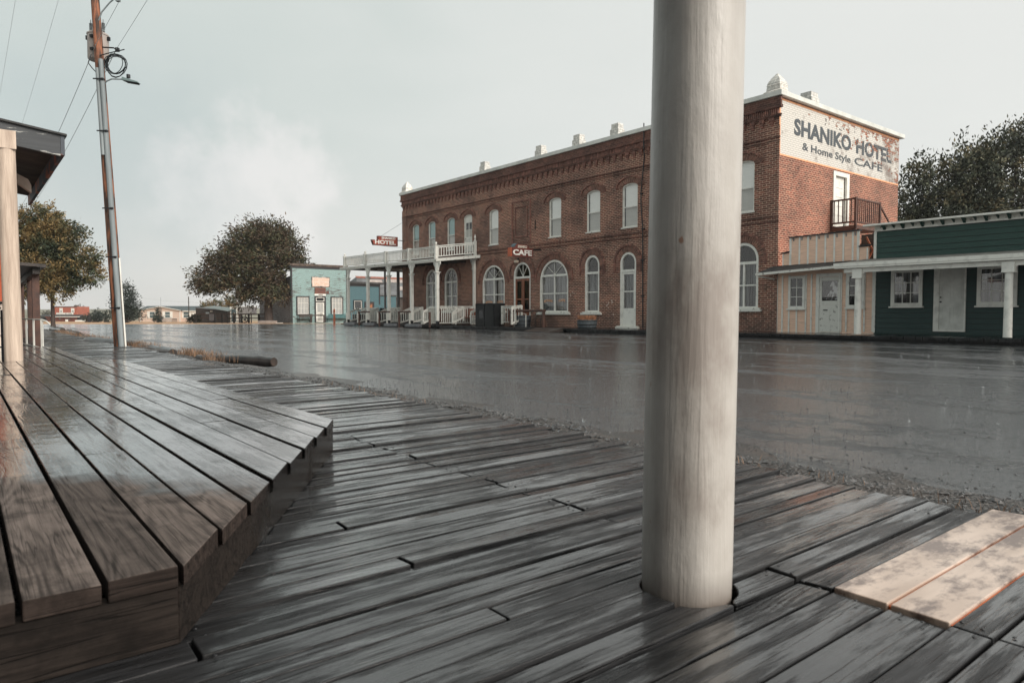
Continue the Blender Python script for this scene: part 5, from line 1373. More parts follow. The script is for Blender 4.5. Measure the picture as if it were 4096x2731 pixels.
def sq_window(par, y0, y1, z0, z1, nx_, nz_, x=-.0, t=.06, m=M_WHITE, curtain=None, sill=True, outer=.05, glass=None):
    """y1 < y0: left to right as seen from the street"""
    ya, yb = min(y0, y1), max(y0, y1); w = thing('window', None, None); w.parent = par
    b = MB(); b.ring([(ya, z0), (yb, z0), (yb, z1), (ya, z1)], [(ya + t, z0 + t), (yb - t, z0 + t), (yb - t, z1 - t), (ya + t, z1 - t)], 'x', x - outer, x - .003)
    for i in range(1, nx_): y = ya + t + (yb - ya - 2*t) * i / nx_; b.box(x - .035, x - .012, y - .01, y + .01, z0 + t, z1 - t)
    for i in range(1, nz_): z = z0 + t + (z1 - z0 - 2*t) * i / nz_; b.box(x - .034, x - .013, ya + t, yb - t, z - .01, z + .01)
    if sill: b.box(x - .09, x - .003, ya - .04, yb + .04, z0 - .045, z0 - .002)
    b.build('frame', m, w)
    b = MB(); b.box(x - .028, x - .022, ya + t, yb - t, z0 + t, z1 - t); b.build('pane', glass or M_GLASS_R, w)
    b = MB(); b.box(x - .011, x - .003, ya + t, yb - t, z0 + t, z1 - t); b.build('curtain' if curtain else 'dark_interior', curtain or M_DARKROOM, w)
    return w
sq_window(ps, -.45, -1.05, .97, 2.08, 2, 3, t=.085, glass=M_GLASS)
sq_window(ps, -2.46, -3.02, .99, 2.08, 2, 3, t=.085, glass=M_GLASS)
pd = thing('shop_door', None, None); pd.parent = ps
b = MB(); b.ring([(-1.44, .17), (-2.26, .17), (-2.26, 2.12), (-1.44, 2.12)], [(-1.55, .19), (-2.20, .19), (-2.20, 2.01), (-1.55, 2.01)], 'x', -.05, -.003); b.build('door_frame', M_WHITE, pd)
b = MB(); b.ring([(-1.555, .20), (-2.195, .20), (-2.195, 2.0), (-1.555, 2.0)], [(-1.64, 1.22), (-2.16, 1.22), (-2.16, 1.88), (-1.64, 1.88)], 'x', -.03, -.004); b.box(-.025, -.005, -2.17, -1.63, .2, 1.22)
for z in (.48, .95, 1.08): b.box(-.034, -.02, -2.16, -1.64, z, z + .02)
b.box(-.034, -.02, -1.92, -1.90, .5, .95); b.build('leaf', M_WHITE_OLD, pd)
b = MB(); b.box(-.02, -.014, -2.16, -1.64, 1.22, 1.88); b.build('pane', M_GLASS_R, pd)
b = MB(); b.box(-.010, -.004, -2.16, -1.64, 1.22, 1.88); b.build('dark_interior', M_DARKROOM, pd)
M_FOIL = mat('crumpled_pale_sheet', (0.45, 0.45, 0.45), (0.03, 0.03, 0.03), 0.3, 5, lo=.45, hi=.5)
b = MB(); b.prism([(-1.76, 1.25), (-2.15, 1.25), (-2.15, 1.85), (-1.98, 1.86), (-1.90, 1.7), (-2.0, 1.62), (-1.88, 1.5)], 'x', -.0125, -.0105); b.build('torn_sheet', M_FOIL, pd)
b = MB(); b.box(-.05, -.03, -1.84, -1.70, .90, .93); b.build('handle', M_IRON, pd)
# gap and props behind the false front
b = MB(); b.box(.6, .65, -3.3, -2.6, 2.4, 3.35); b.build('dark_gable', M_DARKWOOD, ps); b = MB(); b.beam((.4, -2.85, 3.25), (.4, -3.2, 2.5), .04, .05); b.beam((.3, -3.25, 3.1), (.3, -2.95, 2.5), .04, .05); b.build('props', M_ORW, ps)

gs = thing('green_shop', 'dark green clapboard shop with white bracketed cornice and columned porch at the right', 'building', HC, GRZ)
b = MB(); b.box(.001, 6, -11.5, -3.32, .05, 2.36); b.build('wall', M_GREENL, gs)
def clap(par, m, y0, y1, z0, z1, step, x=0.0, nm='clapboards', ax='x'):
    b = MB(); z = z0
    while z < z1 - .01:
        zz = min(z + step, z1)
        if ax == 'x': b.add([(x - .022, y0, z), (x - .022, y1, z), (x - .006, y1, zz - .012), (x - .006, y0, zz - .012), (x, y0, z), (x, y1, z)], [(0, 1, 2, 3), (0, 4, 5, 1)])
        else: b.add([(y0, x - .022, z), (y1, x - .022, z), (y1, x - .006, zz - .012), (y0, x - .006, zz - .012), (y0, x, z), (y1, x, z)], [(0, 1, 2, 3), (0, 4, 5, 1)])
        z = zz
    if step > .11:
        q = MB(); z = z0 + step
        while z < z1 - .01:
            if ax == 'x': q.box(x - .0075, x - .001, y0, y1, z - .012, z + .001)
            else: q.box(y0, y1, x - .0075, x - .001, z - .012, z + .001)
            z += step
        q.build('lap_shadow_gaps', M_TAR, par)  # dark strips paint the shadow line and gap under each lip
    return b.build(nm, m, par)
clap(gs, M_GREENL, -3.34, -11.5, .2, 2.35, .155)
b = MB(); b.box(.001, .25, -11.5, -3.30, 2.36, 3.36); b.build('false_front', M_GREEN, gs)
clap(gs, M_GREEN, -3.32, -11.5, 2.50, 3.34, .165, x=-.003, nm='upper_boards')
b = MB(); b.box(-.30, .25, -11.6, -3.05, 3.50, 3.555); b.box(-.035, -.001, -11.5, -3.29, 3.34, 3.40); b.build('cornice', M_WHITE, gs, bev=.008)
b = MB(); b.box(-.02, -.001, -11.5, -3.29, 3.40, 3.50); b.build('frieze', M_WHITE_OLD, gs)
for i in range(30):
    y = -3.60 - i * .272; b = MB(); wide = i % 2 == 0
    if wide: b.prism([(-.24, 3.50), (-.022, 3.50), (-.022, 3.36), (-.06, 3.37)], 'y', y - .03, y + .03)
    else: b.prism([(-.20, 3.50), (-.022, 3.50), (-.022, 3.41)], 'y', y - .02, y + .02)
    b.build('cornice_bracket', M_GREEN, gs)
b = MB(); b.box(-.035, .06, -3.36, -3.28, 2.36, 3.34); b.box(-.035, .0, -3.36, -3.30, .2, 2.1); b.build('corner_board', M_WHITE, gs)
b = MB(); b.hexa([(-1.95, -3.02, 2.235), (-.001, -3.02, 2.46), (-.001, -11.5, 2.46), (-1.95, -11.5, 2.235), (-1.95, -3.02, 2.28), (-.001, -3.02, 2.51), (-.001, -11.5, 2.51), (-1.95, -11.5, 2.28)]); b.build('porch_roof', mat('mossy_grey_shingle', (0.11, 0.115, 0.105), (0.05, 0.05, 0.047), 0.7, 6), gs)
b = MB(); b.box(-1.99, -1.951, -11.5, -3.0, 2.185, 2.285); b.box(-1.975, -1.952, -11.5, -3.02, 2.13, 2.184); b.box(-1.86, -1.74, -11.4, -3.25, 2.00, 2.128); b.box(-1.95, -.02, -3.06, -3.02, 2.13, 2.23); b.build('porch_beam', M_WHITE, gs)
def gcol(y):
    c = thing('porch_column', None, None); c.parent = gs
    b = MB(); b.lathe([(.10, .20), (.098, .23), (.095, 1.0), (.088, 1.83)], (-1.8, y, 0), 20); b.build('shaft', M_WHITE, c, smooth=True)
    b = MB(); b.box(-1.925, -1.675, y - .145, y + .145, 1.83, 1.85); b.box(-1.915, -1.685, y - .135, y + .135, 1.85, 2.10); 
    for s in (-1, 1): b.prism([(y + s*.136, 2.08), (y + s*.24, 2.08), (y + s*.24, 2.05), (y + s*.19, 2.04), (y + s*.17, 1.97), (y + s*.136, 1.96)], 'x', -1.84, -1.76)
    b.build('capital', M_WHITE, c)
for y in (-3.66, -7.39, -11.1): gcol(y)
M_CURT2 = mat('grey_inner_curtain', (0.16, 0.17, 0.18), (0.02, 0.022, 0.025), 0.9, 1.6, (7, 7, .4), lo=.45, hi=.6, bmp=0)
sq_window(gs, -3.83, -4.72, 1.02, 2.13, 3, 3, x=-.022, t=.10, curtain=M_CURT2)
sq_window(gs, -6.13, -7.08, 1.02, 2.13, 3, 3, x=-.022, t=.10, curtain=M_CURT2)
sq_window(gs, -8.6, -9.5, 1.02, 2.13, 3, 3, x=-.022, t=.10, curtain=M_CURT2)
gd = thing('front_door', None, None); gd.parent = gs
b = MB(); b.ring([(-5.03, .28), (-5.86, .28), (-5.86, 2.14), (-5.03, 2.14)], [(-5.17, .33), (-5.82, .33), (-5.82, 2.12), (-5.17, 2.12)], 'x', -.07, -.024); b.build('door_frame', M_WHITE, gd)
M_DIRTY = mat('grimy_white_door', (0.66, 0.66, 0.62), (0.45, 0.45, 0.42), 0.5, 2.5)
b = MB(); b.box(-.045, -.025, -5.82, -5.17, .33, 2.12)
for (ya, yb, z0, z1) in [(-5.46, -5.24, 1.72, 1.98), (-5.75, -5.53, 1.72, 1.98), (-5.46, -5.24, 1.22, 1.64), (-5.75, -5.53, 1.22, 1.64), (-5.46, -5.24, .5, 1.0), (-5.75, -5.53, .5, 1.0)]:
    b.ring([(ya, z0), (yb, z0), (yb, z1), (ya, z1)], [(ya + .02, z0 + .02), (yb - .02, z0 + .02), (yb - .02, z1 - .02), (ya + .02, z1 - .02)], 'x', -.052, -.044)
b.build('leaf', M_DIRTY, gd)
b = MB(); b.lathe([(.0, 0), (.03, .01), (.03, .03), (0, .04)], (-.075, -5.22, 1.12), 8); b.lathe([(.0, 0), (.022, .01), (.022, .03), (0, .04)], (-.075, -5.22, 1.25), 8); b.build('knob', M_IRON, gd)

# ================================================================== SALOON block across the side street
S0 = Vector((-22.14, 70, 0))
def sal(x, y=0, z=0): return S0 + Vector((x*VX - y*VY, x*VY + y*VX, z))
sa = thing('saloon', 'flaking pale teal clapboard saloon with tall black trimmed false front', 'building', S0, GRZ)
b = MB(); b.box(0, 6.0, .02, .25, -.25, 5.60); b.build('front_wall', M_TEAL, sa)
b = MB(); b.add([(.02, .25, -.25), (.02, 9.5, -.25), (.02, 9.5, 3.55), (.02, .25, 4.6), (5.98, .25, -.25), (5.98, 9.5, -.25), (5.98, 9.5, 3.55), (5.98, .25, 4.6)], [(0, 1, 2, 3), (4, 5, 6, 7), (1, 5, 6, 2), (3, 2, 6, 7)]); b.build('side_walls', M_GREYSIDE, sa)
def clapy(par, m, x0, x1, z0, z1, step, nm='clapboards', y=0.02): return clap(par, m, x0, x1, z0, z1, step, x=y, nm=nm, ax='y')
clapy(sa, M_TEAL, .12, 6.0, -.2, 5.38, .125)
b = MB(); b.box(-.13, 6.1, -.12, .05, 5.60, 5.83); b.build('cornice', M_SOFFIT, sa)
b = MB(); b.box(-.02, .11, -.05, .019, -.25, 5.60); b.box(.11, 6.05, -.045, .019, 5.38, 5.60); b.box(5.93, 6.05, -.05, -.004, -.25, 5.38); b.build('black_trim', M_TAR, sa)
def ywin(par, x0, x1, z0, z1, nx_, nz_, t, fm, im, y=-.002, inner=M_WHITE):
    w = thing('window', None, None); w.parent = par
    b = MB(); b.ring([(x0, z0), (x1, z0), (x1, z1), (x0, z1)], [(x0 + t, z0 + t), (x1 - t, z0 + t), (x1 - t, z1 - t), (x0 + t, z1 - t)], 'y', y - .07, y - .003); b.build('casing', fm, w)
    a, c, d, e = x0 + t, x1 - t, z0 + t, z1 - t; b = MB()
    b.ring([(a, d), (c, d), (c, e), (a, e)], [(a + .04, d + .04), (c - .04, d + .04), (c - .04, e - .04), (a + .04, e - .04)], 'y', y - .05, y - .012)
    for i in range(1, nx_): x = a + (c - a) * i / nx_; b.box(x - .012, x + .012, y - .045, y - .02, d, e)
    for i in range(1, nz_): z = d + (e - d) * i / nz_; b.box(a, c, y - .044, y - .021, z - .012, z + .012)
    b.build('frame', inner, w)
    b = MB(); b.box(a, c, y - .034, y - .030, d, e); b.build('pane', M_GLASS, w)
    b = MB(); b.box(a, c, y - .018, y - .008, d, e); b.build('curtain', im, w)
    return w
M_LACE = mat('pale_net_curtain', (0.42, 0.42, 0.40), (0.24, 0.25, 0.25), 0.9, 1.2, (8, 8, .4), bmp=0)
ywin(sa, .50, 1.88, .62, 2.58, 3, 3, .13, M_TAR, M_LACE)
ywin(sa, 4.16, 5.56, .62, 2.57, 3, 3, .13, M_TAR, M_LACE)
sdr = thing('saloon_door', None, None); sdr.parent = sa
b = MB(); b.ring([(2.43, -.1), (3.62, -.1), (3.62, 2.60), (2.43, 2.60)], [(2.55, -.08), (3.47, -.08), (3.47, 2.47), (2.55, 2.47)], 'y', -.08, -.005); b.box(2.55, 3.47, -.075, -.006, 1.95, 2.05); b.build('casing', M_TAR, sdr)
b = MB(); b.ring([(2.56, 2.06), (3.46, 2.06), (3.46, 2.46), (2.56, 2.46)], [(2.62, 2.11), (3.40, 2.11), (3.40, 2.41), (2.62, 2.41)], 'y', -.05, -.02); b.build('transom_frame', M_WHITE, sdr)
b = MB(); b.box(2.62, 3.40, -.035, -.03, 2.11, 2.41); b.build('transom_pane', M_BLACK, sdr)
b = MB(); b.ring([(2.56, -.08), (3.44, -.08), (3.44, 1.94), (2.56, 1.94)], [(2.68, .95), (3.32, .95), (3.32, 1.83), (2.68, 1.83)], 'y', -.05, -.01); b.box(2.66, 3.34, -.04, -.012, -.08, .95); b.box(2.72, 3.28, -.05, -.041, .05, .40); b.box(2.72, 3.28, -.05, -.041, .48, .85); b.build('leaf', M_DIRTY, sdr)
b = MB(); b.box(2.68, 3.32, -.03, -.02, .95, 1.83); b.build('pane', M_LACE, sdr)
text('lettering', 'NO SMOKING', M_WHITE, sdr, (2.80, -.083, 2.50), X, Z, .42, .065, .004)
b = MB(); b.box(2.43, 3.64, -.03, -.005, 2.64, 2.82); b.build('white_board', M_WHITE, sa); b = MB(); b.box(2.84, 3.32, -.04, -.031, 2.69, 2.76); b.build('name_plate', M_BROWNWOOD, sa)
sg = thing('saloon_sign', 'weathered pale rectangular sign reading GOLD NUGGET SALOON high on the teal saloon', 'sign', sal(0), GRZ)
b = MB(); b.box(2.16, 4.02, -.06, -.01, 3.58, 4.52); b.build('board', mat('bleached_sign_board', (0.66, 0.56, 0.50), (0.52, 0.40, 0.34), 0.7, 4), sg)
b = MB(); b.ring([(2.13, 3.55), (4.05, 3.55), (4.05, 4.55), (2.13, 4.55)], [(2.19, 3.61), (3.99, 3.61), (3.99, 4.49), (2.19, 4.49)], 'y', -.075, -.012); b.build('frame', mat('peeling_sign_frame', (0.40, 0.27, 0.22), (0.04, 0.035, 0.033), 0.7, 5, lo=.47, hi=.5), sg)
M_FADE = mat('faded_orange_letters', (0.58, 0.33, 0.20), (0.56, 0.44, 0.36), 0.7, 8, bmp=0)
text('lettering', 'GOLD NUGGET', M_FADE, sg, (2.27, -.063, 4.08), X, Z, 1.62, .25, .004, arc=.09, bold=.01)
text('lettering', 'SALOON', M_FADE, sg, (2.38, -.063, 3.70), X, Z, 1.42, .30, .004, bold=.02)
bs_ = MB(); bs_.box(2.45, 3.63, -.05, -.01, 2.84, 3.46); o = bs_.build('brown_board', mat('brown_stained_board', (0.17, 0.065, 0.045), (0.065, 0.035, 0.03), 0.7, 4, (.6, 1, 5)), loc=sal(0), rz=GRZ); tag(o, 'larger brown planked board above the saloon door', 'board')
bs_ = MB(); bs_.box(3.69, 3.98, -.05, -.01, 2.84, 3.11); o = bs_.build('brown_board', MATS['brown_stained_board'], loc=sal(0), rz=GRZ); tag(o, 'small square brown board right of the larger one', 'board')
bench('dark slatted bench under the left saloon window', sal(1.27, -.5, -.1), GRZ + R(-90), 1.4, M_DARKWOOD, M_BLACK, .42, .8)
bench('long teal bench under the right saloon window', sal(4.8, -.45, -.1), GRZ + R(-90), 2.2, mat('teal_bench_paint', (0.03, 0.12, 0.13), None, .5, 4), M_TEALD, .42, .8)
t = thing('hitching_rail', 'plain dark hitching rail in front of the saloon door', 'rail', sal(2.3, -1.0, 0), GRZ)
b = MB(); b.box(-.9, .85, -.05, .05, .56, .68); b.build('rail', M_DARKWOOD, t)
for x in (-.7, .7): b = MB(); b.box(x - .07, x + .07, -.05, .05, -.12, .56); b.build('post', M_DARKWOOD, t)
bo = thing('traffic_bollard', 'slim orange flexible bollard with pale bands standing in the street before the saloon', 'bollard', (-12.9, 50.6, 0))
b = MB(); b.lathe([(.10, 0), (.085, .03), (.075, .06), (.072, 1.0), (.05, 1.1), (.02, 1.16)], n=14); b.build('tube', mat('orange_plastic', (0.60, 0.16, 0.075), None, .5, 3), bo, smooth=True)
b = MB(); b.lathe([(.0735, .82), (.0735, .86)], n=14); b.lathe([(.0735, .72), (.0735, .76)], n=14); b.build('band', M_CREAM, bo)
o = MB(); o.box(-.35, .35, -.1, .1, -.05, .25); o = o.build('concrete_block', MATS['dark_wet_concrete'], loc=(-12.2, 52.0, 0)); tag(o, 'low dark concrete block right of the orange bollard', 'block')

t2 = thing('teal_store', 'darker teal low store behind the porch posts, right of the saloon', 'building', sal(6.1), GRZ)
b = MB(); b.box(0, 3.75, .02, 6, -.3, 3.95); b.build('wall', M_TEALD, t2)
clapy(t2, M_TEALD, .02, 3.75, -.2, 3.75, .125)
b = MB(); b.box(-.02, 4.25, -.25, .3, 3.95, 4.17); b.build('cornice', M_ROOF, t2); b = MB(); b.box(0, 3.78, -.05, .0, 3.72, 3.95); b.box(3.66, 3.78, -.05, 0, 1.8, 3.72); b.build('black_trim', M_TAR, t2)
ywin(t2, .62, 1.65, 1.2, 2.25, 1, 1, .10, M_TAR, M_DARKROOM, y=-.004)
dd = thing('store_door', None, None); dd.parent = t2
b = MB(); b.ring([(1.92, -.2), (3.05, -.2), (3.05, 2.08), (1.92, 2.08)], [(2.06, -.18), (2.91, -.18), (2.91, 1.95), (2.06, 1.95)], 'y', -.08, -.008); b.build('casing', M_TAR, dd); b = MB(); b.box(2.06, 2.91, -.04, -.01, -.18, 1.95); b.build('leaf', M_BROWNWOOD, dd); b = MB(); b.box(2.45, 2.8, -.05, -.041, .9, 1.75); b.build('pane', mat('amber_panel', (0.3, 0.12, 0.05), None, .4, 4), dd)
t3 = thing('low_teal_shed', 'low teal boarded shed between the teal store and the dark barn', 'shed', sal(9.86), GRZ)
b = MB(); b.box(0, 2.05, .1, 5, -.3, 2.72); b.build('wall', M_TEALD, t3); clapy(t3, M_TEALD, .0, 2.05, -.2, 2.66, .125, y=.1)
b = MB(); b.box(-.02, 2.15, -.0, .4, 2.72, 2.82); b.build('roof_edge', M_ROOF, t3); b = MB(); b.box(.0, 1.9, -.6, .05, 1.32, 1.40); b.box(.0, 1.9, -.6, -.52, .2, 1.32); b.build('dark_counter', M_BLACK, t3)
# dark barn with a patched tin roof, seen between the porch posts
bn = thing('patched_roof_barn', 'dark barn with patchwork tin and shingle roof seen through the hotel porch', 'barn', sal(10.2, 6), GRZ)
b = MB(); b.box(0, 12, 0, 8, -.4, 2.9); b.build('wall', M_DARKWOOD, bn)
M_PATCH = mat('patched_tin_roof', (0.13, 0.135, 0.14), (0.07, 0.07, 0.072), 0.5, .8, lo=.4, hi=.6)
b = MB(); b.add([(-.3, -.3, 2.75), (12, -.3, 2.75), (12, 4, 5.3), (1.8, 4, 5.3), (-.3, 8, 2.75)], [(0, 1, 2, 3), (0, 3, 4)]); b.build('roof', M_PATCH, bn)
b = MB()
for (x0, y0, w, c) in [(2.6, 2.6, 2.0, 0), (5.2, 2.9, 2.6, 0), (6.2, 1.2, 2.0, 0), (.8, .4, 1.0, 1)]:
    z0 = 2.75 + (y0 + .3) * .593; b.add([(x0, y0, z0 + .03), (x0 + w, y0, z0 + .03), (x0 + w + .3, y0 + .8, z0 + .03 + .474), (x0 + .3, y0 + .8, z0 + .03 + .474)], [(0, 1, 2, 3)])
b.build('tin_patches', mat('bright_tin_patch', (0.42, 0.37, 0.34), (0.25, 0.2, 0.18), .5, 2), bn)
b = MB(); b.add([(1.6, 3.6, 5.12), (12, 3.6, 5.12), (12, 4.05, 5.38), (1.6, 4.05, 5.38)], [(0, 1, 2, 3)]); b.build('ridge_strip', mat('rusty_ridge', (0.26, 0.10, 0.07), None, .7, 3), bn)
wtn = ywin(bn, 3.0, 4.0, 1.0, 2.1, 2, 2, .03, M_WHITE, M_DARKROOM, y=-.01)
b = MB(); b.box(4.3, 4.75, -.05, -.01, 2.45, 2.53); b.box(4.49, 4.57, -.05, -.01, 2.0, 2.45); b.build('letter_t', M_WHITE, bn)
# ================================================================== UTILITY POLE
M_POLE = mat('creosoted_pole', (0.30, 0.115, 0.06), (0.035, 0.024, 0.02), 0.7, 3.2, (6, 6, 0.7), lo=.42, hi=.60, bmp=.8)
M_GALV = mat('galvanised_conduit', (0.24, 0.27, 0.28), (0.16, 0.185, 0.195), 0.6, 3, (4, 4, .3))
up_ = thing('utility_pole', 'leaning brown utility pole with grey conduits, transformer and lamp arm beside the boardwalk', 'pole', (-7.83, 13.90, 0.0))
def px_(z): return -0.335 * (z - .13) / 6.8
b = MB(); b.tube([(px_(z), 0, z) for z in (0.0, 1.5, 3, 4.5, 6, 7.5, 9.3)], [.108, .105, .098, .09, .08, .072, .066], 16); b.build('pole', M_POLE, up_, smooth=True)
b = MB(); b.tube([(px_(z) + .085, -.105, z) for z in (.15, 2, 4, 5.75)], [.052, .05, .047, .042], 12); b.build('conduit', M_GALV, up_, smooth=True)
b = MB(); b.tube([(px_(z) + .012, -.125, z) for z in (3.9, 5.58)], [.034, .03], 12); b.build('conduit', M_GALV, up_, smooth=True)
b = MB(); b.tube([(px_(z) + .135, -.04, z) for z in (.15, 1.9)], [.018, .016], 10); b.build('conduit', M_WHITE, up_, smooth=True)
for z in (5.35, 4.35, 2.85, 1.9, .9):
    b = MB(); b.box(px_(z) - .06, px_(z) + .10, -.17, -.155, z, z + .022); b.box(px_(z) + .09, px_(z) + .13, -.16, -.09, z - .01, z + .03); b.build('strap', M_IRON, up_)
tr = MB(); cx = px_(6.15) - .175; tr.lathe([(.175, 0), (.19, .02), (.19, .48), (.20, .485), (.20, .51), (.15, .55), (0, .57)], (cx, .30, 5.87), 22); tr.build('transformer', mat('warm_grey_enamel', (0.42, 0.38, 0.35), (0.33, 0.29, 0.27), .45, 2.5), up_, smooth=True)
b = MB()
for k, (dx, dy) in enumerate(((-.12, .27), (.14, .25))):
    b.lathe([(.03, 0), (.03, .03), (.018, .04)] + [(r, .05 + i*.022 + o) for i in range(6) for r, o in ((.034, 0), (.018, .012))] + [(.008, .20), (.008, .24)], (cx + dx, dy, 6.42), 10)
b.build('insulator', M_GALV, up_, smooth=True)
b = MB(); b.box(cx - .24, cx - .18, .28, .32, 6.28, 6.36); b.box(cx + .18, cx + .24, .28, .32, 6.26, 6.33); b.box(cx - .03, cx + .03, .06, .14, 6.0, 6.05); b.box(cx - .03, cx + .03, .06, .14, 6.25, 6.30); b.build('lugs', M_IRON, up_)
M_CABLE = mat('black_cable', (0.012, 0.016, 0.019), None, .5, 5, bmp=0)
b = MB(); rn = random.Random(6)
for k in range(7):
    c0 = Vector((.06 + rn.uniform(-.03, .03), -.06 + rn.uniform(-.04, .04), 5.66 + rn.uniform(-.02, .02))); rx, rz = .21 + rn.uniform(-.05, .012), .22 + rn.uniform(-.05, .015)
    pts = [c0 + Vector((rx * math.cos(a), .02 * math.sin(2*a), rz * math.sin(a))) for a in [math.pi * (1.05 - j / 14 * 2.0) + rn.uniform(-.02, .02) for j in range(15)]]
    b.tube(pts, .008, 5)
b.tube([(-.47, 0.05, 5.9), (-.50, 0, 5.72), (-.42, -.02, 5.62), (-.30, -.05, 5.50)], .01, 6)
b.tube([(-.02 + .25, -.02, 5.97), (-.1, -.05, 5.88), (-.22, -.08, 5.83)], .01, 6)
b.build('cable_coil', M_CABLE, up_, smooth=True)
b = MB(); b.tube([(-.22, 0, 6.02), (.02, -.02, 6.0), (.08, -.02, 5.96)], .014, 6); b.box(.06, .12, -.05, .01, 5.93, 6.0); b.build('service_bracket', M_IRON, up_)
b = MB(); b.tube([(-.26, -.03, 6.52), (-.18, -.05, 6.68), (0, -.08, 6.85), (.12, -.10, 6.93)], .014, 6); b.box(.13, .20, -.13, -.06, 6.86, 7.02); b.build('bushing_lead', M_GALV, up_)
b = MB(); b.tube([(-.20, -.05, 5.22), (-.12, -.06, 5.34), (.0, -.08, 5.38), (.26, -.12, 5.36)], .014, 8); b.build('lamp_arm', M_GALV, up_, smooth=True)
b = MB(); b.hexa([(.24, -.18, 5.33), (.58, -.20, 5.27), (.58, -.08, 5.27), (.24, -.06, 5.33), (.24, -.17, 5.40), (.54, -.17, 5.31), (.54, -.11, 5.31), (.24, -.07, 5.40)]); b.build('lamp_head', mat('grey_green_casting', (0.14, 0.19, 0.19), None, .4, 5), up_, bev=.012)
b = MB(); b.cyl((.35, -.12, 5.385), (.35, -.12, 5.45), .035, n=12); b.build('photocell', M_IRON, up_)
b = MB(); b.hexa([(.32, -.18, 5.295), (.55, -.18, 5.255), (.55, -.09, 5.255), (.32, -.09, 5.295), (.32, -.18, 5.318), (.55, -.18, 5.276), (.55, -.09, 5.276), (.32, -.09, 5.318)]); b.build('lens', M_BLACK, up_)
b = MB(); b.beam((-.44 - 1.1 * VX, -1.1 * VY, 8.8), (-.44 + .6 * VX, .6 * VY, 8.8), .09, .11); b.build('crossarm', M_POLE, up_)
M_WIRE = mat('thin_grey_wire', (0.48, 0.52, 0.52), None, .5, 5, bmp=0)
def wire(p, q, sag, label, r=.0035, grp='power lines'):
    p, q = Vector(p), Vector(q); pts = [p.lerp(q, i / 24) - Vector((0, 0, sag * 4 * (i/24) * (1 - i/24))) for i in range(25)]
    b = MB(); b.tube([x - p for x in pts], r, 5); o = b.build('power_line', M_WIRE, loc=p); tag(o, label, 'wire', grp)
PB = Vector((-7.74, 13.85, 5.97)); PT = Vector((-8.27, 13.90, 8.9))
UD = Vector((-VY, VX, 0))
for off, sz in ((0.0, 0), (-.85, 0)):
    p0 = PT + Vector((VX, VY, 0)) * off
    wire(p0, p0 + UD * 46 + Vector((0, 0, -.4)), .5, 'overhead wire running from the pole top away behind the left shop roof, ' + ('nearer the pole' if off == 0 else 'farther left'), .0035)
for off in (0, -.35):
    p0 = PB + Vector((VX, VY, 0)) * off
    wire(p0 - UD * 22 + Vector((0, 0, .6)), p0, .25, 'service wire coming from the upper frame edge down to the pole bracket, ' + ('right hand one' if off == 0 else 'left hand one'), .0035)
    wire(p0, p0 + UD * 44 + Vector((0, 0, .5)), .9, 'service wire sagging from the pole down towards the left tree, ' + ('right hand one' if off == 0 else 'left hand one'), .006)

# ================================================================== TREES
def leaf_mat(name, cols, seed):
    m, t, b = newmat(name)
    n = N(t, 'ShaderNodeTexNoise', i_Scale=0.75, i_Detail=4.0, i_Roughness=0.6); mp = N(t, 'ShaderNodeMapping'); mp.inputs['Location'].default_value = (seed, seed, 0)
    c = N(t, 'ShaderNodeTexCoord'); L(t, c.outputs['Object'], mp.inputs[0]); L(t, mp.outputs[0], n.inputs['Vector'])
    k = len(cols); col = ramp(t, n.outputs[0], [(.34 + .32 * i / (k - 1), cols[i]) for i in range(k)])
    g = N(t, 'ShaderNodeNewGeometry'); hs = N(t, 'ShaderNodeHueSaturation')
    v = math_(t, 'MULTIPLY_ADD', g.outputs['Random Per Island'], 1.0); v.node.inputs[2].default_value = .5
    L(t, v, hs.inputs['Value']); L(t, col, hs.inputs['Color']); L(t, hs.outputs[0], b.inputs['Base Color'])
    b.inputs['Roughness'].default_value = .65; b.inputs['Specular IOR Level'].default_value = .25
    return m
M_BARK = mat('dark_wet_bark', (0.075, 0.050, 0.040), (0.025, 0.02, 0.018), .75, 4, (5, 5, .8), bmp=1.0)
def leaves(blobs, n_cl, per, cl_r, llen, lw, wind, seed, clip=None, shell=.45):
    rg = np.random.default_rng(seed); vol = np.array([b_[3]*b_[4]*b_[5] for b_ in blobs]) ** .75; pr_ = vol / vol.sum()
    V = []; 
    for _ in range(n_cl):
        bb = blobs[rg.choice(len(blobs), p=pr_)]
        d = rg.normal(size=3); d /= np.linalg.norm(d); rr = (shell + (1.08 - shell) * rg.random() ** .7)
        c = np.array(bb[:3]) + d * rr * np.array(bb[3:6])
        axis = d * .55 + np.array(wind) + rg.normal(size=3) * .35; axis /= np.linalg.norm(axis)
        n = int(per * rg.uniform(.5, 1.5))
        s = rg.normal(size=(n, 3)) * cl_r * .45 + axis * (rg.random((n, 1)) - .4) * cl_r * 2.4 + c
        a = axis + rg.normal(size=(n, 3)) * .55; a /= np.linalg.norm(a, axis=1)[:, None]
        sd_ = np.cross(a, rg.normal(size=(n, 3))); sd_ /= np.linalg.norm(sd_, axis=1)[:, None] + 1e-9
        l = llen * rg.uniform(.6, 1.4, (n, 1)); w = lw * rg.uniform(.7, 1.3, (n, 1))
        q = np.stack([s, s + a*l*.45 + sd_*w, s + a*l, s + a*l*.45 - sd_*w], 1)
        if clip is not None: q = q[[clip(p) for p in s]]
        V.append(q)
    V = np.concatenate(V).reshape(-1, 3); return V
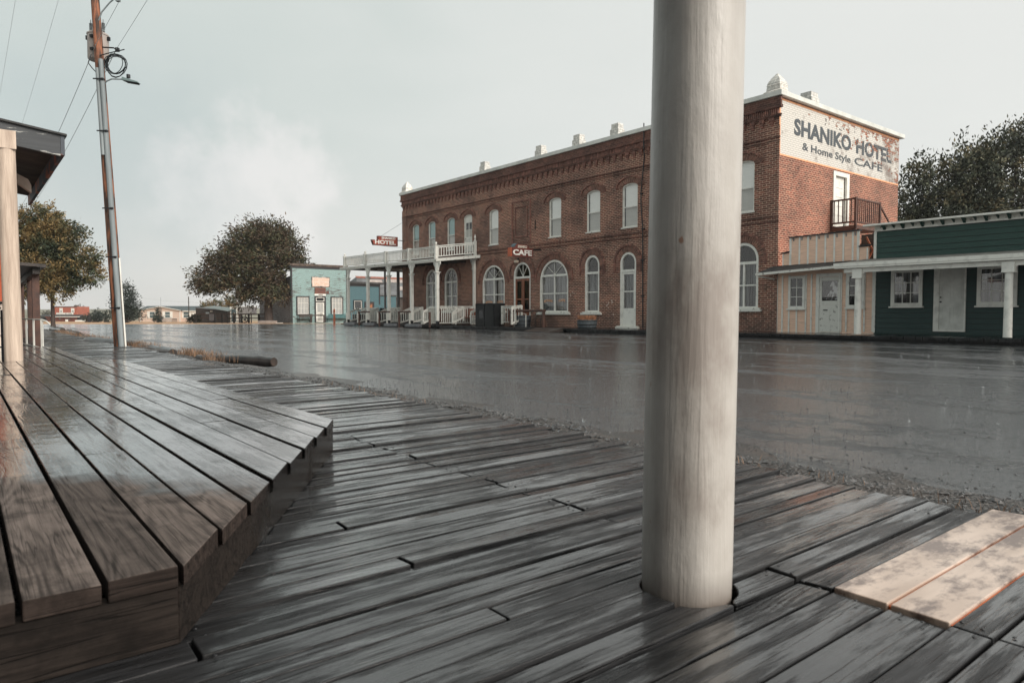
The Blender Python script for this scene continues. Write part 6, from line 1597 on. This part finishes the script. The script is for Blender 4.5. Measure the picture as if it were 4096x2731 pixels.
def leaf_obj(name, V, m, parent):
    n = len(V) // 4; me = bpy.data.meshes.new(name)
    me.vertices.add(len(V)); me.vertices.foreach_set('co', V.astype(np.float32).ravel())
    me.loops.add(n * 4); me.loops.foreach_set('vertex_index', np.arange(n * 4, dtype=np.int32))
    me.polygons.add(n); me.polygons.foreach_set('loop_start', np.arange(0, n * 4, 4, dtype=np.int32)); me.polygons.foreach_set('loop_total', np.full(n, 4, dtype=np.int32))
    me.update(calc_edges=True); me.validate(); me.materials.append(m)
    o = bpy.data.objects.new(name, me); COL.objects.link(o); o.parent = parent; return o
def tree(label, loc, blobs, tr_r, fork, n_cl, per, cl_r, llen, lw, wind, seed, lm, name='tree', clip=None, shell=.45, group=None, flare=1.0, limbs=True, lean=0.0, cat='tree'):
    t = thing(name, label, cat, loc, 0, group); rn = random.Random(seed); b = MB()
    pts = [Vector((0, 0, -.1)), Vector((0, 0, fork * .12)), Vector((lean * .4, 0, fork * .5)), Vector((lean, 0, fork))]
    b.tube(pts, [tr_r * 1.25 * flare, tr_r * 1.05, tr_r * .9, tr_r * .75], 14)
    if limbs:
        for bb in blobs:
            e = Vector(bb[:3]); s = pts[-1] - Vector((0, 0, rn.uniform(0, fork * .25)))
            mid = s.lerp(e, .5) + Vector((rn.uniform(-.2, .2), rn.uniform(-.2, .2), .12 * (e - s).length))
            b.tube([s, mid, e], [tr_r * .5, tr_r * .28, tr_r * .10], 7)
            for _ in range(7):
                d = Vector((rn.gauss(0, 1), rn.gauss(0, 1), rn.gauss(.2, 1))).normalized(); q = e + Vector((d.x*bb[3], d.y*bb[4], d.z*bb[5])) * .85; st = mid.lerp(e, rn.uniform(.3, 1))
                m2 = st.lerp(q, .5) + Vector((0, 0, .1)); 
                b.tube([st, m2, q], [tr_r * .11, tr_r * .06, tr_r * .02], 5)
    b.build('trunk', M_BARK, t, smooth=True)
    leaf_obj('crown', leaves(blobs, n_cl, per, cl_r, llen, lw, wind, seed, clip, shell), lm, t); return t
LM_BIG = leaf_mat('autumn_elm_leaves', [(0.028, 0.03, 0.021), (0.075, 0.05, 0.034), (0.048, 0.058, 0.03), (0.13, 0.085, 0.05)], 1)
LM_LEFT = leaf_mat('yellowing_leaves', [(0.03, 0.045, 0.03), (0.06, 0.066, 0.034), (0.22, 0.145, 0.06), (0.06, 0.062, 0.033)], 5)
LM_RIGHT = leaf_mat('dark_green_leaves', [(0.026, 0.032, 0.026), (0.055, 0.064, 0.042), (0.13, 0.105, 0.055)], 9)
LM_CON = leaf_mat('juniper_needles', [(0.018, 0.028, 0.026), (0.035, 0.045, 0.035)], 3)
LM_BUSH = leaf_mat('sage_brush_leaves', [(0.05, 0.055, 0.045), (0.09, 0.085, 0.06)], 4)
TB = Vector((-24.8, 71, -.18))
def clip_sal(p):
    w = Vector((p[0] + TB.x, p[1] + TB.y, 0)) - S0; a, d = w.x*VX + w.y*VY, -w.x*VY + w.y*VX
    if a > -.15 and d < .5: return False
    return not (a > -.05 and p[2] < 5.6)
blobs = [(-1.2, 0, 8.2, 2.8, 2.4, 1.9), (1.5, .6, 7.6, 2.2, 2.0, 2.0), (-3.5, 0, 6.5, 2.5, 2.2, 1.8), (-5.2, 0, 4.9, 2.1, 1.8, 1.3), (2.2, 1.2, 6.1, 1.8, 1.8, 1.5), (-.6, -.4, 5.6, 2.5, 2.2, 1.9),
         (-1.9, -.3, 3.7, 1.9, 1.8, 1.5), (.8, -.5, 4.2, 1.9, 1.4, 1.7), (-3.7, 0, 4.2, 1.8, 1.7, 1.0), (.2, .2, 9.0, 2.3, 1.8, 1.3), (-6.2, 0, 4.0, 1.3, 1.2, .8), (-2.4, 0, 2.6, 1.0, 1.0, .9), (1.4, -.9, 2.9, 1.3, .8, .8)]
tree('great wind blown elm with rusty brown and green crown left of the teal saloon', TB, blobs, .42, 3.2, 1000, 40, .56, .30, .058, (-.5, 0, -.1), 21, LM_BIG, 'elm_tree', clip_sal, .25, flare=1.35)
blobs = [(-.6, 0, 6.0, 1.3, 1.2, 1.15), (.3, 0, 5.2, 1.5, 1.4, 1.4), (-1.8, 0, 5.4, 1.5, 1.4, 1.4), (1.2, 0, 4.0, 1.6, 1.2, 1.0), (2.0, 0, 3.15, 1.1, .9, .55), (-.5, -.2, 3.8, 1.7, 1.5, 1.4), (.5, 0, 2.5, 1.2, 1.0, .7), (-1.7, 0, 2.8, 1.4, 1.2, 1.2), (-2.7, 0, 4, 1.3, 1.2, 1.5)]
tree('tall orange and green tree with a slim dark trunk beyond the end of the boardwalk', (-27.4, 41.6, -.02), blobs, .115, 2.1, 1500, 30, .24, .17, .036, (.25, 0, .12), 22, LM_LEFT, 'autumn_tree', None, .3, flare=1.1)
blobs = [(-1.9, 0, 8.2, 1.5, 2, 1.7), (.1, 0, 9.4, 1.5, 2, 1.6), (-.6, 0, 6.4, 1.9, 2.2, 1.5), (1.9, 0, 10.3, 1.3, 1.7, 1.6), (1.8, 0, 7.6, 1.5, 2, 1.4), (-2.6, 0, 5.8, 1.2, 1.5, 1.2), (1.0, 0, 5.4, 1.6, 2, 1.2), (-1.4, .3, 10.0, .7, .8, .7)]
tree('dark leafy tree right behind the hotel side wall, left of the pair', (27.9, 45, 0), blobs, .3, 3.6, 430, 40, .46, .26, .06, (.1, 0, .35), 23, LM_RIGHT, 'leafy_tree', None, .25, group='trees behind the green shop')
blobs = [(-2.0, 0, 9.6, 1.2, 1.7, 1.5), (-.3, 0, 11.7, 1.5, 1.8, 1.6), (-1.0, 0, 7.6, 1.7, 2, 1.4), (2.2, 0, 12.6, 1.6, 2, 1.8), (1.4, 0, 9.4, 1.7, 2, 1.5), (4.4, 0, 11.6, 1.6, 2, 2.0), (4.2, 0, 8.6, 1.8, 2, 1.6), (1.6, 0, 6.8, 2.2, 2, 1.3), (.9, 0, 13.6, .8, .8, .8)]
tree('tall dark tree above the green shop roof at the right edge, with bronze tips', (32.2, 46, -.9), blobs, .34, 4.2, 560, 40, .48, .26, .06, (.15, 0, .35), 24, LM_RIGHT, 'leafy_tree', None, .25, group='trees behind the green shop')
def conifer(label, loc, h, r, seed, lm=LM_CON, per=14, ncl=220, name='juniper', g=None, ll=.28):
    bl = [(0, 0, h * (.16 + .75 * i / 6), r * (1 - .8 * i / 6) ** .8, r * (1 - .8 * i / 6) ** .8, h * .12) for i in range(7)]
    tree(label, loc, bl, r * .10, h * .5, ncl, per, r * .20, ll, ll * .16, (0, 0, .25), seed, lm, name, None, .3, g, limbs=False)
conifer('tall dark juniper directly right of the utility pole, before the beige house', (-48.7, 88, -.35), 4.9, 2.1, 31, ncl=420)
conifer('small dark conifer standing before the beige house front windows', (-50.8, 100, -.5), 2.1, .85, 32, ncl=160, ll=.18)
def bush(label, loc, w, h, seed, lm=LM_BUSH, ncl=90, name='bush', cat='bush', ll=.18):
    t = thing(name, label, cat, loc, 0)
    leaf_obj('foliage', leaves([(0, 0, h * .45, w, w * .8, h * .55), (w * .5, 0, h * .35, w * .6, w * .5, h * .4), (-w * .5, 0, h * .35, w * .6, w * .5, h * .4)], ncl, 16, w * .14, ll, ll * .2, (0, 0, .4), seed, None, .3), lm, t)
    b = MB()
    for i in range(5): a = i * 1.3; b.tube([(0, 0, -.05), (w * .4 * math.cos(a), w * .3 * math.sin(a), h * .5)], [.03, .012], 5)
    b.build('stems', M_BARK, t)
bush('scraggly brown bush at the left corner of the dark shed', (-35.6, 78, -.24), .65, .9, 33)
bush('rounded dark juniper bush left of the utility pole beyond the grass', (-71.8, 120, -.68), 1.0, 2.0, 34, LM_CON, 150)
bush('spiky dark bush next to the rounded one left of the utility pole', (-70.1, 120, -.68), .8, 1.9, 35, LM_CON, 110)
bush('thin bare shrub right of the red building', (-73.3, 120, -.68), .45, 1.5, 36, LM_BUSH, 50)
bush('far dark conifer right of the red building roof', (-145.5, 245, -1.9), 1.6, 4.4, 37, LM_CON, 120, ll=.45)
bush('far rounded tree on the slope, farthest right beyond the red building', (-143.5, 262, -1.9), 1.4, 4.2, 38, LM_CON, 100, ll=.45)
bush('grey bush left of the red building wing', (-166, 250, -1.9), 2.6, 3.4, 39, LM_BUSH, 160, ll=.45)
bush('far round tree on the slope left of the red building, the right one', (-186, 300, -1.9), 2.6, 6.2, 40, LM_CON, 130, ll=.6)
bush('far round tree on the slope left of the red building, the left one', (-200, 310, -1.9), 2.2, 5.4, 41, LM_CON, 110, ll=.6)
tree('rounded autumn tree beyond the dark shed roof, the lower of two', (-56.3, 131, -.78), [(0, 0, 3.1, 1.9, 1.5, 1.1), (-.8, 0, 2.6, 1.1, 1, .8)], .15, 1.8, 190, 18, .22, .22, .06, (0, 0, .3), 42, LM_LEFT, 'autumn_tree', None, .3)
tree('taller autumn tree beyond the dark shed roof, right of the rounded one', (-53.6, 132, -.79), [(0, 0, 3.9, 1.15, 1.1, 1.1), (.5, 0, 2.9, 1.3, 1.1, 1.0), (-.3, 0, 2.7, 1.2, 1.1, .9)], .15, 1.8, 210, 18, .22, .22, .06, (0, 0, .3), 43, LM_LEFT, 'autumn_tree', None, .3)

# ================================================================== FAR THINGS
mh = thing('beige_house', 'beige single storey house with grey shingle roof and white gable trim in the far field', 'building', (-75.7, 150, -.97))
M_BEIGE = mat('beige_vinyl', (0.58, 0.45, 0.37), (0.52, 0.40, 0.33), .6, 2, (1, 1, 8)); M_GROOF = mat('slate_grey_shingle', (0.075, 0.095, 0.10), (0.055, 0.07, 0.075), .8, 3)
b = MB(); b.prism([(-4.3, 0), (4.3, 0), (4.3, 2.38), (0.1, 3.2), (-4.3, 2.42)], 'y', 0, 3.5); b.box(4.3, 9.0, .9, 6, 0, 2.30); b.box(-5.3, -4.302, 1.2, 7, 0, 2.4); b.build('walls', M_BEIGE, mh)
b = MB(); b.prism([(-4.55, 2.40), (.1, 3.22), (4.5, 2.38), (4.5, 2.48), (.1, 3.34), (-4.55, 2.50)], 'y', -.35, -.2); b.box(4.5, 9.1, .62, .72, 2.27, 2.42); b.box(-4.32, -4.16, -.02, 0, 0, 2.3); b.box(4.16, 4.32, -.02, 0, 0, 2.3); b.box(-4.3, 4.3, -.02, -.001, .75, .80); b.build('trim', M_WHITE, mh)
b = MB(); b.prism([(-4.5, 2.44), (.1, 3.3), (4.5, 2.42), (4.5, 2.47), (.1, 3.34), (-4.5, 2.49)], 'y', -.198, 4); b.add([(-5.4, .7, 2.40), (9.1, .7, 2.40), (9.1, 4.2, 3.42), (-5.0, 4.2, 3.45), (-5.4, 8, 2.4), (9.1, 8, 2.4)], [(0, 1, 2, 3), (3, 2, 5, 4), (0, 3, 4)]); b.build('roof', M_GROOF, mh)
M_HPANE = mat('grey_window_pane', (0.10, 0.14, 0.15), (0.06, 0.09, 0.1), .15, 2, bmp=0)
for x, y in ((-1.7, -.01), (1.6, -.01), (5.15, .89)):
    w = thing('window', None, None); w.parent = mh
    b = MB(); b.ring([(x - .62, .82), (x + .62, .82), (x + .62, 2.22), (x - .62, 2.22)], [(x - .52, .92), (x + .52, .92), (x + .52, 2.12), (x - .52, 2.12)], 'y', y - .08, y); b.box(x - .52, x + .52, y - .06, y - .03, 1.48, 1.54); b.build('frame', M_WHITE, w)
    b = MB(); b.box(x - .52, x + .52, y - .025, y - .01, .92, 2.12); b.build('pane', M_HPANE, w)
    for s in (-1, 1): b = MB(); b.box(x + s*.64, x + s*1.08, y - .05, y - .005, .82, 2.22); b.build('shutter', M_WHITE, w)
b = MB(); b.box(6.3, 7.3, .85, .89, .1, 2.15); b.build('door', M_WHITE, mh)
b = MB(); b.box(3.2, 4.2, -1.4, -1.3, .55, .65); 
for i in range(5): b.box(3.2 + i*.24, 3.26 + i*.24, -1.4, -1.3, 0, .75)
b.build('step_rail', M_DARKWOOD, mh)
cf = MB(); 
for i in range(22): cf.box(-71.2 + i*.13, -71.18 + i*.13, 139.98, 140.0, -.85, .05)
for i in range(10): cf.box(-71.2, -68.3, 139.97, 139.975, -.85 + i*.1, -.83 + i*.1)
o = cf.build('wire_fence', M_GALV); tag(o, 'pale chain link fence panel before the beige house door', 'fence')
for x, y, h, lab in [(-68.6, 148, 4.4, 'bare dark utility pole rising behind the beige house roof'), (-57.3, 150, 5.0, 'short dark pole between the two small autumn trees'), (-73.5, 146, 4.2, 'thin white flagpole before the beige house')]:
    b = MB(); b.tube([(0, 0, -1), (0, 0, h)], .10 if 'white' not in lab else .035, 8); o = b.build('distant_pole', M_DARKWOOD if 'white' not in lab else M_GALV, loc=(x, y, 0)); tag(o, lab, 'pole')
wire((-88, 148, 6.5), (-68.6, 148, 3.3), .8, 'thin far wire sagging to the pole behind the beige house', .02, 'far wires')
wire((-68.6, 148, 3.3), (-57.3, 150, 4.6), .8, 'thin far wire between the two far poles', .02, 'far wires')
wire((-57.3, 150, 4.8), (-35, 150, 6.2), .8, 'thin far wire from the short pole to the elm crown', .02, 'far wires')

dsd = thing('dark_shed', 'low black weathered shed with grey green tin roof left of the log fence', 'shed', (-37.2, 82, -.29))
b = MB(); b.hexa([(0, 0, 0), (3.7, 0, 0), (3.7, 3, 0), (0, 3, 0), (0, 0, 1.78), (3.7, 0, 1.40), (3.7, 3, 1.40), (0, 3, 1.85)]); b.build('walls', M_DARKWOOD, dsd)
b = MB(); b.hexa([(1.1, -.3, 1.86), (3.9, -.3, 1.34), (3.9, 2.2, 1.75), (1.1, 2.2, 1.98), (1.1, -.3, 1.89), (3.9, -.3, 1.37), (3.9, 2.2, 1.78), (1.1, 2.2, 2.01)]); b.build('roof', mat('grey_green_tin', (0.17, 0.20, 0.19), (0.12, 0.145, 0.14), .5, 2), dsd)
b = MB(); b.box(1.2, 1.6, -.06, 0, 1.02, 1.25); b.build('small_window', M_GALV, dsd)
bo = thing('display_booth', 'white framed glass display booth behind the log fence', 'booth', (-33.1, 83, -.3))
b = MB(); b.ring([(-.45, 0), (.45, 0), (.45, 1.9), (-.45, 1.9)], [(-.30, .2), (.28, .2), (.28, 1.65), (-.30, 1.65)], 'y', -.1, 0); b.box(-.45, .45, 0, .9, 1.85, 1.9); b.box(.40, .45, 0, .9, 0, 1.85); b.build('frame', M_WHITE, bo)
b = MB(); b.box(-.30, .28, -.05, -.03, .2, 1.65); b.build('pane', M_HPANE, bo)
b = MB(); b.prism([(.14*math.cos(a*.5), .95 + .28*math.sin(a*.5)) for a in range(13)], 'y', -.06, -.051); b.build('figure_panel', M_CREAM, bo)
gw = thing('grey_wagon', 'small grey slatted wagon shed between the display booth and the elm', 'shed', (-31.8, 83, -.3))
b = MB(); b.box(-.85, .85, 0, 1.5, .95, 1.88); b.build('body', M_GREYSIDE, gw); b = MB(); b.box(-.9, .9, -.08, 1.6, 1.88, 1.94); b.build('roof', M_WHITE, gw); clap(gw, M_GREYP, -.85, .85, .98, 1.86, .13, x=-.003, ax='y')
b = MB()
for x in (-.7, .7): b.box(x - .05, x + .05, .1, .2, 0, .95)
b.build('legs', M_DARKWOOD, gw)
fn = thing('log_fence', 'brown rail fence with square posts running from the dark shed to the elm', 'fence', (0, 76, -.2))
b = MB(); b.box(-34.6, -26.6, -.06, .06, .88, .98); b.build('top_rail', M_BROWNWOOD, fn); b = MB(); b.box(-34.6, -26.6, -.04, .04, .46, .55); b.build('middle_rail', M_BROWNWOOD, fn)
b = MB(); b.box(-33.2, -29.6, -.04, .04, .12, .2); b.build('lower_rail', M_DARKWOOD, fn)
for x in (-34.5, -32.4, -31.6, -31.0, -30.3, -29.5, -28.7, -27.6, -26.7): b = MB(); b.box(x - .09, x + .09, -.09, .09, -.1, 1.0); b.build('post', M_DARKWOOD, fn)
pq = thing('information_plaque', 'small grey text plaque with scalloped foot on a post before the dark shed', 'sign', (-32.1, 74.5, -.19))
b = MB(); b.prism([(-.24, .28), (-.12, .24), (0, .20), (.12, .24), (.24, .28), (.26, .92), (.0, .96), (-.26, .92)], 'y', -.03, .03); b.build('plate', mat('grey_cast_plate', (0.26, 0.24, 0.25), (0.16, 0.15, 0.155), .6, 14, (1, 1, 3)), pq); b = MB(); b.box(-.04, .04, .03, .08, -.05, 1.0); b.box(-.20, .14, -.02, .03, 1.12, 1.34); b.box(-.03, .03, -.02, .02, .9, 1.12); b.build('post', M_DARKWOOD, pq); b = MB(); b.box(-.15, -.04, -.03, -.021, 1.16, 1.30); b.box(.0, .10, -.03, -.021, 1.16, 1.30); b.build('face', M_CREAM, pq)
wh = thing('wagon_wheel', 'dark blue grey iron wheel leaning on the log fence', 'wheel', (-28.7, 74.8, -.2))
b = MB(); b.tube([(.34*math.cos(a*math.pi/9), 0, .36 + .34*math.sin(a*math.pi/9)) for a in range(19)], .05, 6, cap=False); b.build('rim', M_IRON, wh); b = MB()
for a in range(4): c_, s_ = math.cos(a*math.pi/4)*.33, math.sin(a*math.pi/4)*.33; b.beam((-c_, 0, .36 - s_), (c_, 0, .36 + s_), .03)
b.cyl((0, -.08, .36), (0, .08, .36), .07, n=10); b.build('spokes', M_IRON, wh)
b = MB(); b.box(-.85, .85, -.3, .5, -.05, .24); o = b.build('stone_planter', mat('tan_stone_kerb', (0.30, 0.25, 0.22), (0.2, 0.17, 0.155), .8, 4), loc=(-24.45, 69.6, -.15), bev=.03); tag(o, 'low tan stone planter edge at the elm foot', 'planter')
bench('grey green slatted bench between the elm trunk and the saloon side wall', (-23.6, 72.6, -.17), R(90) * -1 + R(0), .95, mat('grey_green_bench', (0.09, 0.14, 0.14), None, .6, 4), M_DARKWOOD, .42, .85)
b = MB(); b.box(-.3, .3, -.2, .2, 0, .03); o = b.build('pale_slab', M_WHITE, loc=(-22.9, 68.6, -.12)); tag(o, 'flat white slab lying on the street before the planter', 'slab')

rbd = thing('red_building', 'small distant red brick building with white sign and dark canopy beyond the field', 'building', (-153.8, 240, -1.93))
b = MB(); b.box(-4.1, 4.1, 0, 7, 0, 5.15); b.build('walls', M_BRICK_FAR, rbd); b = MB(); b.box(-4.2, 4.2, -.15, 0, 4.98, 5.18); b.box(2.9, 4.0, .2, 1, 5.15, 5.6); b.build('parapet', M_SOFFIT, rbd)
b = MB(); b.box(-7.4, -4.102, .5, 6, 0, 1.75); b.build('wing', M_BRICK_FAR, rbd)
b = MB(); b.hexa([(-7.9, -1.6, 1.75), (6.2, -1.6, 1.55), (6.2, 0, 2.3), (-7.9, 0, 2.25), (-7.9, -1.6, 1.85), (6.2, -1.6, 1.65), (6.2, 0, 2.4), (-7.9, 0, 2.35)]); b.box(4.12, 6.5, 0, 4, .3, 2.1); b.build('canopy', M_ROOF, rbd)
b = MB(); b.box(-3.2, 6.0, -1.68, -1.62, 1.52, 1.72); b.beam((-4.1, -1.65, 2.05), (-3.2, -1.65, 1.62), .06, .15); b.build('canopy_edge', M_WHITE, rbd)
for x in (-1.35, 2.62):
    w = thing('window', None, None); w.parent = rbd
    b = MB(); b.ring([(x - .55, 3.05), (x + .55, 3.05), (x + .55, 4.58), (x - .55, 4.58)], [(x - .38, 3.2), (x + .38, 3.2), (x + .38, 4.42), (x - .38, 4.42)], 'y', -.1, 0); b.box(x - .38, x + .38, -.06, -.02, 3.78, 3.86); b.build('frame', M_WHITE, w); b = MB(); b.box(x - .38, x + .38, -.05, -.01, 3.2, 3.78); b.build('lower_pane', M_GREYP, w); b = MB(); b.box(x - .38, x + .38, -.05, -.01, 3.86, 4.42); b.build('upper_pane', M_COPING, w)
for x in (-1.9, 1.35): b = MB(); b.ring([(x - .38, .70), (x + .38, .70), (x + .38, 1.2), (x - .38, 1.2)], [(x - .28, .78), (x + .28, .78), (x + .28, 1.12), (x - .28, 1.12)], 'y', -.06, 0); b.box(x - .28, x + .28, -.03, -.01, .78, 1.12); b.build('low_window', M_GREYP, rbd)
rs = thing('shop_name_board', 'long white board reading SHANIKO RV PARK on the distant red building', 'sign', (-153.8, 240, -1.93))
b = MB(); b.box(-2.95, 2.85, -.18, -.08, 2.42, 3.02); b.build('board', M_WHITE, rs); text('lettering', 'SHANIKO', M_GREYP, rs, (-2.7, -.19, 2.60), X, Z, 2.5, .28, .01, bold=.0); text('lettering', 'RV PARK', M_IRON, rs, (.1, -.19, 2.55), X, Z, 2.4, .34, .01, bold=.02)
cr = thing('parked_car', 'tiny dark vehicle parked at the distant red building wing', 'car', (-159.6, 236.5, -1.9))
b = MB(); b.prism([(-.9, .35), (.9, .35), (.92, .95), (.7, 1.0), (.6, 1.45), (-.6, 1.45), (-.7, 1.0), (-.92, .95)], 'y', -1.2, 1.2); b.build('body', M_BLACK, cr, bev=.03); b = MB(); b.box(-.55, .55, -1.22, -1.201, 1.02, 1.38); b.build('windscreen', M_HPANE, cr)
for x in (-.72, .72): b = MB(); b.cyl((x - .1, -1.0, .33), (x + .1, -1.0, .33), .33, n=14); b.build('wheel', M_TAR, cr)
b = MB(); b.box(-2.2, 1.0, 0, .2, 0, .9); b.build('white_bay_door', M_WHITE, rbd, loc=(-5.2, .28, .3)) if False else None
for k, (x, y, w, h) in enumerate([(-146.2, 236, 1.6, .5), (-150.8, 236, .3, .7)]):
    b = MB(); b.box(-w, w, -.3, .3, 0, h); o = b.build('white_block', M_WHITE, loc=(x, y, -1.9)); tag(o, ('long low white trough right of the red building' if k == 0 else 'small white marker block before the red building'), 'block')
bin_ = MB(); bin_.lathe([(.28, 0), (.30, .5), (.30, 1.05)], n=12); o = bin_.build('dark_bin', M_IRON, loc=(-71.0, 117, -.66)); tag(o, 'dark drum standing under the rounded juniper bush', 'drum')

# ================================================================== rain landing on the street
rg = np.random.default_rng(77); sv = []; sf = []
def splash(v, u, s):
    for k in range(7):
        a = rg.random()*6.28; l = s*rg.uniform(.3, 1.0); h = s*rg.uniform(.25, .7); w = .0018 + s*.025; o = len(sv)
        x, y = v + .25*l*math.cos(a), u + .25*l*math.sin(a); tx, ty = v + l*math.cos(a), u + l*math.sin(a)
        sv.extend([(x - w, y, .002), (x + w, y + w, .002), (tx, ty, h), (x, y - w, .002)]); sf.extend([(o, o+1, o+2), (o+1, o+3, o+2), (o+3, o, o+2)])
for _ in range(420):
    u = rg.random() ** .8 * 30 - 6; v = 3.0 + rg.random() ** .7 * 17
    splash(v, u, rg.uniform(.015, .05))
b = MB(); b.add(sv, sf)
M_SPL = mat('rain_splash_water', (0.34, 0.37, 0.38), None, .15, 5, bmp=0, spec=.8)
o = b.build('rain_splashes', M_SPL, rz=GRZ); tag(o, kind='stuff')

# ================================================================== rain haze
hz = MB(); hz.box(-1510, 1510, -62, 1165, -6, 40)
m = bpy.data.materials.new('rain_haze'); m.use_nodes = True; t = m.node_tree; t.nodes.clear()
o_ = N(t, 'ShaderNodeOutputMaterial'); v_ = N(t, 'ShaderNodeVolumePrincipled'); v_.inputs['Color'].default_value = (0.99, 0.99, 0.99, 1); v_.inputs['Density'].default_value = 0.0003; v_.inputs['Anisotropy'].default_value = 0.2
L(t, v_.outputs[0], o_.inputs['Volume'])
o = hz.build('haze', m); tag(o, kind='stuff')
